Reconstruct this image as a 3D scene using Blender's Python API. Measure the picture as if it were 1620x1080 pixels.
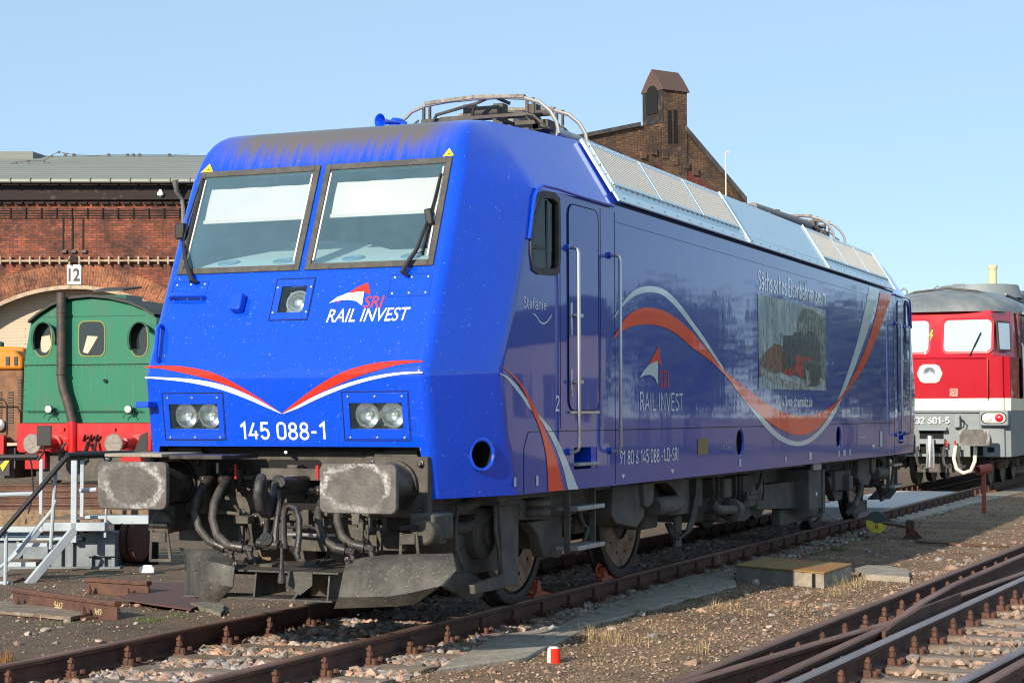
import bpy, bmesh, math, random
from mathutils import Vector, Matrix, noise
from math import sin, cos, pi, radians, sqrt
random.seed(7)
for o in list(bpy.data.objects): bpy.data.objects.remove(o)
S = bpy.context.scene; COL = S.collection
# ---------------------------------------------------------------- camera
CP = Vector((6.49719, -10.78318, 1.52205)); YAW, PIT, ROL, FP = 0.39512, 0.04043, -0.00281, 2886.4
cy_, sy_ = cos(YAW), sin(YAW)
FW = Vector((-sy_*cos(PIT), cy_*cos(PIT), sin(PIT))); r0 = Vector((cy_, sy_, 0)); u0 = r0.cross(FW)
RT = r0*cos(ROL)+u0*sin(ROL); UP = -r0*sin(ROL)+u0*cos(ROL)
cam = bpy.data.cameras.new('camera'); co = bpy.data.objects.new('camera', cam); COL.objects.link(co)
cam.sensor_width = 36; cam.lens = FP/1620*36; cam.clip_end = 3000; cam.clip_start = .1
mw = Matrix((RT, UP, -FW)).transposed().to_4x4(); mw.translation = CP; co.matrix_world = mw
S.camera = co
# ---------------------------------------------------------------- sky, sun, exposure
SUNEL = 21.0; SD = Vector((.128, 1, -.386)).normalized()
W = bpy.data.worlds.new('World'); S.world = W; W.use_nodes = True
nt = W.node_tree; nt.nodes.clear()
sk = nt.nodes.new('ShaderNodeTexSky'); sk.sky_type = 'NISHITA'; sk.sun_disc = False
sk.sun_elevation = radians(SUNEL); sk.sun_rotation = radians(189.1); sk.air_density = 1.0; sk.dust_density = .0; sk.ozone_density = 2.5; sk.altitude = 1200
bg = nt.nodes.new('ShaderNodeBackground'); bg.inputs[1].default_value = .15
wo = nt.nodes.new('ShaderNodeOutputWorld'); tn = nt.nodes.new('ShaderNodeMix'); tn.data_type = 'RGBA'; tn.blend_type = 'MULTIPLY'; tn.inputs[0].default_value = 1; tn.inputs[7].default_value = (.86, .93, 1.05, 1); nt.links.new(sk.outputs[0], tn.inputs[6]); hz = nt.nodes.new('ShaderNodeMix'); hz.data_type = 'RGBA'; hz.inputs[0].default_value = .72; hz.inputs[7].default_value = (2.36, 3.28, 4.02, 1); nt.links.new(tn.outputs[2], hz.inputs[6]); nt.links.new(hz.outputs[2], bg.inputs[0]); nt.links.new(bg.outputs[0], wo.inputs[0])
sl = bpy.data.lights.new('sun', 'SUN'); sl.energy = 4.8; sl.angle = radians(.5); sl.color = (1, .88, .72)
so = bpy.data.objects.new('sun', sl); COL.objects.link(so); so.rotation_euler = SD.to_track_quat('-Z', 'Y').to_euler()
S.view_settings.view_transform = 'Standard'; S.view_settings.look = 'None'; S.view_settings.gamma = 1; S.view_settings.exposure = .45
S.cycles.filter_width = 1.1
# ---------------------------------------------------------------- helpers
def ray(px, py): return FW+RT*((px-810)/FP)-UP*((py-540)/FP)
def ux(px, py, v): d = ray(px, py); return CP+d*((v-CP.x)/d.x)
def uy(px, py, v): d = ray(px, py); return CP+d*((v-CP.y)/d.y)
def uz(px, py, v=-.17): d = ray(px, py); return CP+d*((v-CP.z)/d.z)
def ud(px, py, depth): return CP+ray(px, py)*depth
class MB:
    def __init__(s): s.v = []; s.f = []; s.m = []; s.mi = 0
    def add(s, vs, fs):
        b = len(s.v); s.v += [Vector(q) for q in vs]; s.f += [tuple(b+i for i in f) for f in fs]; s.m += [s.mi]*len(fs); return s
    def box(s, a, b, R=None):
        (x0, y0, z0), (x1, y1, z1) = a, b
        vs = [Vector(q) for q in ((x0,y0,z0),(x1,y0,z0),(x1,y1,z0),(x0,y1,z0),(x0,y0,z1),(x1,y0,z1),(x1,y1,z1),(x0,y1,z1))]
        if R is not None: c = (Vector(a)+Vector(b))/2; vs = [c+R@(q-c) for q in vs]
        return s.add(vs, [(0,3,2,1),(4,5,6,7),(0,1,5,4),(1,2,6,5),(2,3,7,6),(3,0,4,7)])
    def cb(s, c, d, R=None):
        c = Vector(c); d = Vector(d)/2; return s.box(c-d, c+d, R)
    def bar(s, a, b, w, h, up=(0,0,1)):
        a = Vector(a); b = Vector(b); t = (b-a).normalized(); u = Vector(up)
        if abs(t.dot(u)) > .98: u = Vector((0,1,0))
        n = t.cross(u).normalized(); u = n.cross(t); n *= w/2; u *= h/2
        vs = [a-n-u, a+n-u, a+n+u, a-n+u, b-n-u, b+n-u, b+n+u, b-n+u]
        return s.add(vs, [(0,1,2,3),(7,6,5,4),(0,4,5,1),(1,5,6,2),(2,6,7,3),(3,7,4,0)])
    def cyl(s, a, b, r, n=16, r2=None, cap=True):
        return s.tube([a, b], [r, r if r2 is None else r2], n, cap)
    def tube(s, path, r, n=10, cap=True):
        P = [Vector(q) for q in path]; k = len(P)
        if not isinstance(r, (list, tuple)): r = [r]*k
        ref = None; vs = []
        for i in range(k):
            t = (P[min(i+1, k-1)]-P[max(i-1, 0)])
            if t.length < 1e-9: t = Vector((0,0,1))
            t.normalize()
            if ref is None: ref = Vector((0,0,1)) if abs(t.z) < .9 else Vector((1,0,0))
            a = (ref-t*ref.dot(t))
            if a.length < 1e-4: a = t.orthogonal()
            a.normalize(); ref = a; c = t.cross(a)
            for j in range(n):
                g = 2*pi*j/n; vs.append(P[i]+(a*cos(g)+c*sin(g))*r[i])
        fs = []
        for i in range(k-1):
            for j in range(n):
                fs.append((i*n+j, i*n+(j+1) % n, (i+1)*n+(j+1) % n, (i+1)*n+j))
        if cap: fs.append(tuple(range(n))[::-1]); fs.append(tuple((k-1)*n+j for j in range(n)))
        return s.add(vs, fs)
    def lathe(s, c, axis, prof, n=24, ref=None):
        ax = Vector(axis).normalized(); a = ax.orthogonal().normalized() if ref is None else Vector(ref); b = ax.cross(a); c = Vector(c); vs = []
        for (r, h) in prof:
            for j in range(n):
                g = 2*pi*j/n; vs.append(c+ax*h+(a*cos(g)+b*sin(g))*max(r, 1e-4))
        fs = []
        for i in range(len(prof)-1):
            for j in range(n): fs.append((i*n+j, i*n+(j+1) % n, (i+1)*n+(j+1) % n, (i+1)*n+j))
        return s.add(vs, fs)
    def prism(s, poly, off):
        P = [Vector(q) for q in poly]; off = Vector(off); n = len(P)
        fs = [tuple(range(n))[::-1], tuple(range(n, 2*n))]+[(i, (i+1) % n, n+(i+1) % n, n+i) for i in range(n)]
        return s.add(P+[q+off for q in P], fs)
    def poly(s, pts): return s.add(pts, [tuple(range(len(pts)))])
    def grid(s, rows):
        n = len(rows[0]); vs = [q for r in rows for q in r]
        return s.add(vs, [(i*n+j, i*n+j+1, (i+1)*n+j+1, (i+1)*n+j) for i in range(len(rows)-1) for j in range(n-1)])
    def build(s, name, mat, parent=None, world=False, bevel=0, smooth=35, fix=True, **tg):
        me = bpy.data.meshes.new(name); vs = s.v
        o = bpy.data.objects.new(name, me)
        if parent is not None:
            if world:
                root = parent
                while root.parent: root = root.parent
                inv = (Matrix.Translation(root.location)@root.rotation_euler.to_matrix().to_4x4()).inverted(); vs = [inv@q for q in vs]
        elif vs:
            lo = [min(q[i] for q in vs) for i in range(3)]; hi = [max(q[i] for q in vs) for i in range(3)]
            c = Vector(((lo[0]+hi[0])/2, (lo[1]+hi[1])/2, lo[2])); o.location = c; vs = [q-c for q in vs]
        me.from_pydata([tuple(q) for q in vs], [], s.f)
        for m in (mat if isinstance(mat, (list, tuple)) else [mat]): me.materials.append(m)
        if s.mi or any(s.m): me.polygons.foreach_set('material_index', s.m)
        if fix:
            bm = bmesh.new(); bm.from_mesh(me); bmesh.ops.recalc_face_normals(bm, faces=bm.faces); bm.to_mesh(me); bm.free()
        if smooth:
            me.polygons.foreach_set('use_smooth', [True]*len(me.polygons)); me.set_sharp_from_angle(angle=radians(smooth))
        COL.objects.link(o); o.parent = parent
        if bevel:
            b = o.modifiers.new('bevel', 'BEVEL'); b.width = bevel; b.segments = 2; b.limit_method = 'ANGLE'; b.angle_limit = radians(40)
        tag(o, **tg); return o
def tag(o, label=None, cat=None, group=None, kind=None):
    if label: o['label'] = label
    if cat: o['category'] = cat
    if group: o['group'] = group
    if kind: o['kind'] = kind
    return o
def thing(name, label, cat, loc=(0,0,0), rz=0, group=None):
    o = bpy.data.objects.new(name, None); COL.objects.link(o); o.location = loc; o.rotation_euler = (0,0,rz); o.empty_display_size = .3
    return tag(o, label, cat, group)
def kids(o): return list(o.children)
def copy_tree(o, parent=None):
    ch = kids(o); c = o.copy(); COL.objects.link(c); c.parent = parent
    for q in ch: copy_tree(q, c)
    return c
def rrect(x0, z0, x1, z1, r, n=5):
    out = []
    for cx, cz, a0 in ((x1-r, z0+r, -90), (x1-r, z1-r, 0), (x0+r, z1-r, 90), (x0+r, z0+r, 180)):
        for i in range(n+1):
            a = radians(a0+90*i/n); out.append((cx+r*cos(a), cz+r*sin(a)))
    return out
# ---------------------------------------------------------------- materials
def newmat(name):
    m = bpy.data.materials.new(name); m.use_nodes = True; t = m.node_tree
    return m, t, t.nodes['Principled BSDF']
def N(t, typ, **kw):
    n = t.nodes.new(typ)
    for k, v in kw.items():
        if k.startswith('i_'): n.inputs[k[2:].replace('_', ' ')].default_value = v
        else: setattr(n, k, v)
    return n
def ramp(t, src, stops):
    r = t.nodes.new('ShaderNodeValToRGB'); e = r.color_ramp.elements
    while len(e) < len(stops): e.new(.5)
    for i, (p, c) in enumerate(stops):
        e[i].position = p; e[i].color = (c, c, c, 1) if isinstance(c, (int, float)) else (*c, 1)
    t.links.new(src, r.inputs[0]); return r
def mix(t, fac, a, b, bt='MIX'):
    n = t.nodes.new('ShaderNodeMix'); n.data_type = 'RGBA'; n.blend_type = bt
    for i, s in ((0, fac), (6, a), (7, b)):
        if hasattr(s, 'links'): t.links.new(s, n.inputs[i])
        elif isinstance(s, (int, float)): n.inputs[i].default_value = s
        else: n.inputs[i].default_value = (*s, 1)
    return n.outputs[2]
def coords(t, scale=(1,1,1), obj=True):
    c = t.nodes.new('ShaderNodeTexCoord'); mp = t.nodes.new('ShaderNodeMapping'); mp.inputs['Scale'].default_value = scale
    t.links.new(c.outputs['Object'], mp.inputs[0]); return mp.outputs[0]
def noisen(t, vec, scale, detail=4, rough=.6, dist=0):
    n = t.nodes.new('ShaderNodeTexNoise'); n.inputs['Scale'].default_value = scale; n.inputs['Detail'].default_value = detail
    n.inputs['Roughness'].default_value = rough; n.inputs['Distortion'].default_value = dist
    t.links.new(vec, n.inputs['Vector']); return n.outputs[0]
def bumpn(t, b, h, strength=.3, dist=.01):
    n = t.nodes.new('ShaderNodeBump'); n.inputs['Strength'].default_value = strength; n.inputs['Distance'].default_value = dist
    t.links.new(h, n.inputs['Height']); t.links.new(n.outputs[0], b.inputs['Normal'])
def M(name, col, rough=.5, metal=0, coat=0, col2=None, vs=6, lo=.4, hi=.65, speck=None, sp_s=90, sp_t=.68, bump=0, bs=60, scale=(1,1,1), emis=None, spec=.5):
    m, t, b = newmat(name)
    b.inputs['Roughness'].default_value = rough; b.inputs['Metallic'].default_value = metal; b.inputs['Coat Weight'].default_value = coat
    b.inputs['Coat Roughness'].default_value = .06; b.inputs['Specular IOR Level'].default_value = spec
    c = None; v = coords(t, scale)
    if col2 is not None:
        n = noisen(t, v, vs, 6, .65, .3); r = ramp(t, n, [(lo, 0), (hi, 1)]); c = mix(t, r.outputs[0], col, col2)
    if speck is not None:
        n = noisen(t, v, sp_s, 2, .5); r = ramp(t, n, [(sp_t, 0), (sp_t+.03, 1)]); c = mix(t, r.outputs[0], c if c is not None else col, speck)
    if c is not None: t.links.new(c, b.inputs['Base Color'])
    else: b.inputs['Base Color'].default_value = (*col, 1)
    if bump: bumpn(t, b, noisen(t, v, bs, 5, .6), bump, .01)
    return m
def paint(name, col, rough=.35, coat=1., dust_sheen=.0, streak=False, cior=1.5, spec=.2, grime=0):
    m, t, b = newmat(name); v = coords(t); b.inputs['Coat IOR'].default_value = cior; b.inputs['Specular IOR Level'].default_value = spec
    b.inputs['Roughness'].default_value = rough; b.inputs['Coat Weight'].default_value = coat; b.inputs['Coat Roughness'].default_value = .035
    c = mix(t, ramp(t, noisen(t, v, 1.3, 5), [(.3, 0), (.75, .35)]).outputs[0], col, tuple(q*1.25+.004 for q in col))
    if dust_sheen:
        w = noisen(t, v, 70, 2, .5); w2 = noisen(t, v, 22, 3, .6)
        f = ramp(t, w, [(.665, 0), (.70, 1)]).outputs[0]
        g = ramp(t, w2, [(.5, 0), (.75, dust_sheen)]).outputs[0]
        mm = N(t, 'ShaderNodeMath', operation='MULTIPLY'); t.links.new(f, mm.inputs[0]); t.links.new(g, mm.inputs[1])
        c = mix(t, mm.outputs[0], c, (.55, .55, .6))
    if grime:
        c = mix(t, ramp(t, noisen(t, coords(t, (1,1,.45)), 3.2, 7, .75, .4), [(.48, 0), (.80, grime)]).outputs[0], c, (.10,.085,.065))
        c = mix(t, ramp(t, noisen(t, coords(t, (9,9,.5)), 1.4, 4, .7), [(.58, 0), (.8, grime*.7)]).outputs[0], c, (.22,.20,.17))
    if streak:
        # real soot that washed down from the roof: strongest on the cab roof's front edge, in vertical runs
        tc = t.nodes.new('ShaderNodeTexCoord'); sx = t.nodes.new('ShaderNodeSeparateXYZ'); t.links.new(tc.outputs['Object'], sx.inputs[0])
        st = noisen(t, coords(t, (26, 1.2, .9)), 1.0, 6, .75, .1)
        a = N(t, 'ShaderNodeMath', operation='MULTIPLY_ADD'); t.links.new(st, a.inputs[0]); a.inputs[1].default_value = .62; t.links.new(sx.outputs[2], a.inputs[2])
        h = ramp(t, a.outputs[0], [(0, 0), (1, 1)]); mr = N(t, 'ShaderNodeMapRange'); t.links.new(a.outputs[0], mr.inputs[0])
        mr.inputs[1].default_value = 3.66; mr.inputs[2].default_value = 3.90
        ym = N(t, 'ShaderNodeMapRange'); t.links.new(sx.outputs[1], ym.inputs[0]); ym.inputs[1].default_value = 2.6; ym.inputs[2].default_value = 1.5
        ax = N(t, 'ShaderNodeMath', operation='ABSOLUTE'); t.links.new(sx.outputs[0], ax.inputs[0])
        xm = N(t, 'ShaderNodeMapRange'); t.links.new(ax.outputs[0], xm.inputs[0]); xm.inputs[1].default_value = 1.08; xm.inputs[2].default_value = .75
        p1 = N(t, 'ShaderNodeMath', operation='MULTIPLY'); t.links.new(mr.outputs[0], p1.inputs[0]); t.links.new(ym.outputs[0], p1.inputs[1])
        p2 = N(t, 'ShaderNodeMath', operation='MULTIPLY'); t.links.new(p1.outputs[0], p2.inputs[0]); t.links.new(xm.outputs[0], p2.inputs[1])
        p3 = N(t, 'ShaderNodeMath', operation='MULTIPLY'); t.links.new(p2.outputs[0], p3.inputs[0]); p3.inputs[1].default_value = .97
        c = mix(t, p3.outputs[0], c, (.125, .112, .095))
        rr = N(t, 'ShaderNodeMapRange'); t.links.new(p3.outputs[0], rr.inputs[0]); rr.inputs[3].default_value = 1; rr.inputs[4].default_value = .15
        t.links.new(rr.outputs[0], b.inputs['Coat Weight'])
    t.links.new(c, b.inputs['Base Color'])
    # slight sheet-metal waviness
    n = noisen(t, coords(t, (1, 1.2, .35)), 2.6, 3, .5); bumpn(t, b, n, .07, .02)
    bn = [q for q in t.nodes if q.type == 'BUMP'][0]; t.links.new(bn.outputs[0], b.inputs['Coat Normal'])
    return m
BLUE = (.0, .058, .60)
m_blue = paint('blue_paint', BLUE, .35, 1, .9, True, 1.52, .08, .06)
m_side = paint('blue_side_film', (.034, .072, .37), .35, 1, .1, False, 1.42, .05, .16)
m_bluep = paint('blue_paint_plain', BLUE, .35, 1, .3)
m_blue2 = paint('blue_side_paint', (.004, .022, .24), .35, 1, .15)
m_red = paint('red_film', (.66, .03, .016), .35, 1, .2, False, 1.4, .1); m_whitef = paint('white_film', (.80, .80, .78), .35, 1, 0, False, 1.4, .1)
m_grayf = paint('pale_film', (.60, .70, .72), .35, 1, 0, False, 1.36, .05); m_orange = paint('orange_film', (.88, .062, .022), .35, 1, 0, False, 1.36, .05)
m_white = M('white_lettering', (.8, .8, .78), .4); m_letter = paint('side_lettering_film', (.93, .95, .96), .35, 1, 0, False, 1.5, .2)
m_dark = M('gasket_rubber', (.03, .03, .032), .6, col2=(.07, .065, .06), bump=.1)
m_black = M('black_rubber', (.012, .012, .014), .5)
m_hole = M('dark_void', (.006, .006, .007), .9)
m_grime = M('dusty_underframe_metal', (.042, .038, .032), .75, col2=(.10, .088, .07), vs=5, speck=(.28, .25, .2), sp_s=120, sp_t=.69, bump=.25, bs=90)
m_grime2 = M('grey_brown_bogie_metal', (.065, .06, .052), .8, col2=(.12, .107, .09), vs=4, bump=.3, bs=40)
m_oily = M('oily_steel', (.03, .03, .034), .38, metal=.35, col2=(.07, .062, .055), vs=14, bump=.2, bs=60)
m_rubber = M('dusty_hose_rubber', (.03, .028, .026), .6, col2=(.075, .068, .058), vs=12, bump=.15, bs=120)
m_silver = M('bare_steel', (.55, .55, .55), .3, metal=.9)
m_steel = M('galvanised_steel', (.42, .43, .44), .45, metal=.6, col2=(.3, .3, .3), vs=10)
m_redh = M('red_handle_paint', (.5, .02, .015), .4)
m_frame = M('window_frame_rubber', (.05, .048, .045), .7, col2=(.085, .08, .072), vs=12, bump=.2)
m_cab = M('cab_interior_panel', (.15, .32, .42), .6); m_desk = M('pale_console', (.50, .66, .66), .6)
m_blind = M('white_blind_fabric', (.74, .66, .60), .8, bump=.5, bs=9)
m_seal = M('pale_seal_strip', (.7, .69, .66), .5)
def glass(name, tint=(.85, .95, .97), rough=0, dust_sheen=.0):
    m, t, b = newmat(name); out = t.nodes['Material Output']; t.nodes.remove(b)
    tr = N(t, 'ShaderNodeBsdfTransparent'); tr.inputs[0].default_value = (*tint, 1)
    gl = N(t, 'ShaderNodeBsdfGlossy'); gl.inputs['Roughness'].default_value = .01
    fr = N(t, 'ShaderNodeFresnel'); fr.inputs[0].default_value = 1.35
    ms = N(t, 'ShaderNodeMixShader'); t.links.new(fr.outputs[0], ms.inputs[0]); t.links.new(tr.outputs[0], ms.inputs[1]); t.links.new(gl.outputs[0], ms.inputs[2])
    last = ms.outputs[0]
    if dust_sheen:
        df = N(t, 'ShaderNodeBsdfDiffuse'); df.inputs[0].default_value = (.20, .37, .48, 1); v = coords(t)  # teal diffuse veil paints the sky's reflection on the glass, beside dusty specks
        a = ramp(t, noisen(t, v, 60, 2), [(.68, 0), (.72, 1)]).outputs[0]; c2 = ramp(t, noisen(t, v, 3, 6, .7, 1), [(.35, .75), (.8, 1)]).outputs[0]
        mx = N(t, 'ShaderNodeMath', operation='MAXIMUM'); q = N(t, 'ShaderNodeMath', operation='MULTIPLY'); t.links.new(a, q.inputs[0]); q.inputs[1].default_value = dust_sheen
        q2 = N(t, 'ShaderNodeMath', operation='MULTIPLY'); t.links.new(c2, q2.inputs[0]); q2.inputs[1].default_value = dust_sheen
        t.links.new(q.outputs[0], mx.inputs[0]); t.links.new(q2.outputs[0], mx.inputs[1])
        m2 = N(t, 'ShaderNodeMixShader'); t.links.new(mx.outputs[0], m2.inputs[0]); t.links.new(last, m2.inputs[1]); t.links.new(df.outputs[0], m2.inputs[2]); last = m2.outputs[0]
    t.links.new(last, out.inputs[0]); return m
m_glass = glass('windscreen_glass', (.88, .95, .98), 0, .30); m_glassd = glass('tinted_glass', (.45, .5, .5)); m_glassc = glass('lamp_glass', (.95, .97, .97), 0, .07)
m_refl = M('lamp_reflector', (.85, .85, .83), .22, metal=.95)
m_lens = M('lamp_lens', (.75, .78, .76), .12, metal=.3, coat=1, bump=.2, bs=60)
m_rust = M('rusty_rail_steel', (.12, .055, .034), .8, col2=(.06, .03, .024), vs=5, bump=.35, bs=60)
m_railtop = M('worn_rail_head', (.22, .125, .085), .62, metal=.0, col2=(.12, .058, .036), vs=3, lo=.35, hi=.6, scale=(1, .15, 1), bump=.1)
m_railshine = M('polished_rail_head', (.27, .22, .19), .38, metal=.4, col2=(.15, .08, .055), vs=3, lo=.42, hi=.66, scale=(1, .12, 1))
m_rust2 = M('orange_rusted_iron', (.135, .056, .032), .85, col2=(.065, .034, .026), vs=18, bump=.5, bs=80)
m_wood = M('weathered_sleeper_wood', (.13, .095, .068), .9, col2=(.32, .25, .19), vs=3, scale=(.6, 9, 6), bump=.8, bs=7)
m_conc = M('mossy_concrete', (.24, .21, .165), .9, col2=(.36, .32, .26), vs=7, speck=(.5, .46, .4), sp_s=60, sp_t=.66, bump=.7, bs=30)
def textobj(name, txt, mat, parent, org, ex, ez, h, wscale=1., shear=0, ext=.0015, align='LEFT', width=None, world=False, off=.0, bold=0):
    """flat lettering: ex = reading direction, ez = up direction, h = capital height; width fits the run to a length"""
    cu = bpy.data.curves.new('t', 'FONT'); cu.body = txt; cu.size = 1; cu.offset = bold; cu.resolution_u = 4
    to = bpy.data.objects.new('t', cu); COL.objects.link(to); bpy.context.view_layer.update()
    me = bpy.data.meshes.new_from_object(to.evaluated_get(bpy.context.evaluated_depsgraph_get()))
    bpy.data.objects.remove(to); bpy.data.curves.remove(cu)
    ex = Vector(ex).normalized(); ez = Vector(ez).normalized(); nn = ex.cross(ez); org = Vector(org)
    xs = [v.co.x for v in me.vertices]; x0, x1 = min(xs), max(xs); k = h/.73
    kx = k*wscale if width is None else width/(x1-x0)
    mb = MB(); x_off = x0 if align == 'LEFT' else (x0+x1)/2
    vs = [org+ex*((v.co.x-x_off)*kx+shear*v.co.y*k)+ez*(v.co.y*k)+nn*off for v in me.vertices]
    mb.add(vs, [tuple(p.vertices) for p in me.polygons]); bpy.data.meshes.remove(me)
    return mb.build(name, mat, parent, world=world, smooth=0, fix=False)
# ---------------------------------------------------------------- condensed stroke lettering (drawn here glyph by glyph)
def _a(cx, cy, rx, ry, a0, a1, n=8): return [(cx+rx*cos(radians(a0+(a1-a0)*i/n)), cy+ry*sin(radians(a0+(a1-a0)*i/n))) for i in range(n+1)]
_o = _a(.24,.20,.18,.14,180,360)+_a(.24,.50,.18,.14,0,180)
GL = {
'0': (.56, [_a(.26,.26,.20,.20,180,360)+_a(.26,.74,.20,.20,0,180)+[(.06,.26)]]), '1': (.44, [[(.06,.74),(.28,.94),(.28,.04)]]),
'2': (.52, [_a(.25,.72,.19,.22,170,-25)+[(.08,.10),(.06,.06),(.47,.06)]]), '4': (.56, [[(.30,.95),(.05,.28),(.50,.28)],[(.38,.50),(.38,.04)]]),
'5': (.54, [[(.44,.94),(.12,.94),(.09,.54)]+_a(.26,.33,.20,.27,125,-160)]), '6': (.55, [[(.40,.95),(.12,.50)]+_a(.26,.28,.20,.23,165,525)]),
'8': (.55, [_a(.26,.27,.20,.22,0,360,14), _a(.26,.72,.17,.20,0,360,14)]), '9': (.55, [[(.12,.05),(.40,.50)]+_a(.26,.72,.20,.23,-15,345)]),
'3': (.52, [_a(.24,.73,.18,.21,160,-70)+_a(.24,.28,.20,.22,75,-160)]), '7': (.5, [[(.04,.94),(.44,.94),(.18,.04)]]),
'-': (.38, [[(.04,.42),(.30,.42)]]), '.': (.22, [[(.09,.02),(.09,.12)]]), ',': (.22, [[(.11,.12),(.06,-.1)]]), ' ': (.26, []), '_': (.1, []),
'A': (.60, [[(.03,.02),(.28,.96),(.53,.02)],[(.11,.32),(.45,.32)]]), 'D': (.58, [[(.08,.05),(.08,.95),(.24,.95)]+_a(.24,.72,.24,.23,90,0)+_a(.24,.28,.24,.23,0,-90)+[(.08,.05)]]),
'E': (.48, [[(.42,.95),(.08,.95),(.08,.05),(.42,.05)],[(.08,.52),(.38,.52)]]), 'I': (.22, [[(.09,.02),(.09,.98)]]), 'L': (.44, [[(.08,.98),(.08,.06),(.40,.06)]]),
'N': (.64, [[(.08,.02),(.08,.95),(.52,.05),(.52,.98)]]), 'R': (.54, [[(.08,.02),(.08,.95),(.24,.95)]+_a(.24,.73,.19,.22,90,-90)+[(.08,.51)],[(.26,.50),(.46,.02)]]),
'S': (.50, [_a(.25,.73,.17,.21,20,200)+_a(.25,.27,.19,.22,60,-160)[0:]]), 'T': (.48, [[(.02,.94),(.44,.94)],[(.23,.94),(.23,.02)]]), 'V': (.58, [[(.03,.98),(.27,.04),(.51,.98)]]),
'a': (.48, [[(.38,.02),(.38,.50)]+_a(.22,.50,.16,.15,0,150), _a(.21,.21,.15,.16,0,360,12)]), 'b': (.48, [[(.07,.98),(.07,.06)], _a(.23,.34,.16,.28,0,360,14)]),
'c': (.42, [_a(.23,.34,.16,.28,50,310)]), 'd': (.48, [[(.38,.98),(.38,.06)], _a(.22,.34,.16,.28,0,360,14)]), 'e': (.47, [[(.08,.36),(.39,.36)]+_a(.23,.36,.16,.27,0,305)]), 'h': (.47, [[(.07,.98),(.07,.02)], _a(.22,.48,.15,.15,180,0)+[(.37,.02)]]),
'i': (.20, [[(.08,.02),(.08,.64)],[(.08,.80),(.08,.92)]]), 'm': (.70, [[(.07,.64),(.07,.02)], _a(.20,.50,.13,.13,180,0)+[(.33,.02)], _a(.46,.50,.13,.13,180,0)+[(.59,.02)]]),
'n': (.47, [[(.07,.64),(.07,.02)], _a(.22,.48,.15,.15,180,0)+[(.37,.02)]]), 's': (.40, [_a(.20,.49,.13,.13,30,200)+_a(.20,.19,.14,.14,60,-155)]),
'u': (.47, [[(.07,.64)]+_a(.22,.20,.15,.15,180,360)+[(.37,.64)], [(.37,.30),(.37,.02)]]), 'w': (.62, [[(.03,.64),(.15,.04),(.28,.60),(.41,.04),(.53,.64)]]),
't': (.32, [[(.12,.90),(.12,.12),(.26,.05)],[(.01,.62),(.26,.62)]]), 'z': (.40, [[(.04,.61),(.34,.61),(.04,.06),(.35,.06)]]), 'f': (.30, [[(.11,.02),(.11,.80),(.17,.94),(.28,.95)],[(.01,.60),(.26,.60)]]),
'x': (.4, [[(.02,.02),(.34,.64)],[(.02,.64),(.34,.02)]]), 'H': (.58, [[(.08,.02),(.08,.98)],[(.48,.02),(.48,.98)],[(.08,.5),(.48,.5)]]),
}
GL['ä'] = (GL['a'][0], GL['a'][1]+[[(.13,.78),(.13,.90)],[(.30,.78),(.30,.90)]])
def strokes(name, txt, mat, parent, org, ex, ez, h, width=None, wt=.055, shear=0, gap=.04, off=0, world=False, align='LEFT'):
    ex = Vector(ex).normalized(); ez = Vector(ez).normalized(); nn = ex.cross(ez); org = Vector(org)
    tot = sum(GL[c][0]+gap for c in txt)-gap; kx = h if width is None else width/tot
    mb = MB(); x = 0; lay = 0
    for c in txt:
        adv, L = GL[c]
        for li, P in enumerate(L):
            n = len(P); vs = []
            Q = [((x+px)*kx+shear*py*h, py*h) for px, py in P]
            for i, (qx, qy) in enumerate(Q):
                a = Q[max(i-1,0)]; b = Q[min(i+1,n-1)]
                if i > 0 and i < n-1:
                    d1 = Vector((qx-a[0], qy-a[1])).normalized(); d2 = Vector((b[0]-qx, b[1]-qy)).normalized(); d = (d1+d2)
                    d = d.normalized() if d.length > .1 else d1; m = 1/max(.45, d.dot(d1))
                else: d = Vector((b[0]-a[0], b[1]-a[1])).normalized(); m = 1
                w = wt*h*m*(1 if width is None else 1); p = Vector((-d.y, d.x))
                # keep stems and bars in proportion to the letter's squeeze
                sx_ = min(1, kx/h*1.25) if width else 1
                for s_ in (1, -1): vs.append(org+ex*(qx+p.x*w*s_*sx_)+ez*(qy+p.y*w*s_)+nn*(off+.0004*li))
            mb.add(vs, [(2*i, 2*i+1, 2*i+3, 2*i+2) for i in range(n-1)])
        x += adv+gap
    return mb.build(name, mat, parent, world=world, smooth=0, fix=False)
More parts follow.
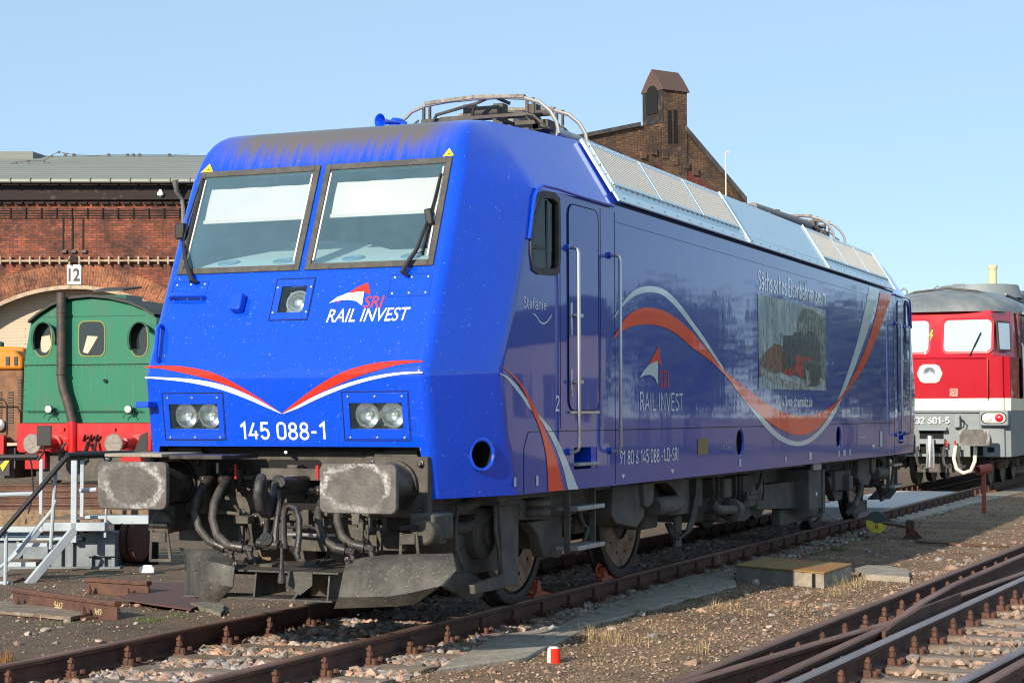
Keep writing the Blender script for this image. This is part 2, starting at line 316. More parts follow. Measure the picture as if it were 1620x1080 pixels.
# ================================================================ blue electric locomotive (rail top z=0, track along +Y, centre x=0)
YC = 9.42
LOCO = thing('electric_locomotive', 'blue electric locomotive with red and white swooshes, largest and nearest engine', 'locomotive')
def yf(z): return .52+.415*(z-1.82) if z > 1.82 else .52+.154*(1.82-z)
def xside(y):
    if y > YC: y = 2*YC-y
    return 1.49 if y > 3.43 else 1.49-.0415*(3.43-y)
def body_mesh():
    lv = []
    for z in (.945, 1.1, 1.30, 1.37, 1.6, 1.78, 1.82, 1.86, 2.1, 2.4, 2.7, 3.0, 3.22):
        y2 = 1.50+(1.31-1.5)*(z-.945)/.425 if z < 1.37 else (1.31-.09*(z-1.37)/.49 if z < 1.86 else 1.22+.60*(z-1.86)/1.36)
        y1 = yf(z)
        if abs(z-1.82) < .03: y1 += .004
        lv.append(((1.137, y1, z), (xside(y2), y2, z), (1.49, 3.43, z if z < 3.2 else 3.26)))
    A, B, C3 = Vector((1.12, 1.176, 3.40)), Vector((1.09, 1.30, 3.715)), Vector((1.03, 1.68, 3.735))
    lv.append(((1.135, yf(3.32), 3.32), tuple(Vector((1.423,1.82,3.22)).lerp(Vector((1.07,1.86,3.745)), .14)), tuple(Vector((1.49,3.43,3.26)).lerp(Vector((1.15,3.43,3.82)), .15))))
    for i in range(8):
        t = i/7; p = A*(1-t)**2+B*2*t*(1-t)+C3*t*t; s = .26+.74*t
        lv.append((tuple(p), tuple(Vector((1.423,1.82,3.22)).lerp(Vector((1.07,1.86,3.745)), s)), tuple(Vector((1.49,3.43,3.26)).lerp(Vector((1.15,3.43,3.82)), s))))
    rows = []
    def fil(a, b, c, r, n):
        da = (a-b); dc = (c-b); ra = min(r, da.length*.45); rc = min(r, dc.length*.45)
        a2 = b+da.normalized()*ra; c2 = b+dc.normalized()*rc
        return [a2*(1-t)**2+b*2*t*(1-t)+c2*t*t for t in [i/n for i in range(n+1)]]
    for p1, p2, p3 in lv:
        p1, p2, p3 = Vector(p1), Vector(p2), Vector(p3); p0 = Vector((0, p1.y, p1.z)); p4 = Vector((p3.x, YC, p3.z))
        rows.append([p0]+fil(p0, p1, p2, .075, 6)+fil(p1, p2, p3, .07, 3)+[p3, p4])
    rows.append([Vector((0, q.y, q.z)) for q in rows[-1]])
    mb = MB()
    for sx in (1, -1):
        for sy in (0, 1):
            mb.grid([[Vector((q.x*sx, q.y if not sy else 2*YC-q.y, q.z)) for q in r] for r in rows])
    me = bpy.data.meshes.new('body'); me.from_pydata([tuple(v) for v in mb.v], [], mb.f)
    bm = bmesh.new(); bm.from_mesh(me); bmesh.ops.remove_doubles(bm, verts=bm.verts, dist=1e-4)
    bmesh.ops.dissolve_degenerate(bm, edges=bm.edges, dist=1e-4)
    be = [e for e in bm.edges if e.is_boundary]
    if be: bmesh.ops.contextual_create(bm, geom=be)
    bmesh.ops.recalc_face_normals(bm, faces=bm.faces); bm.to_mesh(me); bm.free(); return me
body = bpy.data.objects.new('body', body_mesh()); COL.objects.link(body)
for m in (m_blue, m_cab, m_hole, m_bluep, m_side): body.data.materials.append(m)
cutters = []
def cutter(mb, mi):
    me = bpy.data.meshes.new('c'); me.from_pydata([tuple(v) for v in mb.v], [], mb.f)
    bm = bmesh.new(); bm.from_mesh(me); bmesh.ops.recalc_face_normals(bm, faces=bm.faces); bm.to_mesh(me); bm.free()
    for m in (m_blue, m_cab, m_hole, m_bluep, m_side): me.materials.append(m)
    me.polygons.foreach_set('material_index', [mi]*len(me.polygons))
    o = bpy.data.objects.new('c', me); COL.objects.link(o); cutters.append(o)
    b = body.modifiers.new('b', 'BOOLEAN'); b.operation = 'DIFFERENCE'; b.solver = 'EXACT'; b.object = o
    return o
def mirY(v): return Vector((v.x, 2*YC-v.y, v.z))
def frontcut(mb, mi, both=False):
    cutter(mb, mi)
# notch under the nose, between the skirt wings
for my in (0, 1):
    mb = MB(); pl = [(-1.055,1.305),(1.055,1.305),(1.12,.90),(-1.12,.90)]
    ys = (-.5, 2.1)
    P = [Vector((x, ys[0], z)) for x, z in pl]
    if my: P = [mirY(q) for q in P]
    mb.prism(P, (0, (ys[1]-ys[0])*(-1 if my else 1), 0)); cutter(mb, 2)
# cab room and windscreen openings
mb = MB(); pr = [(yf(2.45)+.07, 2.45), (yf(3.5)+.07, 3.5), (3.1, 3.5), (3.1, 2.45)]
mb.prism([Vector((-1.06, y, z)) for y, z in pr], (2.12, 0, 0)); cutter(mb, 1)
mb = MB().box((-1.33, 1.95, 2.2), (1.33, 3.0, 3.12)); cutter(mb, 1)
WZ0, WZ1 = 2.575, 3.385
FN = Vector((0, -1, .415)).normalized(); FU = Vector((0, .415, 1)).normalized()
def fpt(x, z, off=0): return Vector((x, yf(z), z))+FN*off
WX = ((-1.06, -.022), (.024, 1.055))
for x0, x1 in WX:
    mb = MB(); mb.prism([fpt(x, z, .05) for x, z in ((x0+.03, WZ0+.03), (x1-.03, WZ0+.03), (x1-.03, WZ1-.03), (x0+.03, WZ1-.03))], -FN*.3); cutter(mb, 1)
# lamp recesses
FLN = Vector((0, -1, -.154)).normalized()
def flp(x, z, off=0): return Vector((x, yf(z), z))+FLN*off
def onfront(px, py, off=0):
    y = .6
    for _ in range(12): P = uy(px, py, y); y = yf(P.z)-off
    return P
LB = []
for sx in (-1, 1):
    x0, x1, z0, z1 = .50, .98, 1.415, 1.625
    if sx < 0: x0, x1 = -.98, -.50
    LB.append((x0, x1, z0, z1)); mb = MB()
    mb.prism([flp(x0+.035, z0+.015, .05), flp(x1-.035, z0+.015, .05), flp(x1-.035, z1-.015, .05), flp(x0+.035, z1-.015, .05)], -FLN*.19); cutter(mb, 2)
CL = (-.130, .075, 2.265, 2.46)
mb = MB(); mb.prism([fpt(CL[0], CL[2], .05), fpt(CL[1], CL[2], .05), fpt(CL[1], CL[3], .05), fpt(CL[0], CL[3], .05)], -FN*.17); cutter(mb, 2)
# side windows, door pockets, round openings
def onside(px, py, off=0):
    d = ray(px, py); k = .0415
    t = (1.49+off-CP.x)/d.x; P = CP+d*t
    for _ in range(14):
        t = (xside(P.y)+off-CP.x)/d.x; P = CP+d*t
    return P
swp = [onside(*q) for q in ((841,428),(837.5,400),(838,360),(846,330),(853,305),(860,302),(876,305),(884,315),(885,340),(885.5,400),(884,430),(878,436),(850,434))]
for sx in (1, -1):
    mb = MB(); mb.prism([Vector((sx*1.2, q.y, q.z)) for q in swp], (sx*.5, 0, 0)); cutter(mb, 1)
mb = MB().box((1.15, 2.56, 1.10), (1.7, 3.03, 1.27)); cutter(mb, 2); MB().box((1.25,2.90,1.101),(1.47,3.029,1.269)).build('pocket_side', m_bluep, LOCO)
mb = MB().box((1.15, 2*YC-3.03, 1.10), (1.7, 2*YC-2.56, 1.27)); cutter(mb, 3)
hc = Vector((1.30, 1.10, 1.245)); mb = MB().cyl(hc+Vector((.35,-.17,0)), hc+Vector((-.25,.12,0)), .112, 28); cutter(mb, 2)
ax_ = Vector((.35,-.17,0)).normalized(); b1_ = Vector((-ax_.y, ax_.x, 0)); MB().tube([Vector((1.285,1.10,1.245))+ax_*.03+(b1_*cos(a)+Vector((0,0,1))*sin(a))*.108 for a in [2*pi*i/28 for i in range(29)]], .014, 8, False).build('hole_rim', m_bluep, LOCO)
RH = [onside(1171, 700), onside(1327, 691)]
for q in RH:
    mb = MB().cyl(Vector((1.3, q.y, q.z)), Vector((1.6, q.y, q.z)), .145, 28); cutter(mb, 2)
    MB().tube([(1.475, q.y+.138*cos(a), q.z+.138*sin(a)) for a in [2*pi*i/28 for i in range(29)]], .012, 8, False).build('hole_rim', m_bluep, LOCO)
bpy.context.view_layer.update()
dg = bpy.context.evaluated_depsgraph_get(); nm = bpy.data.meshes.new_from_object(body.evaluated_get(dg)); body.modifiers.clear()
old = body.data; body.data = nm; nm.name = 'body'; bpy.data.meshes.remove(old)
for o in cutters: bpy.data.objects.remove(o)
nm.polygons.foreach_set('use_smooth', [True]*len(nm.polygons)); nm.set_sharp_from_angle(angle=radians(24))
body.parent = LOCO
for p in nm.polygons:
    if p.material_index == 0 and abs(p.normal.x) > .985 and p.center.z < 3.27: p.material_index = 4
# ---- windscreens
for i, (x0, x1) in enumerate(WX):
    mb = MB(); w = .045
    for a, b, c, d in ((x0, WZ0, x0+w, WZ1), (x1-w, WZ0, x1, WZ1), (x0+w, WZ0, x1-w, WZ0+w), (x0+w, WZ1-w, x1-w, WZ1)):
        mb.prism([fpt(a, b, .014), fpt(c, b, .014), fpt(c, d, .014), fpt(a, d, .014)], -FN*.05)
    ws = mb.build('windscreen', m_frame, LOCO, bevel=.004)
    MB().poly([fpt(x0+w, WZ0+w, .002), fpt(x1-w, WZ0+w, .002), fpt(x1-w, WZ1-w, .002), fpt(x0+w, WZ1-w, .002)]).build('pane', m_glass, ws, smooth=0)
    for a in (x0+w+.006, x1-w-.018): MB().prism([fpt(a, WZ0+.07, .012), fpt(a+.012, WZ0+.07, .012), fpt(a+.012, WZ1-.07, .012), fpt(a, WZ1-.07, .012)], -FN*.008).build('seal_strip', m_seal, ws, smooth=0)
    mb = MB(); a0, a1 = x0+.10, x1-.055; rows = []
    for j in range(5):
        z = WZ1-.125-(.25)*j/4
        rows.append([fpt(a0+(a1-a0)*k/12, z, -.035+.004*sin(k*1.7+j)) for k in range(13)])
    mb.grid(rows); mb.bar(fpt(a0, WZ1-.385, -.035), fpt(a1, WZ1-.385, -.035), .025, .025)
    mb.build('sun_blind', m_blind, LOCO)
mb = MB(); mb.prism([Vector((x, y, 2.622+(y-.93)*.30)) for x, y in ((-1.0,.93),(1.0,.93),(1.0,1.36),(.45,1.38),(.02,1.72),(-.42,1.74),(-.92,1.2))], (0,0,-.2)); desk = mb.build('driver_console', m_desk, LOCO, smooth=0)
for x in (-.78, -.3, .28, .76):
    mb = MB();
    c = Vector((x, 1.10, 2.676)); ax = Vector((0, -.30, 1)).normalized(); mb.lathe(c, ax, [(.085,0),(.085,.008),(.06,.010),(.05,.004),(0,.004)], 24); mb.build('speaker_grille', m_cab, desk)
for sb_ in (((-.95, 2.2, 2.46), (-.45, 2.35, 3.2)), ((.35, 2.15, 2.46), (.85, 2.3, 3.15))): MB().box(*sb_).build('seat_back', M('seat_fabric', (.02,.03,.05), .9), LOCO, bevel=.04)
# ---- headlights
m_lbox = M('lamp_housing', (.16,.17,.16), .6)
for (x0, x1, z0, z1) in LB:
    mb = MB(); e = .065; c = (x0+x1)/2
    for a, b, cc, d in ((x0-.01, z0-e+.01, x0+.035, z1+e-.01), (x1-.035, z0-e+.01, x1+.01, z1+e-.01), (x0+.035, z0-e+.01, x1-.035, z0+.015), (x0+.035, z1-.015, x1-.035, z1+e-.01)):
        mb.prism([flp(a, b, .006), flp(cc, b, .006), flp(cc, d, .006), flp(a, d, .006)], -FLN*.03)
    hl = mb.build('headlight', m_bluep, LOCO, bevel=.002)
    # thin joint around the cover plate
    mb = MB(); o_ = .018
    for a, b in (((x0-o_, z0-e), (x1+o_, z0-e)), ((x1+o_, z0-e), (x1+o_, z1+e)), ((x1+o_, z1+e), (x0-o_, z1+e)), ((x0-o_, z1+e), (x0-o_, z0-e))):
        mb.bar(flp(*a, .001), flp(*b, .001), .006, .004, FLN)
    mb.build('cover_joint', m_hole, hl, smooth=0)
    mb = MB()
    for k in range(3):
        for zz in (z0-.045, z1+.03):
            mb.lathe(flp(x0+.03+k*(x1-x0-.06)/2, zz, .006), FLN, [(.009, 0), (.009, .005), (0, .007)], 8)
    mb.build('screw', m_silver, hl)
    mb = MB().prism([flp(x0+.04, z0+.02, -.105), flp(x1-.04, z0+.02, -.105), flp(x1-.04, z1-.02, -.105), flp(x0+.04, z1-.02, -.105)], -FLN*.01); mb.build('lamp_back', m_lbox, hl, smooth=0)
    for k, xx in enumerate((x0+.15, x1-.13)):
        mb = MB().lathe(flp(xx, (z0+z1)/2, -.09), FLN, [(0,-.012),(.03,-.01),(.06,.012),(.082,.045),(.086,.05),(.092,.05),(.092,-.01)], 28); lm = mb.build('lamp', m_refl, hl)
        MB().lathe(flp(xx, (z0+z1)/2, -.05), FLN, [(.084,.0),(.07,.018),(.04,.028),(0,.032)], 28).build('lens', glass_l if 'glass_l' in globals() else m_glassc, hl)
        MB().lathe(flp(xx, (z0+z1)/2, -.09), FLN, [(0,.05),(.014,.045),(.016,.0)], 10).build('bulb', m_lens, hl)
    MB().poly([flp(x0+.035, z0+.015, -.004), flp(x1-.035, z0+.015, -.004), flp(x1-.035, z1-.015, -.004), flp(x0+.035, z1-.015, -.004)]).build('cover_glass', m_glassc, hl, smooth=0)
mb = MB(); x0, x1, z0, z1 = CL; e = .05
for a, b, c, d in ((x0-e, z0-e, x0, z1+e), (x1, z0-e, x1+e, z1+e), (x0, z0-e, x1, z0), (x0, z1, x1, z1+e)):
    mb.prism([fpt(a, b, .006), fpt(c, b, .006), fpt(c, d, .006), fpt(a, d, .006)], -FN*.03)
tl = mb.build('headlight', m_bluep, LOCO, bevel=.002); tl['label'] = 'small square upper headlight below the windscreens'
mb = MB(); o_ = .056
for a, b in (((x0-o_, z0-o_), (x1+o_, z0-o_)), ((x1+o_, z0-o_), (x1+o_, z1+o_)), ((x1+o_, z1+o_), (x0-o_, z1+o_)), ((x0-o_, z1+o_), (x0-o_, z0-o_))): mb.bar(fpt(*a, .001), fpt(*b, .001), .006, .004, FN)
mb.build('cover_joint', m_hole, tl, smooth=0)
mb = MB()
for a in (x0-.035, x1+.035):
    for b in (z0+.0, z1-.01): mb.lathe(fpt(a, b, .006), FN, [(.009,0),(.009,.005),(0,.007)], 8)
mb.build('screw', m_silver, tl)
MB().prism([fpt(x0, z0, -.10), fpt(x1, z0, -.10), fpt(x1, z1, -.10), fpt(x0, z1, -.10)], -FN*.01).build('lamp_back', m_lbox, tl, smooth=0)
MB().lathe(fpt((x0+x1)/2+.02, (z0+z1)/2, -.085), FN, [(0,-.012),(.03,-.01),(.06,.012),(.08,.045),(.09,.045),(.09,-.01)], 28).build('lamp', m_refl, tl)
MB().lathe(fpt((x0+x1)/2+.02, (z0+z1)/2, -.05), FN, [(.084,.0),(.06,.02),(0,.03)], 28).build('lens', m_glassc, tl)
MB().poly([fpt(x0, z0, -.004), fpt(x1, z0, -.004), fpt(x1, z1, -.004), fpt(x0, z1, -.004)]).build('cover_glass', m_glassc, tl, smooth=0)
# ---- painted bands and lettering (thin film on the panels)
def catm(P, n):
    P = [Vector((*q, 0)) for q in P]; out = []; k = len(P)-1
    for i in range(n+1):
        t = i/n*k; j = min(int(t), k-1); f = t-j
        a, b, c, d = P[max(j-1,0)], P[j], P[j+1], P[min(j+2,k)]
        v = .5*((2*b)+(c-a)*f+(2*a-5*b+4*c-d)*f*f+(3*b-a-3*c+d)*f**3); out.append((v.x, v.y))
    return out
def band(name, mat, e1, e2, surf, off=.003, n=60, rows=5, par=None):
    A = catm(e1, n); B = catm(e2, n)
    R_ = [[surf(a[0]+(b[0]-a[0])*r/rows, a[1]+(b[1]-a[1])*r/rows, off) for a, b in zip(A, B)] for r in range(rows+1)]
    return MB().grid(R_).build(name, mat, par or LOCO)
def cr(ox, oy, s, L): return [(ox+x/s, oy+y/s) for x, y in L]
c5 = lambda L: cr(200, 420, 3, L)
band('red_stripe', m_red, c5([(88,478),(170,474),(280,480),(400,505),(480,540),(560,585),(640,635),(735,700)]), c5([(88,484),(170,490),(270,510),(370,533),(470,565),(560,602),(640,642),(735,701)]), onfront, rows=8)
band('white_stripe', m_whitef, c5([(88,527),(170,530),(280,536),(380,548),(470,570),(560,605),(640,645),(735,701)]), c5([(88,533),(170,540),(280,552),(380,571),(470,595),(560,628),(640,662),(735,703)]), onfront, rows=4)
band('red_stripe', m_red, c5([(1405,450),(1300,450),(1180,462),(1060,492),(960,538),(880,590),(800,650),(740,700)]), c5([(1405,457),(1300,468),(1190,496),(1080,532),(980,575),(890,617),(810,663),(742,701)]), onfront, rows=8)
band('white_stripe', m_whitef, c5([(1405,503),(1300,506),(1190,521),(1080,548),(980,582),(890,621),(810,665),(742,701)]), c5([(1405,510),(1300,517),(1190,536),(1080,565),(980,601),(890,640),(810,678),(742,703)]), onfront, rows=4)
c1 = lambda L: cr(660, 480, 3.6, L)
band('grey_stripe', m_grayf, c1([(470,396),(510,412),(560,455),(610,522),(660,590),(720,690),(780,800),(830,935),(860,1058)]), c1([(470,400),(505,422),(550,475),(600,540),(640,600),(700,640),(780,740),(850,885),(918,1056)]), onside, .003)
band('red_stripe', m_orange, c1([(470,350),(550,420),(610,505),(655,610),(690,690),(718,780),(738,890),(748,1068)]), c1([(470,350),(560,418),(625,505),(675,600),(720,700),(760,800),(800,910),(835,1063)]), onside, .005)
c2 = lambda L: cr(960, 380, 3.177, L)
band('grey_stripe', m_grayf, c2([(36,388),(60,342),(95,293),(140,250),(190,232),(240,232),(290,249),(340,290),(390,350),(440,420),(490,490),(540,568),(590,645),(605,668)]), c2([(38,390),(65,352),(100,312),(145,278),(190,263),(235,262),(280,276),(330,318),(380,375),(430,440),(485,515),(540,590),(585,655),(600,675)]), onside, n=90)
band('grey_stripe', m_grayf, c2([(588,642),(650,722),(720,800),(800,905),(870,975),(940,1008),(1000,1002),(1060,958),(1120,880),(1165,790),(1205,680),(1250,540),(1285,400),(1320,232)]), c2([(590,665),(640,740),(710,830),(790,932),(865,1002),(940,1032),(1010,1022),(1075,970),(1140,885),(1190,775),(1240,655),(1300,490),(1340,360),(1371,249)]), onside, n=90)
band('red_stripe', m_orange, c2([(35,488),(70,425),(110,375),(160,345),(220,338),(290,355),(360,400),(430,463),(500,545),(560,618),(610,672),(690,733),(780,803),(860,852),(940,878),(1020,880),(1090,856),(1150,815),(1200,750),(1260,640),(1310,520),(1348,390),(1375,262)]), c2([(37,492),(80,455),(125,432),(180,424),(235,425),(300,442),(365,482),(430,540),(495,585),(550,632),(605,690),(670,775),(750,858),(840,930),(930,972),(1010,972),(1080,925),(1150,835),(1205,760),(1290,640),(1350,500),(1400,370),(1434,278)]), onside, .005, n=110)
def stext(name, txt, p0, p1, hpx, mat, off=.004, bold=.01, shear=0, wt=.055):
    a = onside(*p0); b = onside(*p1); t = onside(p0[0], p0[1]-hpx); ex = Vector((b.x-a.x, b.y-a.y, 0))
    return strokes(name, txt, mat, LOCO, a+Vector((off,0,0)), ex, (0,0,1), t.z-a.z, width=ex.length, shear=shear, wt=wt)
stext('museum_lettering', 'Sächsisches Eisenbahnmuseum', (1199,458), (1306,486), 32, m_letter, wt=.062)
stext('web_lettering', 'www.sem-chemnitz.de', (1227.5,642.5), (1285,643), 17, m_letter, wt=.075)
stext('company_lettering', 'RAIL INVEST', (1011.5,649.5), (1080,651), 30, m_letter, wt=.045)
stext('company_lettering', 'SRI', (1043,613), (1058,613), 28, m_orange, wt=.045)
stext('vehicle_number', '91 80 6 145 088 -1 D-SRI', (980,735.5), (1073,729), 23, m_letter, wt=.055)
stext('cab_number', '2', (878,650), (884.5,650), 25, m_letter, wt=.06)
stext('name_lettering', 'Stefanie', (827,487), (864,491), 19, m_letter, wt=.04)
band('name_flourish', m_grayf, [(842,495),(848,498),(855,508),(862,510),(868,504),(873,497)], [(842.5,496.5),(848,501),(855,511),(862,512.5),(869,506),(873.5,498)], onside, n=24, rows=2)
band('tick_mark', m_whitef, [(1051,726.5),(1056,726)], [(1051,728.5),(1056,728)], onside, n=1, rows=1)
def spoly(name, mat, pts, off=.004): return MB().poly([onside(x, y, off) for x, y in pts]).build(name, mat, LOCO, smooth=0)
spoly('logo_peak', m_orange, c2([(262,530),(266,570),(275,642),(257,606),(232,618),(200,660),(188,703),(198,655),(225,600)]))
spoly('logo_wing', m_grayf, c2([(165,690),(185,655),(215,622),(257,605),(257,728),(240,688),(215,675),(190,678)]), .0055)
for q in ((986,753),(1064,745),(1382,706)): spoly('lifting_mark', m_whitef, [(q[0]-3,q[1]-3),(q[0]+3,q[1]-3),(q[0],q[1]+4)])
m_tag = M('small_stencil_film', (.5,.52,.56), .5)
for x, y, w, h in ((815,762,2,7),(850,760,2,8),(1171,731.5,1.6,6),(1243.5,726,1.2,4),(1282,721,2.4,6),(1327.5,717,1.2,5),(1336,716,2,5),(1345,715,1.2,5)):
    spoly('stencil_mark', m_tag, [(x-w,y-h),(x+w,y-h),(x+w,y+h),(x-w,y+h)])
spoly('yellow_plate', M('dull_yellow_plate', (.20,.15,.03), .5), [(1104,694),(1120,692.5),(1120,718),(1104,719.5)])
stext('dimension_lettering', '- 1,8 m -', (1141,701.5), (1156,700.5), 8, m_tag); stext('dimension_lettering', '- 11,0 m -', (1140,711.5), (1157,710.5), 8, m_tag)
stext('brake_lettering', '000000', (1359,689), (1370,688.5), 5, m_tag)
spoly('brake_table', m_tag, [(1359,691),(1370,690.5),(1370,692),(1359,692.5)])
spoly('brake_table', m_tag, [(1392,682),(1396,682),(1396,706),(1392,706)])
# front lettering
m_redtxt = paint('red_lettering', (.75,.045,.01), .35, 1, 0, False, 1.4, .1)
a = onfront(380.5, 695); strokes('front_number', '145 088-1', m_whitef, LOCO, a+FLN*.003+Vector((0,0,.0)), (1,0,0), (0,.0-.154,1), .128, width=onfront(519,696).x-a.x, wt=.065)
a = onfront(516, 510); b = onfront(643, 507); textobj('front_lettering', 'RAIL INVEST', m_whitef, LOCO, a+FN*.003, (1,0,0), FU, .108, width=(b-a).x, bold=.004, shear=.16)
a = onfront(574.5, 487); b = onfront(603, 486); textobj('front_lettering', 'SRI', m_redtxt, LOCO, a+FN*.003, (1,0,0), FU, .095, width=(b-a).x, bold=.0, shear=.14)
def fpoly(name, mat, pts, off): return MB().poly([onfront(x, y, off) for x, y in pts]).build(name, mat, LOCO, smooth=0)
fpoly('logo_peak', m_red, c5([(1147,80),(1152,105),(1158,138),(1120,122),(1085,128),(1050,140),(998,185),(1020,160),(1050,132),(1095,103)]), .004)
fpoly('logo_wing', m_whitef, c5([(962,178),(1000,150),(1050,130),(1128,122),(1118,190),(1090,168),(1050,162),(1010,166)]), .006)
m_warn = M('warning_yellow', (.75,.52,.01), .5)
for P in ([(317,274),(332,259),(337,272)], [(700,248),(711,234),(718,246)]):
    ff = fpoly('warning_triangle', m_warn, P, .006)
    cx = sum(q[0] for q in P)/3; cy = sum(q[1] for q in P)/3
    MB().poly([onfront(cx-4, cy+2, .008), onfront(cx+1, cy-.5, .008), onfront(cx+4, cy+1, .008), onfront(cx, cy+.8, .008)]).build('bolt_symbol', m_hole, ff, smooth=0)
# photograph panel on the flank: flat picture of a steam engine in a wooded cutting
PC = [onside(*q, .004) for q in ((1198.6,465),(1306,490),(1307,617.6),(1201,614.5))]
m_photo = M('picture_print', (.26,.36,.40), .4, coat=.5, col2=(.52,.56,.54), vs=4.5, lo=.45, hi=.62, speck=(.16,.19,.15), sp_s=14, sp_t=.58, scale=(1,1,.35), spec=.1)
mp_t = m_photo.node_tree
MB().poly(PC).build('picture_panel', m_photo, LOCO, smooth=0); pan = [o for o in LOCO.children if o.name.startswith('picture_panel')][0]
def pp(u, v, o=.006):
    a = PC[3].lerp(PC[2], u); b = PC[0].lerp(PC[1], u); q = a.lerp(b, v); q.x += o-.004; return q
def ppoly(name, mat, pts, o): MB().poly([pp(u, v, o) for u, v in pts]).build(name, mat, pan, smooth=0)
mk = lambda n, c: M(n, c, .4, coat=.5, col2=tuple(q*.35 for q in c), vs=12, lo=.45, hi=.55, spec=.1)
ppoly('picture_trees', mk('picture_tree_ink', (.22,.26,.23)), [(.5,.55),(.55,.8),(.62,.95),(.75,.97),(.9,.92),(1,.9),(1,.1),(.85,.2),(.6,.3)], .005)
ppoly('picture_trees', mk('picture_bank_ink', (.24,.17,.13)), [(0,.30),(.15,.45),(.3,.4),(.36,.5),(.36,.2),(0,.12)], .0055)
ppoly('picture_wagon', mk('picture_wagon_ink', (.30,.12,.07)), [(.12,.22),(.12,.42),(.22,.5),(.34,.48),(.34,.22)], .006)
ppoly('picture_engine', mk('picture_engine_ink', (.06,.075,.10)), [(.32,.2),(.34,.6),(.48,.62),(.5,.66),(.6,.66),(.68,.64),(.72,.7),(.78,.7),(.86,.66),(.9,.55),(.92,.2),(.86,.05),(.7,.04),(.66,.12)], .0065)
ppoly('picture_wheels', mk('picture_red_ink', (.5,.03,.03)), [(.5,.40),(.78,.38),(.78,.35),(.64,.34),(.63,.16),(.6,.12),(.55,.18),(.48,.2),(.46,.14),(.32,.18),(.33,.22),(.46,.25),(.52,.3)], .007)
ppoly('picture_steam', mk('picture_pale_ink', (.42,.42,.4)), [(.02,.24),(.3,.12),(.6,.06),(.75,.0),(.5,0),(.2,.06),(.02,.16)], .007)
ppoly('picture_steam', mk('picture_pale_ink2', (.42,.42,.44)), [(.66,.26),(.72,.2),(.74,.1),(.7,.04),(.66,.1)], .0078)
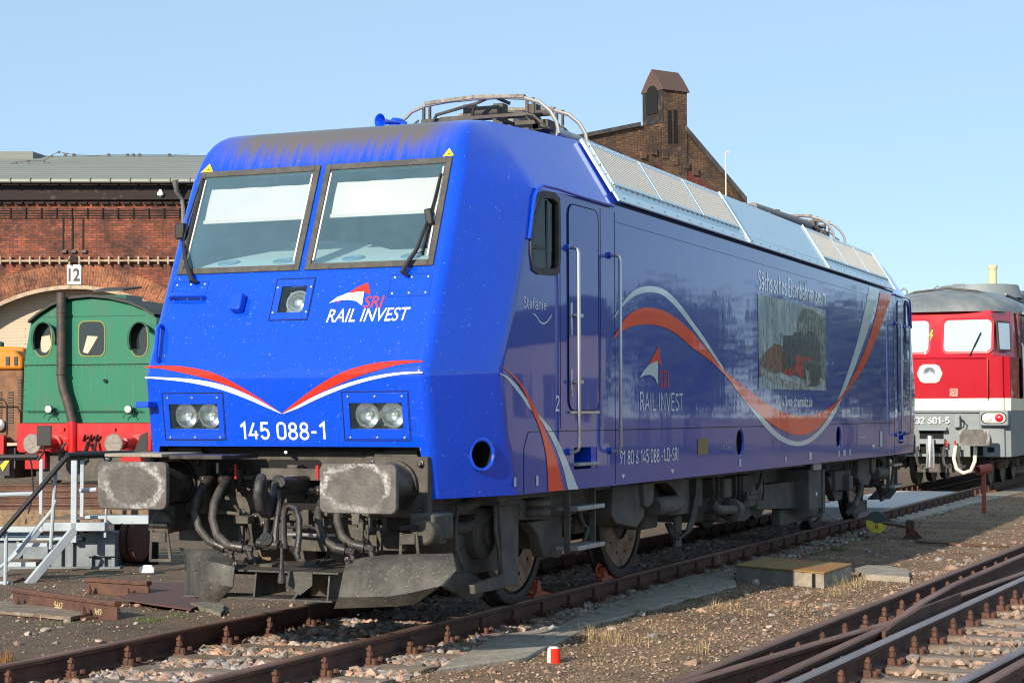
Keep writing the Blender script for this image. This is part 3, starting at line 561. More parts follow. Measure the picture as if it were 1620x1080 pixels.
# ---- side doors, rails, grooves
def sidebox(name, mat, q, x_out, depth, par=None, bevel=.008, surf=None):
    (a, b, c, d) = q; P = ux(a, b, x_out); Q = ux(c, d, x_out)
    return MB().box((x_out-depth, min(P.y, Q.y), min(P.z, Q.z)), (x_out, max(P.y, Q.y), max(P.z, Q.z))).build(name, mat, par or LOCO, bevel=bevel)
def ywarp(pts, off): return [Vector((xside(y)+off, y, z)) for y, z in pts]
for flip in (0, 1):
    fy = (lambda y: 2*YC-y) if flip else (lambda y: y)
    dp = rrect(2.45, 1.56, 3.06, 3.17, .09)
    dp = [(fy(y), z) for y, z in dp]
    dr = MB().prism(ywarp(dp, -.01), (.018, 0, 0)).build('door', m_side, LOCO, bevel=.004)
    MB().tube([Vector((xside(y)+.006, y, z)) for y, z in dp+dp[:1]], .005, 6, False).build('door_seal', m_hole, dr)
    mb = MB().bar(Vector((xside(fy(2.50))+.012, fy(2.45), 1.545)), Vector((xside(fy(3.0))+.012, fy(3.04), 1.545)), .02, .02); mb.build('door_sill', m_silver, dr)
    for z in (2.30, 1.78):
        yy = fy(2.50); x = xside(yy)
        h = MB().box((x, yy-.015, z-.16 if z > 2 else z-.12), (x+.014, yy+.015, z+.10)).build('handle_plate', m_silver, dr, bevel=.004)
        MB().cyl((x, yy, z), (x+.05, yy, z), .012, 8).bar((x+.05, yy, z), (x+.05, yy+(.13 if not flip else -.13), z), .022, .03).build('handle', m_silver, h, bevel=.003)
    for (yy, z0, z1) in ((2.44, 1.24, 2.82), (3.31, 1.23, 2.83)):
        yy = fy(yy); x = xside(yy)
        MB().tube([(x, yy, z1), (x+.06, yy, z1), (x+.085, yy, z1-.012), (x+.095, yy, z1-.04), (x+.095, yy, z0+.04), (x+.085, yy, z0+.012), (x+.06, yy, z0), (x, yy, z0)], .015, 10).build('handrail', m_silver, LOCO)
        for z in (z0, z1): MB().cyl((x-.01, yy, z), (x+.022, yy, z), .028, 14).build('rail_mount', m_bluep, LOCO)
    mb = MB()
    for yy in (2.30, 3.12, 3.43):
        yy = fy(yy); x = xside(yy)-.0015; mb.box((x, yy-.004, 1.42 if yy not in (3.43, fy(3.43)) else .96), (x+.003, yy+.004, 3.2))
    mb.build('panel_joint', m_hole, LOCO, smooth=0)
    # step in the sill pocket
    yy0, yy1 = sorted((fy(2.55), fy(3.04))); MB().box((1.36, yy0-.0, 1.125), (1.50, yy1+.0, 1.15)).build('sill_step', m_steel, LOCO, bevel=.004)
    # side window
    pts = swp if not flip else [mirY(q) for q in swp]
    c = sum((q for q in pts), Vector())/len(pts)
    for sx in (1, -1):
        if sx < 0 and flip: continue
        P = [Vector((sx*(xside(q.y)+.012), q.y, q.z)) for q in pts]; P2 = [p+(Vector((p.x, c.y, c.z))-p).normalized()*.055+Vector((0,0,0)) for p in P]
        mb = MB(); n = len(P); off = Vector((-sx*.05, 0, 0)); vs = P+P2+[p+off for p in P]+[p+off for p in P2]
        fs = []
        for i in range(n):
            j = (i+1) % n; fs += [(i, j, n+j, n+i), (2*n+i, 3*n+i, 3*n+j, 2*n+j), (i, 2*n+i, 2*n+j, j), (n+i, n+j, 3*n+j, 3*n+i)]
        mb.add(vs, fs); sw = mb.build('side_window', m_dark, LOCO, smooth=50)
        MB().poly([p-Vector((sx*.03,0,0)) for p in P2]).build('pane', m_glassd, sw, smooth=0)
        mb = MB(); mb.bar(Vector((sx*1.40, c.y+.06*(1 if not flip else -1), c.z-.5)), Vector((sx*1.41, c.y+.06*(1 if not flip else -1), c.z+.25)), .03, .03); mb.bar(Vector((sx*1.40, c.y-.24, c.z-.12)), Vector((sx*1.40, c.y+.26, c.z-.12)), .03, .03)
        mb.build('inner_frame', m_dark, sw)
gl = [onside(837,378,.012), onside(842,340,.014), onside(846,312,.016), onside(850,300,.018), onside(858,293,.02), onside(880,298,.022), onside(920,311,.022), onside(970,326,.02)]
MB().tube(gl, .014, 8).build('rain_gutter', m_bluep, LOCO)
MB().tube([mirY(q) for q in gl], .014, 8).build('rain_gutter', m_bluep, LOCO)
mb = MB().box((1.4885, 3.44, 1.397), (1.4925, 15.40, 1.404)); mb.box((1.4885, 3.44, 3.118), (1.4915, 15.40, 3.121)); mb.build('panel_joint', m_hole, LOCO, smooth=0)
mb = MB()
P = [Vector((xside(y)+.0, y, z)) for y, z in ((1.62, .95), (1.62, 1.28), (1.70, 1.40), (3.42, 1.40))]
for a, b in zip(P, P[1:]): mb.bar(a, b, .005, .007, (1,0,0))
mb.build('panel_joint', m_hole, LOCO, smooth=0)
# ---- roof hoods with air grilles
m_alu = M('sky_tinted_roof_metal', (.55,.74,.84), .45, metal=.0, coat=.2, col2=(.62,.78,.86), vs=2.5, scale=(1,.5,3))  # pale blue of the reflected sky is put into the silver panels' base colour
m_grl = M('cream_grille_metal', (.66,.63,.56), .55)
def hp(y, t, off=0, sx=1): q = Vector((1.497, y, 3.285)).lerp(Vector((1.165, y, 3.822)), t)+Vector((.85, 0, .526))*off; q.x *= sx; return q
Ya, Yb = ux(1181, 385, 1.49).y, ux(1307, 429, 1.49).y
for sx in (1, -1):
    for si, (y0, y1, grl) in enumerate(((3.46, Ya, 1), (Ya, Yb, 0), (Yb, 15.38, 1))):
        mb = MB(); g = .012
        mb.prism([hp(y0+g, .16, .0, sx), hp(y1-g, .16, 0, sx), hp(y1-g, 1, 0, sx), hp(y0+g, 1, 0, sx)], Vector((.85*sx, 0, .526))*.028)
        hd = mb.build('roof_hood', m_alu, LOCO, bevel=.004)
        MB().prism([hp(y0+g, .0, .012, sx), hp(y1-g, .0, .012, sx), hp(y1-g, .15, 0.012, sx), hp(y0+g, .15, .012, sx)], Vector((.85*sx, 0, .526))*.018).build('hood_apron', m_alu, hd, bevel=.003)
        MB().bar(hp(y1, 0, .04, sx), hp(y1, 1, .04, sx), .022, .016, (.85*sx, 0, .526)).build('joint_strip', m_alu, hd)
        k = int((y1-y0)/.36); mb = MB()
        for i in range(k): mb.cb(hp(y0+(i+.5)*(y1-y0)/k, .06, .031, sx), (.006, .03, .006))
        mb.build('apron_bolts', m_hole, hd, smooth=0)
        if grl:
            L = (y1-y0-.14)/3
            for j in range(3):
                a, b = y0+.07+j*L+.05, y0+.07+(j+1)*L-.05; mb = MB()
                mb.prism([hp(a, .30, .03, sx), hp(b, .30, .03, sx), hp(b, .90, .03, sx), hp(a, .90, .03, sx)], Vector((.85*sx, 0, .526))*.003)
                gg = mb.build('air_grille', m_hole, hd, smooth=0)
                mb = MB(); n = 24
                for i in range(n):
                    yy = a+(i+.5)*(b-a)/n; mb.bar(hp(yy, .30, .038, sx), hp(yy, .90, .038, sx), (b-a)/n*.55, .008, (.85*sx, 0, .526))
                mb.build('grille_bars', m_grl, gg, smooth=0)
                mb = MB()
                for p, q in (((a, .285), (b, .285)), ((a, .915), (b, .915)), ((a-.012, .27), (a-.012, .93)), ((b+.012, .27), (b+.012, .93))):
                    mb.bar(hp(p[0], p[1], .036, sx), hp(q[0], q[1], .036, sx), .028, .012, (.85*sx, 0, .526))
                mb.build('grille_frame', m_alu, gg)
                if sx > 0:
                    mb = MB()
                    for i in range(9):
                        for t in (.245, .955): mb.lathe(hp(a+i*(b-a)/8, t, .028, sx), (.85*sx, 0, .526), [(.011, 0), (.009, .009), (0, .011)], 7)
                    for i in range(5):
                        for yy in (a-.035, b+.035): mb.lathe(hp(yy, .3+.6*i/4, .028, sx), (.85*sx, 0, .526), [(.010, 0), (.008, .009), (0, .011)], 7)
                    mb.build('frame_bolts', M('brassy_bolt', (.42,.28,.14), .5, metal=.5), gg)
mb = MB().box((1.40, 3.44, 3.262), (1.494, 15.40, 3.280)); mb.build('shadow_gap_strip', m_hole, LOCO, smooth=0)
# ---- front fittings
def ff(px, py, off=0): return onfront(px, py, off)
def grab(a, b, off, r, name='grab_handle'):
    A, B = ff(*a), ff(*b); n = FN if A.z > 1.82 else FLN; t = (B-A).normalized()
    MB().tube([A, A+n*off*.6+t*.004, A+n*off+t*.03, B+n*off-t*.03, B+n*off*.6-t*.004, B], r, 10).build(name, m_bluep, LOCO)
grab((272, 473), (324, 472), .06, .016); grab((252, 572), (257, 517), .06, .016)
A = ff(380, 482); MB().prism([A+Vector((dx,0,0))+FU*dz for dx, dz in ((-.045,-.07),(.045,-.07),(.045,.07),(-.045,.07))], FN*.07).build('cable_socket', m_bluep, LOCO, bevel=.012)
MB().box((-1.16, .44, 1.585), (-1.05, .58, 1.63)).build('mounting_bracket', m_bluep, LOCO, bevel=.006)
for px, q in (((262,445),(336,475)), ((597,424),(673,455))):
    pass
for (x0, x1) in ((-1.07, -.77), (.74, 1.06)):
    mb = MB()
    for a, b in (((x0, 2.52), (x1, 2.52)), ((x1, 2.52), (x1, 2.36)), ((x1, 2.36), (x0, 2.36)), ((x0, 2.36), (x0, 2.52))): mb.bar(fpt(*a, .0005), fpt(*b, .0005), .004, .003, FN)
    lid = mb.build('access_cover', m_blue2, LOCO, smooth=0); mb = MB()
    for x in (x0+.03, (x0+x1)/2, x1-.03):
        for z in (2.385, 2.50): mb.lathe(fpt(x, z, 0), FN, [(.008,0),(.008,.004),(0,.006)], 7)
    mb.build('screw', m_silver, lid)
def fo(px, py, off):
    return onfront(px, py, off)
mb = MB(); w1 = [fo(312,446,.02), fo(303,444,.05), fo(297,425,.06), fo(292,402,.065), fo(290,385,.06)]
mb.tube(w1, [.014,.02,.016,.013,.012], 8)
mb.tube([fo(290,385,.06), fo(297,350,.05), fo(310,310,.04), fo(320,282,.03)], .007, 6)
wp = mb.build('wiper', m_black, LOCO)
MB().bar(fo(322,283,.03), fo(291,410,.03), .012, .03, FN).build('wiper_blade', m_black, wp)
MB().box(tuple(fo(289,366,.04)-Vector((.045,.04,.06))), tuple(fo(289,366,.04)+Vector((.03,.02,.06)))).build('wiper_motor_cover', m_black, wp, bevel=.01)
mb = MB(); mb.tube([fo(646,436,.02), fo(636,430,.045), fo(645,415,.06), fo(660,393,.065), fo(668,372,.06), fo(676,350,.05)], [.012,.02,.018,.014,.012,.010], 8)
mb.tube([fo(676,350,.05), fo(684,325,.045), fo(691,300,.04), fo(697,275,.03)], .007, 6); mb.tube([fo(646,417,.03), fo(652,403,.05), fo(668,397,.05), fo(671,385,.04)], .004, 6)
wp = mb.build('wiper', m_black, LOCO)
MB().bar(fo(698,274,.025), fo(668,402,.025), .012, .03, FN).build('wiper_blade', m_black, wp)
P = fo(679,343,.05); MB().cb(P, (.055, .04, .12), Matrix.Rotation(-.2, 3, 'Y')).build('wiper_motor_cover', m_black, wp, bevel=.012)
# ---- buffer beam
BY = .80
m_beam = m_grime
mb = MB().box((-1.05, BY, .80), (1.05, 2.0, 1.32)); mb.box((-.45, BY+.02, .55), (.62, BY+.25, .80)); mb.box((-1.05,BY+.05,.6),(-.45,BY+.2,.80)); mb.box((.62,BY+.05,.62),(1.08,BY+.2,.80)); beam = mb.build('buffer_beam', m_beam, LOCO, bevel=.008)
def bq(px, py, y=BY): return uy(px, py, y)
def fbox(name, mat, x0, y0, x1, y1, yf_, dep, par=beam, bevel=.006):
    a = bq(x0, y1, yf_); b = bq(x1, y0, yf_)
    return MB().box((a.x, yf_, a.z), (b.x, yf_+dep, b.z)).build(name, mat, par, bevel=bevel)
mb = MB(); a = bq(422,743,BY-.004); b = bq(509,727,BY-.004); mb.prism([(x, BY-.004, z) for x, z in rrect(a.x, a.z, b.x, b.z, .035)], (0,.003,0)); mb.build('beam_slot', m_hole, beam, smooth=0)
fbox('cross_member', m_grime, 412, 741, 506, 759, .62, .06); fbox('cross_member', m_grime, 425, 777, 506, 780, .58, .25)
fbox('draw_gear_recess', m_hole, 440, 760, 506, 778, BY-.02, .02); fbox('draw_gear_recess', m_hole, 428, 795, 505, 806, BY-.02, .02)
fbox('cross_member', m_grime, 330, 900, 548, 906, .45, .5); fbox('tool_box', M('ochre_grease', (.16,.10,.05), .8, bump=.3), 408, 868, 438, 898, 1.0, .3)
fbox('cross_member', m_grime, 375, 815, 500, 821, .76, .05)
for x in (395, 478, 470, 520): fbox('hanger_plate', m_grime, x, 822, x+5, 860, .85, .1)
for x, y in ((413,749),(700,0),(428,768),(480,785),(330,735),(608,740)):
    if x < 700: MB().lathe(bq(x, y, BY), (0,-1,0), [(.03,0),(.03,.015),(.02,.025),(0,.028)], 10).build('bolt_head', m_grime, beam)
# panels under the nose, either side
fbox('nose_underpanel', m_grime, 258, 708, 318, 724, .72, .1); fbox('nose_underpanel', m_grime, 592, 712, 660, 742, .74, .1)
fbox('nose_underpanel', m_hole, 324, 708, 600, 713, .70, .1)
MB().cyl(bq(452,715,.66), bq(452,715,.80), .012, 8).build('indicator_lamp', m_white, beam)
# platform plank above left buffer
MB().box((-1.20,.12,1.235),(-.72,.66,1.26)).build('walk_plank', m_conc, LOCO, bevel=.004)
MB().box((-.72,.2,1.22),(-.28,.7,1.25)).build('walk_plank', m_oily, LOCO, bevel=.004)
m_bface = M('worn_buffer_face', (.065,.06,.055), .6, metal=.2, col2=(.13,.12,.11), vs=6, lo=.35, hi=.65, bump=.4, bs=45)
t = m_bface.node_tree; b = t.nodes['Principled BSDF']; oldl = b.inputs['Base Color'].links[0].from_socket
tc = t.nodes.new('ShaderNodeTexCoord'); sx_ = t.nodes.new('ShaderNodeSeparateXYZ'); t.links.new(tc.outputs['UV'], sx_.inputs[0])
# pale grease ring, worn by contact: mask in the plate's own UV
mpn = t.nodes.new('ShaderNodeMapping'); mpn.inputs['Location'].default_value = (-.49,-.52,0); t.links.new(tc.outputs['UV'], mpn.inputs[0])
ln = N(t, 'ShaderNodeVectorMath', operation='LENGTH'); t.links.new(mpn.outputs[0], ln.inputs[0])
ad = N(t, 'ShaderNodeMath', operation='MULTIPLY_ADD'); t.links.new(noisen(t, coords(t), 3.2, 6, .7), ad.inputs[0]); ad.inputs[1].default_value = .62; t.links.new(ln.outputs['Value'], ad.inputs[2])
rg = ramp(t, ad.outputs[0], [(.62, 0), (.67, 1), (.72, 1), (.77, 0)]); sp = ramp(t, noisen(t, coords(t), 28, 6, .75), [(.42, .1), (.60, 1)])
mm = N(t, 'ShaderNodeMath', operation='MULTIPLY'); t.links.new(rg.outputs[0], mm.inputs[0]); sp2 = N(t, 'ShaderNodeMath', operation='MULTIPLY'); t.links.new(sp.outputs[0], sp2.inputs[0]); t.links.new(ramp(t, noisen(t, coords(t), 2.4, 3, .5), [(.42, .12), (.56, 1)]).outputs[0], sp2.inputs[1]); t.links.new(sp2.outputs[0], mm.inputs[1])
t.links.new(mix(t, mm.outputs[0], oldl, (.42,.41,.395)), b.inputs['Base Color'])
def buffer(cx, my=0):
    F = (lambda y: 2*YC-y) if my else (lambda y: y); d = -1 if my else 1
    mb = MB(); mb.prism([(x, F(0), z) for x, z in rrect(cx-.285, .875, cx+.285, 1.205, .045)], (0, d*.045, 0))
    bf = mb.build('buffer', m_bface, LOCO, bevel=.006)
    me = bf.data; uv = me.uv_layers.new(name='UVMap')
    for lp in me.loops:
        v = me.vertices[lp.vertex_index].co; uv.data[lp.index].uv = ((v.x-cx)/.62+.5, (v.z-1.04)/.42+.5)
    MB().lathe((cx, F(.045), 1.04), (0, d, 0), [(.115,0),(.115,.14),(.135,.16),(.135,.22),(.155,.26),(.155,.50),(.17,.50),(.17,.54)], 28).build('buffer_sleeve', m_oily, bf)
    mb = MB(); y0, y1 = sorted((F(.58), F(.66))); mb.box((cx-.24, y0, .82), (cx+.24, y1, 1.24)); y0, y1 = sorted((F(.66), F(.9))); mb.box((cx-.20, y0, .86), (cx+.20, y1, 1.22)); mb.build('base_plate', m_grime, bf, bevel=.008)
    for ax in (-.19, .19):
        for az in (-.16, .16): MB().lathe((cx+ax, F(.58), 1.03+az), (0, -d, 0), [(.026,0),(.026,.016),(.018,.018),(.018,.04),(0,.042)], 6).build('bolt', m_oily, bf)
    return bf
for cx in (-.888, .888): buffer(cx); buffer(cx, 1)
# draw hook and screw coupling
mb = MB(); hk = []
for a, r in ((200,.10),(235,.105),(270,.11),(310,.11),(350,.105),(20,.095)): hk.append((0, .02+r*cos(radians(a))*1.0, 1.02+r*1.25*sin(radians(a))))
x0 = bq(424, 776, .1).x
prof = [(.62,1.10),(.30,1.10),(.22,1.12),(.18,1.07),(.16,1.00),(.10,.97),(.05,1.02),(.03,1.12),(-.0,1.14),(-.05,1.08),(-.07,.98),(-.03,.88),(.05,.83),(.14,.83),(.22,.88),(.30,.96),(.62,.98)]
mb.prism([(x0-.028, y, z) for y, z in prof], (.065, 0, 0)); hook = mb.build('draw_hook', m_oily, LOCO, bevel=.02)
cpl = []
def tb(name, pts, r, mat=m_oily, par=LOCO, n=10, world=None):
    return MB().tube(pts, r, n).build(name, mat, par)
pin = bq(447, 764, .22)
tb('shackle', [bq(446,762,.25), bq(440,775,.2), bq(441,800,.14), bq(437,830,.10), bq(434,860,.08)], [.03,.022,.02,.022,.032], par=hook)
tb('shackle', [bq(424,800,.25), bq(422,825,.16), bq(420,845,.12), bq(412,858,.08)], [.02,.018,.02,.03], par=hook)
MB().cyl(bq(408,858,.08), bq(442,862,.08), .036, 14).cyl(bq(421,852,.02), bq(421,852,.14), .045, 14).build('coupling_nut', m_oily, hook, bevel=.004)
tb('screw_spindle', [bq(442,861,.08), bq(452,866,.12), bq(475,872,.18)], [.028,.022,.026], par=hook)
tb('tension_lever', [bq(446,866,.06), bq(446,880,.05), bq(445.5,900,.04), bq(445.5,916,.04), bq(445.5,922,.04)], [.012,.012,.014,.028,.026], par=hook)
tb('link_loop', [bq(451,868,.10), bq(449,850,.10), bq(449,815,.14), bq(452,803,.16), bq(459,800,.16), bq(468,805,.16), bq(473,822,.14), bq(473,850,.10), bq(469,875,.08), bq(472,884,.08)], [.022,.022,.022,.024,.018,.024,.024,.022,.024,.02], par=hook)
MB().cyl(bq(444,762,.16), bq(466,763,.34), .034, 12).build('hook_pin', m_oily, hook)
# brake hoses with cocks
def hose(valve, pts, r, handle, hmat):
    v = bq(*valve, .62)
    h = MB().tube(pts, r, 12).build('brake_hose', m_rubber, LOCO)
    MB().cyl(v+Vector((0,.2,0)), v+Vector((0,-.06,0)), .035, 12).cyl(v+Vector((-.05,0,0)), v+Vector((.05,.0,-.01)), .026, 12).lathe(v+Vector((0,-.06,0)), (0,-1,0), [(.03,0),(.035,.02),(.02,.035),(0,.04)], 12).build('air_cock', m_oily, h)
    a = bq(*handle[0], .55); b_ = bq(*handle[1], .55); MB().tube([a, b_], [.010,.013], 8).build('cock_handle', hmat, h)
    e = pts[-1]; dv_ = (pts[-1]-pts[-2]).normalized(); MB().cyl(e-dv_*.05, e+dv_*.03, r*1.25, 12).cyl(e+dv_*.02, e+dv_*.10, r*.9, 10).cyl(e+dv_*.06+Vector((0,0,.02)), e+dv_*.09-Vector((0,0,.07)), r*.8, 8).cyl(e+dv_*.02+Vector((0,-.03,.035)), e+dv_*.02+Vector((0,.02,.05)), .012, 6).build('hose_coupling', m_oily, h)
    MB().cyl(pts[0]-Vector((0,-.03,-.02)), pts[0]+(pts[1]-pts[0]).normalized()*.05, r*1.2, 10).build('hose_clamp', m_oily, h)
    for q in (pts[0], pts[-1]): pass
    return h
hose((331,757), [bq(331,758,.55), bq(321,768,.45), bq(312,785,.40), bq(308,810,.36), bq(315,835,.34), bq(330,855,.34), bq(350,864,.36)], .029, ((344,748),(344,732)), m_steel)
hose((360,758), [bq(358,759,.55), bq(348,775,.42), bq(339,795,.36), bq(336,820,.32), bq(343,845,.31), bq(360,862,.32), bq(378,865,.34)], .031, ((373,757),(372,734)), m_redh)
hose((512,775), [bq(508,795,.55), bq(503,812,.5), bq(505,835,.45), bq(515,855,.42), bq(530,866,.42), bq(542,869,.42)], .030, ((502,758),(502,736)), m_redh)
hose((538,790), [bq(534,800,.55), bq(534,825,.5), bq(541,848,.46), bq(555,860,.45), bq(572,864,.45)], .030, ((545,760),(545,750)), m_oily)
tb('thin_cable', [bq(440,884,.7), bq(470,900,.6), bq(505,895,.6), bq(518,878,.6), bq(520,860,.7)], .008, m_rubber)
tb('thin_cable', [bq(370,800,.75), bq(395,815,.74), bq(405,820,.74)], .009, m_steel)
for k, (cx, s) in enumerate(((255, -1), (668, 1))):
    # electric socket with folding step under each buffer
    oy = 0 if s > 0 else -16
    a = bq(cx-22, 812+oy, .45); b_ = bq(cx+28, 862+oy, .45)
    mb = MB().box((a.x+.02, .42, b_.z+.02), (b_.x-.03, .75, a.z)); mb.cyl(((a.x+b_.x)/2+.03, .36, (a.z+b_.z)/2-.02), ((a.x+b_.x)/2+.03, .5, (a.z+b_.z)/2-.02), .085, 16); sk_ = mb.build('cable_socket', m_grime, LOCO, bevel=.02)
    mb = MB(); l, r_, t_, bt, tp = cx-37, cx-4, 842+oy, 896+oy, 862+oy
    if s < 0: l, r_, t_, bt, tp = 236, 270, 838, 888, 860
    for p, q, w in (((l+4, t_), (l+2, bt), .022), ((r_-6, t_), (r_, bt), .022), ((l+2, bt-2), (r_, bt-2), .022), ((l+4, (t_+tp)/2), (r_-6, (t_+tp)/2), .07)):
        mb.bar(bq(*p, .30), bq(*q, .30), w, w*.6, (0,-1,0))
    mb.build('socket_flap', m_grime, sk_, bevel=.003)
    MB().cyl(bq(l+2, t_-8, .34), bq(r_-4, t_-8, .34), .018, 8).build('hinge_rod', m_oily, sk_)
MB().lathe(bq(426,0,.7), (0,1,0), [(0,0)], 6)
for (x0, y0, x1, y1) in ((290,797,306,834), (583,815,612,840)):
    c = bq((x0+x1)/2, (y0+y1)/2, .6); c2_ = bq(x1, y1, .6); w = c2_.x-c.x; h_ = c.z-c2_.z
    R1 = [(c.x+w*cos(a)*.62, .6, c.z+h_*sin(a)*.62) for a in [2*pi*i/16 for i in range(16)]]; R2 = [(c.x+w*max(-1,min(1,1.4*cos(a))), .6, c.z+h_*max(-1,min(1,1.4*sin(a)))) for a in [2*pi*i/16 for i in range(16)]]
    mb = MB(); mb.grid([R1+R1[:1], R2+R2[:1]]); mb.grid([[(q[0], .62, q[2]) for q in R1+R1[:1]], [(q[0], .62, q[2]) for q in R2+R2[:1]]]); mb.build('eye_plate', m_grime, LOCO)
# snow ploughs
def plough(rows, ys, sgn=1):
    R_ = [[uy(px, py, y) for (px, py), y in zip(r, yy)] for r, yy in zip(rows, ys)]
    mb = MB(); mb.grid(R_); mb.grid([[q+Vector((0,.012,0)) for q in r] for r in R_])
    return mb.build('snow_plough', m_plough, LOCO, smooth=38)
m_plough = M('scuffed_plough_steel', (.04,.038,.034), .6, metal=.15, col2=(.085,.078,.066), vs=6, speck=(.19,.165,.12), sp_s=60, sp_t=.66, bump=.3, bs=40)
pl2 = plough([[(548,888),(575,881),(610,877),(660,876),(716,875)], [(543,905),(575,902),(610,900),(665,900),(722,902)], [(535,944),(575,944),(615,943),(655,936),(697,926)], [(528,962),(560,961),(590,960),(625,959),(657,955)]],
       [(.22,.2,.2,.2,.25), (.10,.08,.08,.08,.14), (.04,.02,.02,.02,.08), (.10,.08,.08,.08,.12)])
pl1 = plough([[(283,866),(300,868),(318,870),(345,873),(371,887)], [(291,880),(305,884),(322,886),(345,890),(371,896)], [(294,915),(306,918),(322,920),(345,924),(368,928)], [(290,938),(303,943),(318,948),(335,953),(345,951)]],
       [(.55,.35,.25,.22,.25), (.5,.25,.12,.08,.12), (.5,.22,.06,.04,.08), (.5,.28,.12,.10,.12)])
mb = MB()
for x0, x1 in ((-1.0,-.05),(.02,.62)):
    pass
zt2, zb2 = uy(450, 902, .2).z, uy(450, 948, .2).z
mb.box((-.50, .16, zt2-.012), (.66, .6, zt2)); mb.box((-.55, .14, zb2), (.62, .4, zb2+.012))
for px in (404, 520): x = uy(px, 902, .2).x; mb.prism([(x, .17, zb2+.012), (x, .6, zb2+.012), (x, .6, zt2-.012), (x, .20, zt2-.012)], (.012,0,0))
a, b_ = uy(455,902,.15).x, uy(494,902,.15).x; mb.prism([(a,.15,zt2),(b_,.15,zt2),(b_,.15,zt2-.09),((a+b_)/2,.15,zt2-.16),(a,.15,zt2-.09)], (0,.012,0)); mb.prism([(b_-.02,.17,zt2-.02),(b_+.0,.17,zt2-.02),(b_-.15,.17,zb2+.01),(b_-.17,.17,zb2+.01)], (0,.3,0)); mb.build('plough_crossbeam', m_plough, LOCO)
# ---- bogies
m_wheel = M('wheel_tread_steel', (.03,.028,.026), .5, metal=.3, col2=(.06,.055,.05), vs=6); m_disc = M('brake_disc_steel', (.30,.24,.20), .35, metal=.8, col2=(.10,.08,.07), vs=8, scale=(1,1,1))
WY = (2.90, 5.50, 2*YC-5.50, 2*YC-2.90)
def wheelset(y):
    ax = MB().cyl((-.70, y, .625), (.70, y, .625), .09, 16).build('axle', m_grime2, LOCO)
    for sx in (1, -1):
        w = MB().lathe((sx*.68, y, .625), (sx, 0, 0), [(.0,.0),(.12,-.01),(.16,.0),(.50,.02),(.54,-.01),(.655,-.01),(.655,.015),(.63,.035),(.625,.13),(.615,.135),(.545,.135),(.535,.10),(.16,.105),(.15,.16),(.12,.17),(0,.17)], 56).build('wheel', m_wheel, LOCO)
        d = MB().lathe((sx*.68, y, .625), (sx, 0, 0), [(.27,.105),(.27,.125),(.52,.125),(.52,.10)], 56).build('brake_disc', m_disc, w)
        mb = MB()
        for i in range(12):
            a = 2*pi*(i+.5)/12; mb.cyl((sx*.806, y+.40*cos(a), .625+.40*sin(a)), (sx*.8065, y+.40*cos(a), .625+.40*sin(a)), .018, 10)
        mb.build('disc_bolts', m_hole, w, smooth=0)
for y in WY: wheelset(y)
def sb(name, x0, y0, x1, y1, xp=1.30, dep=.25, mat=m_grime2, bevel=.012):
    a = ux(x0, y0, xp); b_ = ux(x1, y1, xp)
    return MB().box((xp-dep, min(a.y,b_.y), min(a.z,b_.z)), (xp, max(a.y,b_.y), max(a.z,b_.z))).build(name, mat, LOCO, bevel=bevel)
def sp(name, pts, xp=1.30, dep=.08, mat=m_grime2, bevel=.01): return MB().prism([ux(x, y, xp) for x, y in pts], (-dep, 0, 0)).build(name, mat, LOCO, bevel=bevel)
def st(name, pts, r, mat=m_grime2, n=10): return MB().tube([ux(x, y, xp) for x, y, xp in pts], r, n).build(name, mat, LOCO)
for c in (4.2, 2*YC-4.2):
    mb = MB(); mb.box((.95, c-1.9, .70), (1.12, c+1.9, .90)); mb.box((-1.12, c-1.9, .70), (-.95, c+1.9, .90)); mb.box((-.95, c-.25, .5), (.95, c+.25, .9))
    for e in (-1, 1): mb.box((-.95, c+e*1.8, .6), (.95, c+e*1.9, .85))
    mb.build('bogie_frame', m_grime2, LOCO, bevel=.02)
    for w in (-1.3, 1.3):
        for sx in (1, -1):
            for e in (-.36, .36):
                P = [Vector((sx*1.08+.075*cos(a), c+w+e+.075*sin(a), .62+.26*a/(2*pi*5))) for a in [2*pi*i/12 for i in range(61)]]
                MB().tube(P, .016, 6).build('coil_spring', m_grime2, LOCO)
            MB().box((sx*1.0-.11, c+w-.22, .46), (sx*1.0+.11, c+w+.22, .76)).build('axle_box', m_grime2, LOCO, bevel=.03)
mb = MB().box((-1.30, 1.4, .90), (1.30, 17.4, .955)); mb.box((-1.0, 7.2, .42), (1.0, 11.8, .9)); mb.box((-.4, 2.0, .35), (.4, 7.0, .8)); mb.box((-.4, 12, .35), (.4, 16.8, .8)); mb.build('underframe', m_grime2, LOCO)
# first bogie, from the nose backwards
sp('guard_iron_bracket', [(790,790),(821,788),(821,925),(752,940),(750,925),(797,908)], 1.22, .05)
sb('bracket_head', 792, 783, 826, 796, 1.26, .2); sb('sand_box', 738, 800, 768, 838, .95, .3); sb('motor_casing', 722, 838, 790, 900, .98, .35)
st('air_pipe', [(703,835,.9),(735,834,1.0),(760,825,1.05),(780,808,1.1),(788,788,1.1)], .045, m_grime2, 12); st('air_pipe', [(705,806,1.0),(730,803,1.05),(755,790,1.1)], .05)
sp('rail_guard', [(716,908),(746,905),(765,918),(765,942),(745,952),(700,926)], 1.0, .03)
st('cable', [(724,800,1.1),(721,830,1.1),(722,870,1.1),(733,900,1.05)], .014); st('cable', [(783,800,1.25),(784,840,1.25),(790,880,1.2)], .014)
MB().lathe(ux(765, 842, 1.05), (1,0,0), [(.20,-.2),(.20,0),(.17,.03),(.10,.03),(.10,.06),(0,.06)], 24).build('brake_cylinder', m_grime2, LOCO)
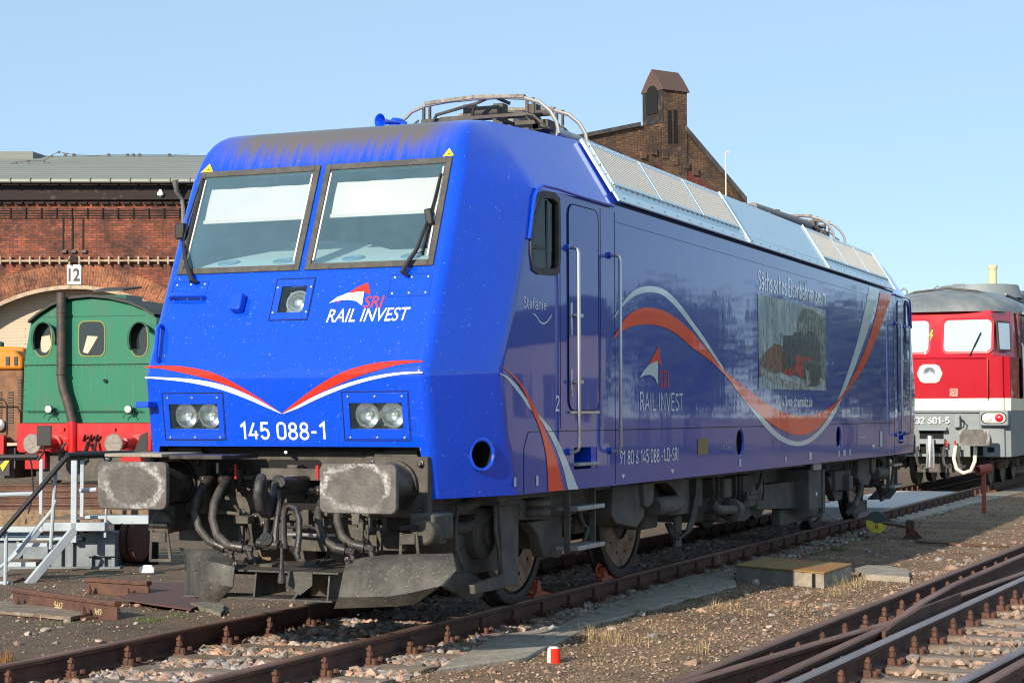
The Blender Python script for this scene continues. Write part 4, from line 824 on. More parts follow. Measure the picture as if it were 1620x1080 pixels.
sp('spring_pot', [(822,790),(868,790),(870,812),(850,822),(822,822)], 1.2, .2); sp('brake_lever', [(836,826),(868,822),(866,838),(874,870),(872,882),(860,880),(852,845)], 1.2, .1)
sb('brake_caliper', 868, 800, 890, 850, 1.1, .2); sp('torque_arm', [(872,850),(893,848),(894,866),(886,882),(870,880)], 1.1, .06)
MB().lathe(ux(845, 800, 1.22), (0,0,1), [(.11,-.08),(.13,-.06),(.13,-.03),(.10,-.01),(.13,.01),(.13,.04),(.10,.06)], 20).build('rubber_spring', m_grime2, LOCO)
# ladder
def ladder(y0, y1, xx, name='step_ladder'):
    l = MB().box((xx-.05, y0-.03, .44), (xx, y0+.0, .97)).build('ladder_rail', m_grime2, LOCO, bevel=.004); MB().box((xx-.05, y1, .44), (xx, y1+.03, .97)).build('ladder_rail', m_grime2, LOCO, bevel=.004)
    for z in (.46, .77): MB().box((xx-.12, y0-.02, z), (xx+.07, y1+.05, z+.035)).build('ladder_step', m_steel, l, bevel=.004)
A = ux(903, 800, 1.38); B = ux(941, 800, 1.38); ladder(A.y, B.y, 1.38); ladder(2*YC-B.y, 2*YC-A.y, 1.38)
st('brake_pipe', [(914,800,1.2),(922,830,1.2),(932,835,1.2),(934,800,1.2)], .02); st('brake_pipe', [(902,866,1.3),(912,874,1.3),(920,868,1.3),(930,835,1.25)], .018)
def machinery(off):
    def q(pts): return pts
    L = []
    L.append(sp('sand_box', [(970,768),(1018,765),(1020,815),(1008,834),(976,828),(968,815)], 1.32, .3))
    L.append(sp('lifting_bracket', [(1018,764),(1036,762),(1034,795),(1026,803),(1020,800)], 1.36, .05))
    a = ux(1032, 801, 1.30); b_ = ux(1068, 797, 1.30)
    L.append(MB().cyl(a, b_, .085, 20).cyl(b_, b_+(b_-a)*.25, .05, 14).build('yaw_damper', m_grime2, LOCO, bevel=.006))
    L.append(sp('damper_bracket', [(1055,762),(1090,757),(1092,812),(1060,815),(1057,800),(1074,795),(1074,785),(1064,770)], 1.30, .12))
    L.append(sp('guard_plate', [(1070,815),(1079,814),(1079,864),(1070,866)], 1.22, .04))
    for k in range(3):
        L.append(st('looped_hose', [(1106-2*k,757,1.34),(1104-2*k,785,1.34),(1100-3*k,815,1.34),(1092-3*k,838+k*2,1.32),(1080-3*k,848+k*2,1.28),(1068-3*k,842+k*2,1.22),(1060-3*k,828,1.15)], .016, m_rubber))
    return L
ML = machinery(0)
sb('cable_tray', 1100, 758, 1112, 800, 1.2, .2); st('air_pipe', [(1125,795,1.25),(1133,805,1.28),(1142,806,1.3),(1160,806,1.3)], .05, m_grime2, 12)
MB().lathe(ux(1158,806,1.25), (0,1,0), [(.06,-.1),(.12,-.08),(.12,0),(.09,.03),(.09,.18),(0,.2)], 20).build('air_filter', m_grime2, LOCO)
sp('valve_frame', [(1128,812),(1168,805),(1192,800),(1190,815),(1178,824),(1140,826),(1128,822)], 1.1, .3)
sb('equipment_box', 1146, 757, 1158, 786, 1.25, .3); sb('hanger_plate', 1176, 752, 1196, 800, 1.2, .3); sp('bracket_arm', [(1183,778),(1198,776),(1198,790),(1183,791)], 1.3, .03)
st('cable', [(1206,748,1.3),(1203,765,1.3),(1197,778,1.3),(1186,780,1.3)], .02)
for x in (1128, 1136, 1164, 1170, 1208): st('cable', [(x,752,1.25),(x+1,775,1.25),(x-2,790,1.2)], .012)
sp('battery_box', [(1198,768),(1262,760),(1280,745),(1280,803),(1198,806)], 1.18, .6)
sb('cabinet', 1280, 742, 1300, 803, 1.36, .5); sb('cabinet_post', 1301.5, 742, 1306, 810, 1.34, .06); sp('cabinet_label', [(1291,778),(1293,778),(1293,784),(1291,784)], 1.364, .003, m_white, 0)
sb('vent_grid', 1288, 732, 1300, 743, 1.4, .05, m_steel)
sb('rail_sweeper_beam', 1234, 806, 1303, 816, 1.1, .1); sp('sweeper', [(1234,806),(1303,806),(1300,816),(1270,824),(1262,834),(1260,822)], 1.1, .04)
sp('brake_lever', [(1310,755),(1322,752),(1334,768),(1332,790),(1322,792)], 1.2, .1); sb('valve_block', 1322, 745, 1346, 772, 1.25, .1); sb('relay_case', 1344, 752, 1350, 775, 1.34, .1)
sp('diagonal_plate', [(1360,730),(1376,726),(1366,757),(1354,757)], 1.3, .05); st('air_pipe', [(1362,760,1.3),(1360,780,1.3),(1352,800,1.3),(1340,812,1.2)], .04); sb('valve_block', 1350, 795, 1372, 808, 1.1, .1)
for o in ML:
    c = o.copy(); COL.objects.link(c); c.location.y += 9.9; c.parent = LOCO
sp('rear_plough', [(1404,767),(1428,764),(1408,789),(1382,790)], .9, .1, m_hole, 0)
for x in (1337, 1341, 1346, 1390, 1396, 1404): st('cable', [(x,730,1.25),(x,755,1.25),(x+2,775,1.2)], .014)
# ---- horn
P = uy(601, 192, 2.05); MB().lathe(P, (-.33,-.93,-.05), [(.008,-.25),(.012,-.2),(.016,-.12),(.03,-.03),(.058,0),(.062,.0),(.055,-.006),(.02,-.06),(0,-.1)], 24).cyl(P+Vector((.1,.22,-.1)), P+Vector((.1,.22,.02)), .03, 10).build('horn', m_bluep, LOCO)
P2 = uy(622, 193, 2.3); MB().lathe(P2, (-.33,-.93,0), [(.035,-.1),(.04,-.05),(.035,0),(0,.01)], 14).box(P2-Vector((.03,.02,.12)), P2+Vector((.03,.05,0))).build('horn_bracket', m_bluep, LOCO)
# ---- pantographs (folded down)
m_strip = M('collector_strip', (.10,.09,.08), .6, metal=.3, col2=(.26,.23,.19), vs=20); m_pal = M('pale_tube', (.34,.34,.32), .45, metal=.5); m_ins = M('brown_insulator', (.09,.03,.02), .3, coat=.6); m_insg = M('grey_insulator', (.18,.17,.15), .5)
def panto(yh, zt, d):
    pn = MB(); z0 = 4.08
    for y in (yh+.5*d, yh+2.3*d):
        for x in (-.5, .5): pn.bar((x, y-.3, z0), (x, y+.3, z0), .06, .06)
    pn.bar((-.55, yh+.5*d, z0), (.55, yh+.5*d, z0), .07, .07); pn.bar((-.55, yh+2.3*d, z0), (.55, yh+2.3*d, z0), .07, .07); pn.bar((-.5, yh+.3*d, z0+.03), (-.5, yh+2.5*d, z0+.03), .05, .07); pn.bar((.5, yh+.3*d, z0+.03), (.5, yh+2.5*d, z0+.03), .05, .07)
    P = pn.build('pantograph', m_grime2, LOCO, bevel=.005)
    for k, y in enumerate((yh, yh+.72)):
        pts = [(-.80,y,zt-.36),(-.78,y,zt-.26),(-.72,y,zt-.16),(-.62,y,zt-.075),(-.48,y,zt-.028),(-.25,y,zt-.005),(0,y,zt),(.25,y,zt-.005),(.48,y,zt-.028),(.62,y,zt-.075),(.72,y,zt-.16),(.78,y,zt-.26),(.80,y,zt-.36)]
        s_ = MB().tube(pts, [.018]*len(pts), 8).build('collector_head', m_pal, P)
        MB().bar((-.48,y,zt-.012), (0,y,zt+.014), .05, .03).bar((0,y,zt+.014), (.48,y,zt-.012), .05, .03).build('contact_strip', m_strip, s_)
        for x in (-.5, .5):
            MB().box((x-.012, y-.012, zt-.15), (x+.012, y+.012, zt-.03)).box((x+.05, y-.012, zt-.17), (x+.07, y+.012, zt-.03)).build('head_spring_post', m_grime2, P)
            MB().tube([(x-.05,y,zt-.16),(x*1.15,y-.03,zt-.19),(x*1.3,y-.05,zt-.26),(x*1.42,y,zt-.31)], .01, 6).build('head_horn', m_grime2, P)
    mb = MB(); mb.bar((-.52,yh,zt-.17),(.52,yh,zt-.17),.03,.03); mb.bar((-.52,yh+.72,zt-.17),(.52,yh+.72,zt-.17),.03,.03)
    for x in (-.5,-.2,.2,.5): mb.bar((x,yh,zt-.18),(x,yh+.72,zt-.18),.022,.03)
    mb.build('head_frame', m_grime2, P)
    MB().tube([(-.06,yh+.4,zt-.2),(-.05,yh+1.2*1,zt-.14),(0,yh+2.6,zt-.22)] if d > 0 else [(-.06,yh+.4,zt-.2),(0,yh-2.4,zt-.2)], [.03,.045,.05] if d > 0 else [.03,.05], 10).build('upper_arm', m_grime2, P)
    MB().tube([(.25,yh+.5*d+.3,z0+.06),(.22,yh+2.3*d+(.6 if d>0 else -.7),zt-.19)], .055, 12).build('lower_arm', M('dark_blue_tube', (.035,.045,.06), .35, coat=.4), P)
    MB().lathe((-.28,yh+.55,z0+.09),(1,0,0),[(0,-.04),(.10,-.04),(.12,-.02),(.12,.02),(.10,.04),(0,.04)],20).build('cam_disc', m_grime2, P)
    MB().lathe((.05,yh+.7*d+.2,z0+.16),(.9,-.4,0),[(.0,-.06),(.14,-.06),(.145,-.02),(.145,.02),(.12,.05),(0,.05)],28).build('air_spring', m_insg, P)
    mb = MB()
    for x, y in ((-.15,yh+.25),(.12,yh+.3),(.38,yh+.45),(-.4,yh+.9)): mb.box((x-.05,y-.06,z0),(x+.05,y+.06,z0+.24))
    mb.box((.3,yh+.2,z0-.03),(.62,yh+.5,z0+.06)); mb.cyl((-.1,yh+.2,z0+.17),(.15,yh+.2,z0+.17),.045,12); mb.cyl((-.5,yh+.35,z0+.14),(.6,yh+.35,z0+.14),.03,10); mb.build('drive_gear', m_grime2, P, bevel=.006)
    for pts in ([(-.45,yh-.05,z0-.05),(-.35,yh-.05,z0+.12),(-.1,yh-.05,z0+.17),(.0,yh,z0+.2)], [(-.1,yh+.1,z0+.0),(-.0,yh,z0+.2),(.15,yh+.05,z0+.27),(.3,yh+.1,z0+.2)], [(.35,yh+.3,zt-.1),(.42,yh+.3,zt-.2),(.4,yh+.3,zt-.32)]): MB().tube(pts, .016, 8).build('air_line', m_rubber, P)
    for x, y, m_, r in ((.55,yh+.95*d+.1,m_insg,.085),(.42,yh+.62*d,m_ins,.07),(-.5,yh+.5*d,m_ins,.07),(.5,yh+2.3*d,m_ins,.07),(-.5,yh+2.3*d,m_ins,.07)):
        pr = [(.035,-.0)]
        for k in range(5): pr += [(r*.6,.01+k*.035),(r*1.15,.018+k*.035),(r*1.15,.026+k*.035),(r*.6,.034+k*.035)]
        MB().lathe((x,y,3.79),(0,0,1),pr+[(.04,.19),(.04,.30),(0,.30)],18).build('insulator', m_, P)
    return P
panto(3.95, 4.33, 1); panto(14.75, 4.36, -1)
P = ux(0,0,1) if 0 else None
MB().cyl(uy(1176,326,12.2), uy(1196,333,12.7), .05, 12).cyl(uy(1190,328,12.6), uy(1278,357,14.6), .07, 14).build('roof_conductor', m_insg, LOCO)
MB().cyl((.62,4.3,4.05),(.98,6.6,3.86),.05,12).build('roof_conductor', m_steel, LOCO)
MB().box((.15,3.3,3.82),(.78,4.1,3.93)).build('roof_equipment_box', m_grime2, LOCO, bevel=.01)
# ---- small pipework, brackets and bolts on the front underframe
def fp(name, pts, r, mat=m_rubber): return MB().tube([bq(x, y, yy) for x, y, yy in pts], r, 8).build(name, mat, LOCO)
fp('air_pipe', [(318,752,.74),(330,748,.72),(345,760,.72),(380,768,.72),(396,775,.74)], .011, m_oily); fp('air_pipe', [(300,800,.7),(330,808,.66),(372,812,.68),(398,818,.74)], .014, m_grime2)
fp('air_pipe', [(505,812,.7),(540,815,.66),(590,812,.66),(625,806,.72)], .016, m_grime2); fp('air_pipe', [(455,833,.76),(500,835,.72),(530,832,.7)], .013, m_oily); fp('air_pipe', [(455,845,.76),(500,846,.72),(530,846,.7)], .011, m_steel)
fp('cable', [(372,800,.72),(388,822,.66),(394,850,.66),(384,872,.7)], .012); fp('cable', [(560,800,.7),(572,825,.62),(580,850,.6),(575,872,.62)], .013); fp('cable', [(582,808,.7),(586,835,.6),(578,862,.55)], .010)
fp('cable', [(300,835,.7),(290,812,.62),(282,800,.6)], .014); fp('cable', [(636,800,.66),(600,806,.6),(575,806,.62)], .012); fp('cable', [(398,888,.8),(390,872,.8),(380,866,.6)], .010)
for x0, y0, x1, y1, y_, dd in ((364,742,378,770,.70,.06), (336,742,350,768,.70,.06), (384,752,398,758,.66,.12), (370,816,392,828,.55,.1), (376,828,384,858,.6,.04), (512,748,520,790,.68,.06), (556,812,568,830,.6,.1), (454,735,470,741,.66,.1),
    (398,812,420,832,.7,.08), (300,770,316,782,.62,.15), (566,826,574,858,.58,.04), (386,882,404,896,.6,.1), (410,892,430,897,.4,.1), (480,888,500,898,.6,.3), (545,880,560,892,.6,.1), (478,806,488,830,.7,.05), (444,808,450,826,.7,.05), (595,840,640,870,.75,.05)):
    fbox('beam_bracket', m_grime if x0 % 4 else m_grime2, x0, y0, x1, y1, y_, dd, LOCO, .006)
for x, y, yy in ((340,746,.69),(345,764,.69),(368,746,.69),(374,766,.69),(515,752,.67),(516,784,.67),(400,900,.44),(385,740,.79),(560,735,.79),(575,735,.79),(395,735,.79),(400,745,.79),(303,757,.6),(600,812,.58),(590,838,.58),(372,892,.05),(549,884,.15),(398,892,.6),(404,818,.68),(416,828,.68)):
    MB().lathe(bq(x, y, yy), (0,-1,0), [(.018,0),(.018,.012),(.011,.014),(.011,.026),(0,.028)], 6).build('bolt_head', m_oily, LOCO)
# ================================================================ ground
import numpy as np
rng = np.random.default_rng(5)
def struct(name, mb, mat, **k): o = mb.build(name, mat, None, **k); o['kind'] = 'structure'; return o
TB = [uz(1080,1072,0), uz(1620,861,0)]            # nearest rail of the second track
def tbx(y): a, b = TB; return a.x+(b.x-a.x)*(y-a.y)/(b.y-a.y)
def gh(x, y):
    n = noise.noise(Vector((x*.9, y*.9, 0)))*.022+noise.noise(Vector((x*4, y*4, 3)))*.012+noise.noise(Vector((x*14, y*14, 9)))*.006
    z = -.155+n
    if abs(x) < 1.35: z -= .035
    d = x-tbx(y)
    if -.3 < d < 3.2: z -= .03
    if x < -2.4: z -= .02
    return z
xs = [-400,-200,-100,-60,-40,-28,-20,-15,-12]+[-10+.5*i for i in range(8)]+[-6+.07*i for i in range(0, 186)]+[7.1,8,9,11,14,20,30,45,70,120,250,400]
ys = [-60,-40,-25,-15,-10,-7,-5]+[-4+.07*i for i in range(0, 215)]+[11.1+.16*i for i in range(1, 120)]+[31,33,36,40,46,55,70,100,160,300,600,1000]
vs = np.array([(x, y, gh(x, y) if (-12 < x < 9 and -6 < y < 32) else -.19) for y in ys for x in xs]); nx = len(xs)
gm = MB(); gm.v = [Vector(v) for v in vs]; gm.f = [(j*nx+i, j*nx+i+1, (j+1)*nx+i+1, (j+1)*nx+i) for j in range(len(ys)-1) for i in range(nx-1)]; gm.m = [0]*len(gm.f)
m_ground, t, b = newmat('cindery_yard_soil'); v = coords(t); b.inputs['Roughness'].default_value = .95; b.inputs['Specular IOR Level'].default_value = .2
c = mix(t, ramp(t, noisen(t, v, 1.1, 8, .7), [(.36, 0), (.62, 1)]).outputs[0], (.17,.112,.068), (.48,.31,.18))
c = mix(t, ramp(t, noisen(t, v, 26, 4, .6), [(.50, 0), (.66, 1)]).outputs[0], c, (.46,.33,.23))
c = mix(t, ramp(t, noisen(t, v, 60, 3, .6), [(.40, .9), (.54, 0)]).outputs[0], c, (.045,.035,.027))
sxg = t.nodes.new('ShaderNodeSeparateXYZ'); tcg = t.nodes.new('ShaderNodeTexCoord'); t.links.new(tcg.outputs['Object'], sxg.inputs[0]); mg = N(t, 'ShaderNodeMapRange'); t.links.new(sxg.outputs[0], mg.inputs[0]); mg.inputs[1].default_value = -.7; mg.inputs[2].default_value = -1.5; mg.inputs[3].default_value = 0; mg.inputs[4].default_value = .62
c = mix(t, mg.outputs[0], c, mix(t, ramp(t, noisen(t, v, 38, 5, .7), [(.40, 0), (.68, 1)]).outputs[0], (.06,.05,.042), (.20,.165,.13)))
c = mix(t, ramp(t, noisen(t, v, 130, 2, .5), [(.62, 0), (.68, .7)]).outputs[0], c, (.55,.42,.30))
c = mix(t, ramp(t, noisen(t, v, .55, 6, .7), [(.60, 0), (.74, .6)]).outputs[0], c, (.11,.12,.045))
t.links.new(c, b.inputs['Base Color']); bumpn(t, b, noisen(t, v, 45, 6, .75), .9, .03)
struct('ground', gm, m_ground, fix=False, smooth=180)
# ---- loose stones
def stones(name, label, cat, P, size, cols, flat=.7, szvar=.45, rock=None):
    P = np.array(P); n = len(P)
    ico = bmesh.new(); bmesh.ops.create_icosphere(ico, subdivisions=1, radius=1); V0 = np.array([v.co[:] for v in ico.verts]); F0 = np.array([[v.index for v in f.verts] for f in ico.faces]); ico.free()
    var = [V0*(1+rng.uniform(-.36,.36,(12,1))) for _ in range(12)]
    vid = rng.integers(0, 12, n); base = np.array(var)[vid]
    s = size*(1+rng.uniform(-szvar, szvar*1.4, (n,1)))*.5; sc = np.stack([rng.uniform(.7,1.3,n), rng.uniform(.7,1.3,n), rng.uniform(flat-.2,flat+.2,n)], -1)*s
    base = base*sc[:,None,:]; a = rng.uniform(0, 2*pi, n); b_ = rng.uniform(-.5,.5,n); ca, sa, cb_, sb_ = np.cos(a), np.sin(a), np.cos(b_), np.sin(b_)
    y1 = base[:,:,1]*cb_[:,None]-base[:,:,2]*sb_[:,None]; z1 = base[:,:,1]*sb_[:,None]+base[:,:,2]*cb_[:,None]
    x2 = base[:,:,0]*ca[:,None]-y1*sa[:,None]; y2 = base[:,:,0]*sa[:,None]+y1*ca[:,None]
    V = np.stack([x2, y2, z1], -1)+P[:,None,:]; V = V.reshape(-1,3); F = (F0[None]+(np.arange(n)*12)[:,None,None]).reshape(-1,3)
    me = bpy.data.meshes.new(name); me.from_pydata(V.tolist(), [], F.tolist())
    at = me.color_attributes.new('tint', 'FLOAT_COLOR', 'POINT'); cols = np.array(cols); cc = cols[rng.integers(0, len(cols), n)]*rng.uniform(.6,1.25,(n,1)); cc = np.repeat(np.concatenate([cc, np.ones((n,1))],1), 12, 0)
    at.data.foreach_set('color', cc.astype(np.float32).ravel()); me.materials.append(m_stone)
    o = bpy.data.objects.new(name, me); COL.objects.link(o); return tag(o, label, cat, kind='stuff')
m_stone, t, b = newmat('crushed_stone'); a = N(t, 'ShaderNodeVertexColor', layer_name='tint'); v = coords(t); b.inputs['Roughness'].default_value = .85
t.links.new(mix(t, ramp(t, noisen(t, v, 55, 4, .7), [(.35, 0), (.7, .5)]).outputs[0], a.outputs[0], (.12,.09,.07)), b.inputs['Base Color']); bumpn(t, b, noisen(t, v, 120, 4), .4, .01)
def scat(n, x0, x1, y0, y1, dz=0, keep=None, ypow=1.0):
    out = []
    while len(out) < n:
        x = random.uniform(x0, x1); y = y0+(y1-y0)*random.random()**ypow
        if keep and not keep(x, y): continue
        out.append((x, y, gh(x, y)+dz+random.uniform(-.006,.012)))
    return out
SL_A0, SL_P = -6.02, .63
def off_sleeper(x, y): f = ((y-SL_A0)/SL_P+.5) % 1-.5; return abs(f*SL_P) > .14 or random.random() < .03
rail_keep = lambda x, y: not (.66 < abs(x) < .84) and off_sleeper(x, y)
C1 = [(.32,.29,.26),(.48,.36,.28),(.46,.27,.18),(.24,.23,.23),(.35,.34,.33),(.54,.33,.23),(.32,.24,.18),(.54,.46,.38),(.40,.25,.17)]
C2 = [(.44,.27,.17),(.52,.32,.21),(.32,.20,.13),(.46,.34,.24),(.24,.17,.12),(.55,.38,.26),(.36,.29,.23),(.13,.10,.075)]
stones('track_ballast', 'loose grey and pink ballast stones between the sleepers', 'ballast', scat(7600, -1.25, 1.30, -5.5, 5.5, .02, rail_keep)+scat(7000, -1.3, 1.3, 5.5, 24, .02, rail_keep), .058, C1)
tk = lambda x, y: min(abs(x-r_(y)) for r_ in RB) > .10
def lx(a, b): return lambda y: a.x+(b.x-a.x)*(y-a.y)/(b.y-a.y)
RB = [lx(uz(1080,1072,0), uz(1620,861,0)), lx(uz(1250,1077,0), uz(1620,914,0)), lx(uz(1513,1078,0), uz(1620,1025,0))]
stones('gravel', 'reddish gravel and stone chips on the soil right of the locomotive', 'gravel', scat(11000, 1.1, 3.6, -2.5, 9, .0)+scat(5200, 1.2, 4.5, 8, 26, .0)+scat(1800, -5, -1.1, -2.5, 4.5, -.002)+scat(600, -6, -1.2, 4, 9, 0), .014, C2, .6, .7)
stones('gravel', 'scattered larger broken stones beside the rails and the switch', 'gravel', scat(170, 1.1, 3.4, -2, 14, .0)+scat(60, -4.5, -1.2, -1.5, 5, .0), .055, C1, .6, .6)
stones('track_ballast', 'pinkish ballast stones around the switch timbers at lower right', 'ballast', scat(2500, 3.2, 6.4, -2.5, 11, .015, lambda x, y: tk(x, y) and (x > 4.0 or random.random() < .5) and (abs(((y+2.2)/.62+.5) % 1-.5)*.62 > .135 or random.random() < .06)), .055, [(.40,.27,.19),(.45,.31,.22),(.34,.22,.16),(.28,.25,.22)])
# ---- grass and straw
def blades(name, label, clumps, mat, hh, lean=.6, flatp=0):
    mb = MB()
    for (x, y, r, n, h) in clumps:
        for _ in range(n):
            a = random.uniform(0, 2*pi); rr = r*sqrt(random.random()); px, py = x+rr*cos(a), y+rr*sin(a); z = gh(px, py)-.005
            d = random.uniform(0, 2*pi); L_ = h*random.uniform(.4,1.2); w = random.uniform(.0012,.003); ln_ = random.uniform(.1, lean)
            u = Vector((cos(d), sin(d), 0)); s_ = Vector((-sin(d), cos(d), 0))*w; p0 = Vector((px, py, z))
            if random.random() < flatp: up = .12
            else: up = 1
            p1 = p0+u*L_*ln_*.4+Vector((0,0,L_*.6*up)); p2 = p0+u*L_*ln_*1.3+Vector((0,0,L_*(.85 if up == 1 else .1)))
            mb.add([p0-s_, p0+s_, p1+s_*.7, p1-s_*.7, p2], [(0,1,2,3),(3,2,4)])
    o = mb.build(name, mat, None, smooth=0, fix=False); tag(o, label, 'grass', kind='stuff'); return o
m_grass = M('green_grass_blades', (.07,.13,.025), .7, col2=(.12,.17,.04), vs=8); m_straw = M('dry_straw', (.42,.32,.16), .8, col2=(.30,.21,.10), vs=12)
G = lambda px, py, r, n, h: (uz(px, py).x, uz(px, py).y, r, n, h)
blades('grass', 'short green grass tufts growing in the dirt beside the rails', [G(240,985,.14,150,.045), G(280,978,.10,90,.04), G(90,985,.16,110,.035), G(330,970,.08,70,.05), G(1015,973,.10,120,.06), G(1090,952,.12,110,.04), G(1325,873,.16,140,.10), G(1290,880,.14,90,.08), G(1100,900,.05,40,.10), G(1235,860,.10,50,.1), G(1600,818,.5,160,.06), G(1560,835,.3,80,.05), G(1420,830,.35,90,.05), G(940,895,.04,50,.14)], m_grass, 1)
blades('dry_grass', 'bundle of pale dry straw lying by the short rail piece', [G(115,965,.14,260,.17), G(165,972,.09,70,.12), G(60,975,.2,60,.10)], m_straw, 1, 1.6, .5)
blades('dry_grass', 'pale straw tufts and stalks on the gravel right of the locomotive', [G(955,1015,.22,220,.12), G(1010,1022,.18,80,.10), G(1145,965,.16,110,.10), G(1185,975,.12,60,.08), G(1350,930,.18,120,.16), G(1325,945,.12,70,.16), G(1110,1035,.05,50,.14), G(1200,1000,.3,60,.06), G(1390,920,.2,60,.08), G(1000,1050,.3,60,.07), G(1250,965,.3,80,.08), G(1060,1000,.3,70,.07), G(1420,925,.25,60,.07), G(1142,900,.03,25,.25)], m_straw, 1, 1.6, .35)
blades('dry_grass', 'rusty brown weeds in the bottom left corner', [G(12,1050,.05,60,.12)], M('brown_weeds', (.25,.12,.04), .8), 1, .7)
# ================================================================ rails and sleepers
def rail_obj(pts, label, top=m_railtop, group=None, h=.155, parent=None, name='rail'):
    P = [Vector(p) for p in pts]
    prof = [(-.0625,-h,0),(.0625,-h,0),(.0625,-h+.012,0),(.012,-h+.03,0),(.009,-.045,0),(.034,-.036,0),(.036,-.012,0),(.028,-.001,0),(.0,.0012,0),(-.028,-.001,0),(-.036,-.012,0),(-.034,-.036,0),(-.009,-.045,0),(-.012,-h+.03,0),(-.0625,-h+.012,0)]
    n = len(prof); mb = MB(); vs = []
    for i, p in enumerate(P):
        t = (P[min(i+1,len(P)-1)]-P[max(i-1,0)]).normalized(); s_ = Vector((t.y, -t.x, 0)).normalized()
        vs += [p+s_*a+Vector((0,0,z)) for a, z, _ in prof]
    fs = []; ms = []
    for i in range(len(P)-1):
        for j in range(n): fs.append((i*n+j, i*n+(j+1)%n, (i+1)*n+(j+1)%n, (i+1)*n+j)); ms.append(1 if 6 <= j <= 9 else 0)
    fs += [tuple(range(n)), tuple((len(P)-1)*n+j for j in range(n))[::-1]]; ms += [0, 0]
    mb.add(vs, fs); mb.m = ms; o = mb.build(name, [m_rust, top], parent, world=parent is not None, smooth=30)
    if label: tag(o, label, 'rail', group)
    return o
rail_obj([(.7525,-9,0),(.7525,20,0),(.7525,70,0)], 'long rusty rail under the near wheels of the blue locomotive')
rail_obj([(-.7525,-9,0),(-.7525,20,0),(-.7525,70,0)], 'long rusty rail in front of the left buffer, running under the far wheels')
def fastening_mb(x, zt):
    mb = MB()
    mb.box((x-.17,-.075,zt), (x+.17,.075,zt+.014))
    for s_ in (-1, 1):
        mb.box((x+s_*.075-.036,-.045,zt+.014), (x+s_*.075+.036,.045,zt+.036)); mb.box((x+s_*.075-.028,-.03,zt+.036), (x+s_*.075+.028,.03,zt+.052)); mb.cyl((x+s_*.083,0,zt+.05), (x+s_*.083,0,zt+.130), .012, 8); mb.cyl((x+s_*.083,0,zt+.060), (x+s_*.083,0,zt+.092), .023, 6); mb.box((x+s_*.083-.017,-.017,zt+.100), (x+s_*.083+.017,.017,zt+.118))
        for q in (-.045, .045): mb.cyl((x+s_*.140,q,zt+.01), (x+s_*.140,q,zt+.052), .019, 6)
    return mb
def sleeper_src(label, x0, x1, rails, group):
    s_ = thing('sleeper', label, 'sleeper', (0,0,-.185), 0, group); mb = MB(); n = 14
    R_ = []
    for k in range(n+1):
        x = x0+(x1-x0)*k/n; a = .135+.008*sin(k*2.1); z = .012*noise.noise(Vector((k*.9, x0, 0)))
        R_.append([(x,-a,-.06),(x,-a,.012+z),(x,-a*.5,.02+z),(x,a*.4,.017+z),(x,a,.010+z),(x,a,-.06)])
    mb.grid(R_); mb.add(R_[0]+R_[-1], [(0,1,2,3,4,5),(11,10,9,8,7,6)]); mb.build('timber', m_wood, s_, smooth=40)
    for x in rails: fastening_mb(x, .016).build('rail_fastening', m_rust2, s_, smooth=30)
    return s_
GA = 'sleepers under the blue locomotive'; s0 = sleeper_src('weathered wooden sleeper with rusty bolted fastenings under the blue locomotive track', -1.28, 1.28, (-.7525, .7525), GA)
for k in range(0, 58):
    o = s0 if k == 0 else copy_tree(s0)
    o.location = (random.uniform(-.03,.03)*0, SL_A0+k*SL_P, -.172)
GB = 'switch timbers at lower right'
r4 = lx(uz(1250,1077,0), uz(1620,914,0)); r5 = RB[2]; r6 = lx(uz(1553,1078,0), uz(1620,1043,0))
L1 = lambda y: RB[0](y)
ang = -math.atan((TB[1].x-TB[0].x)/(TB[1].y-TB[0].y))
s1 = None
for k in range(0, 20):
    y = -2.2+k*.62; xr = (L1(y), r4(y), r5(y))
    s_ = sleeper_src('weathered grey switch timber with rusty fastenings at lower right', L1(y)-.5, L1(y)+3.4, (0,)*0, GB)
    for x in xr: fastening_mb(x, .016).build('rail_fastening', m_rust2, s_, smooth=30)
    s_.location = (0, y, -.172); 
def ext(P, a, b): 
    A, B = P[0], P[1]; d = (A-B).normalized(); C_, D = P[-2], P[-1]; e = (D-C_).normalized(); return [A+d*a]+P[1:-1]+[D+e*b] if len(P) > 2 else [A+d*a, D+e*b]
Z0 = lambda L, z=0: [uz(x, y, z) for x, y in L]
rail_obj(ext(Z0([(1080,1070),(1620,860)]), 3, 12), 'outer rail of the switch, leftmost of its rails, running along the gravel')
b7 = lambda L: [(1080+x/3, 780+y/3) for x, y in L]
rail_obj(ext(Z0(b7([(0,893),(640,702),(1060,586),(1310,478),(1620,372)]), -.004), 2, 9), 'rusty switch rail crossing under the raised guard plate, second from the left')
rail_obj(ext(Z0(b7([(375,893),(980,618),(1150,502),(1290,425),(1620,286)]), 0), 2, 10), 'rusty wing rail crossing over at the frog of the switch', m_railtop)
rail_obj(ext(Z0(b7([(515,893),(1620,398)]), 0), 2, 9), 'polished running rail with a shiny blue-grey top, beside the bolted timbers', m_railshine)
rail_obj(ext(Z0(b7([(1295,897),(1620,733)]), 0), 2, 8), 'rail cutting the bottom right corner of the picture', m_railshine)
rail_obj(ext(Z0(b7([(1425,897),(1620,788)]), 0), 2, 8), 'lowest rail in the bottom right corner', m_railtop)
gp = [uz(*q, .0) for q in b7([(962,655),(1322,505)])]; a, b_ = gp
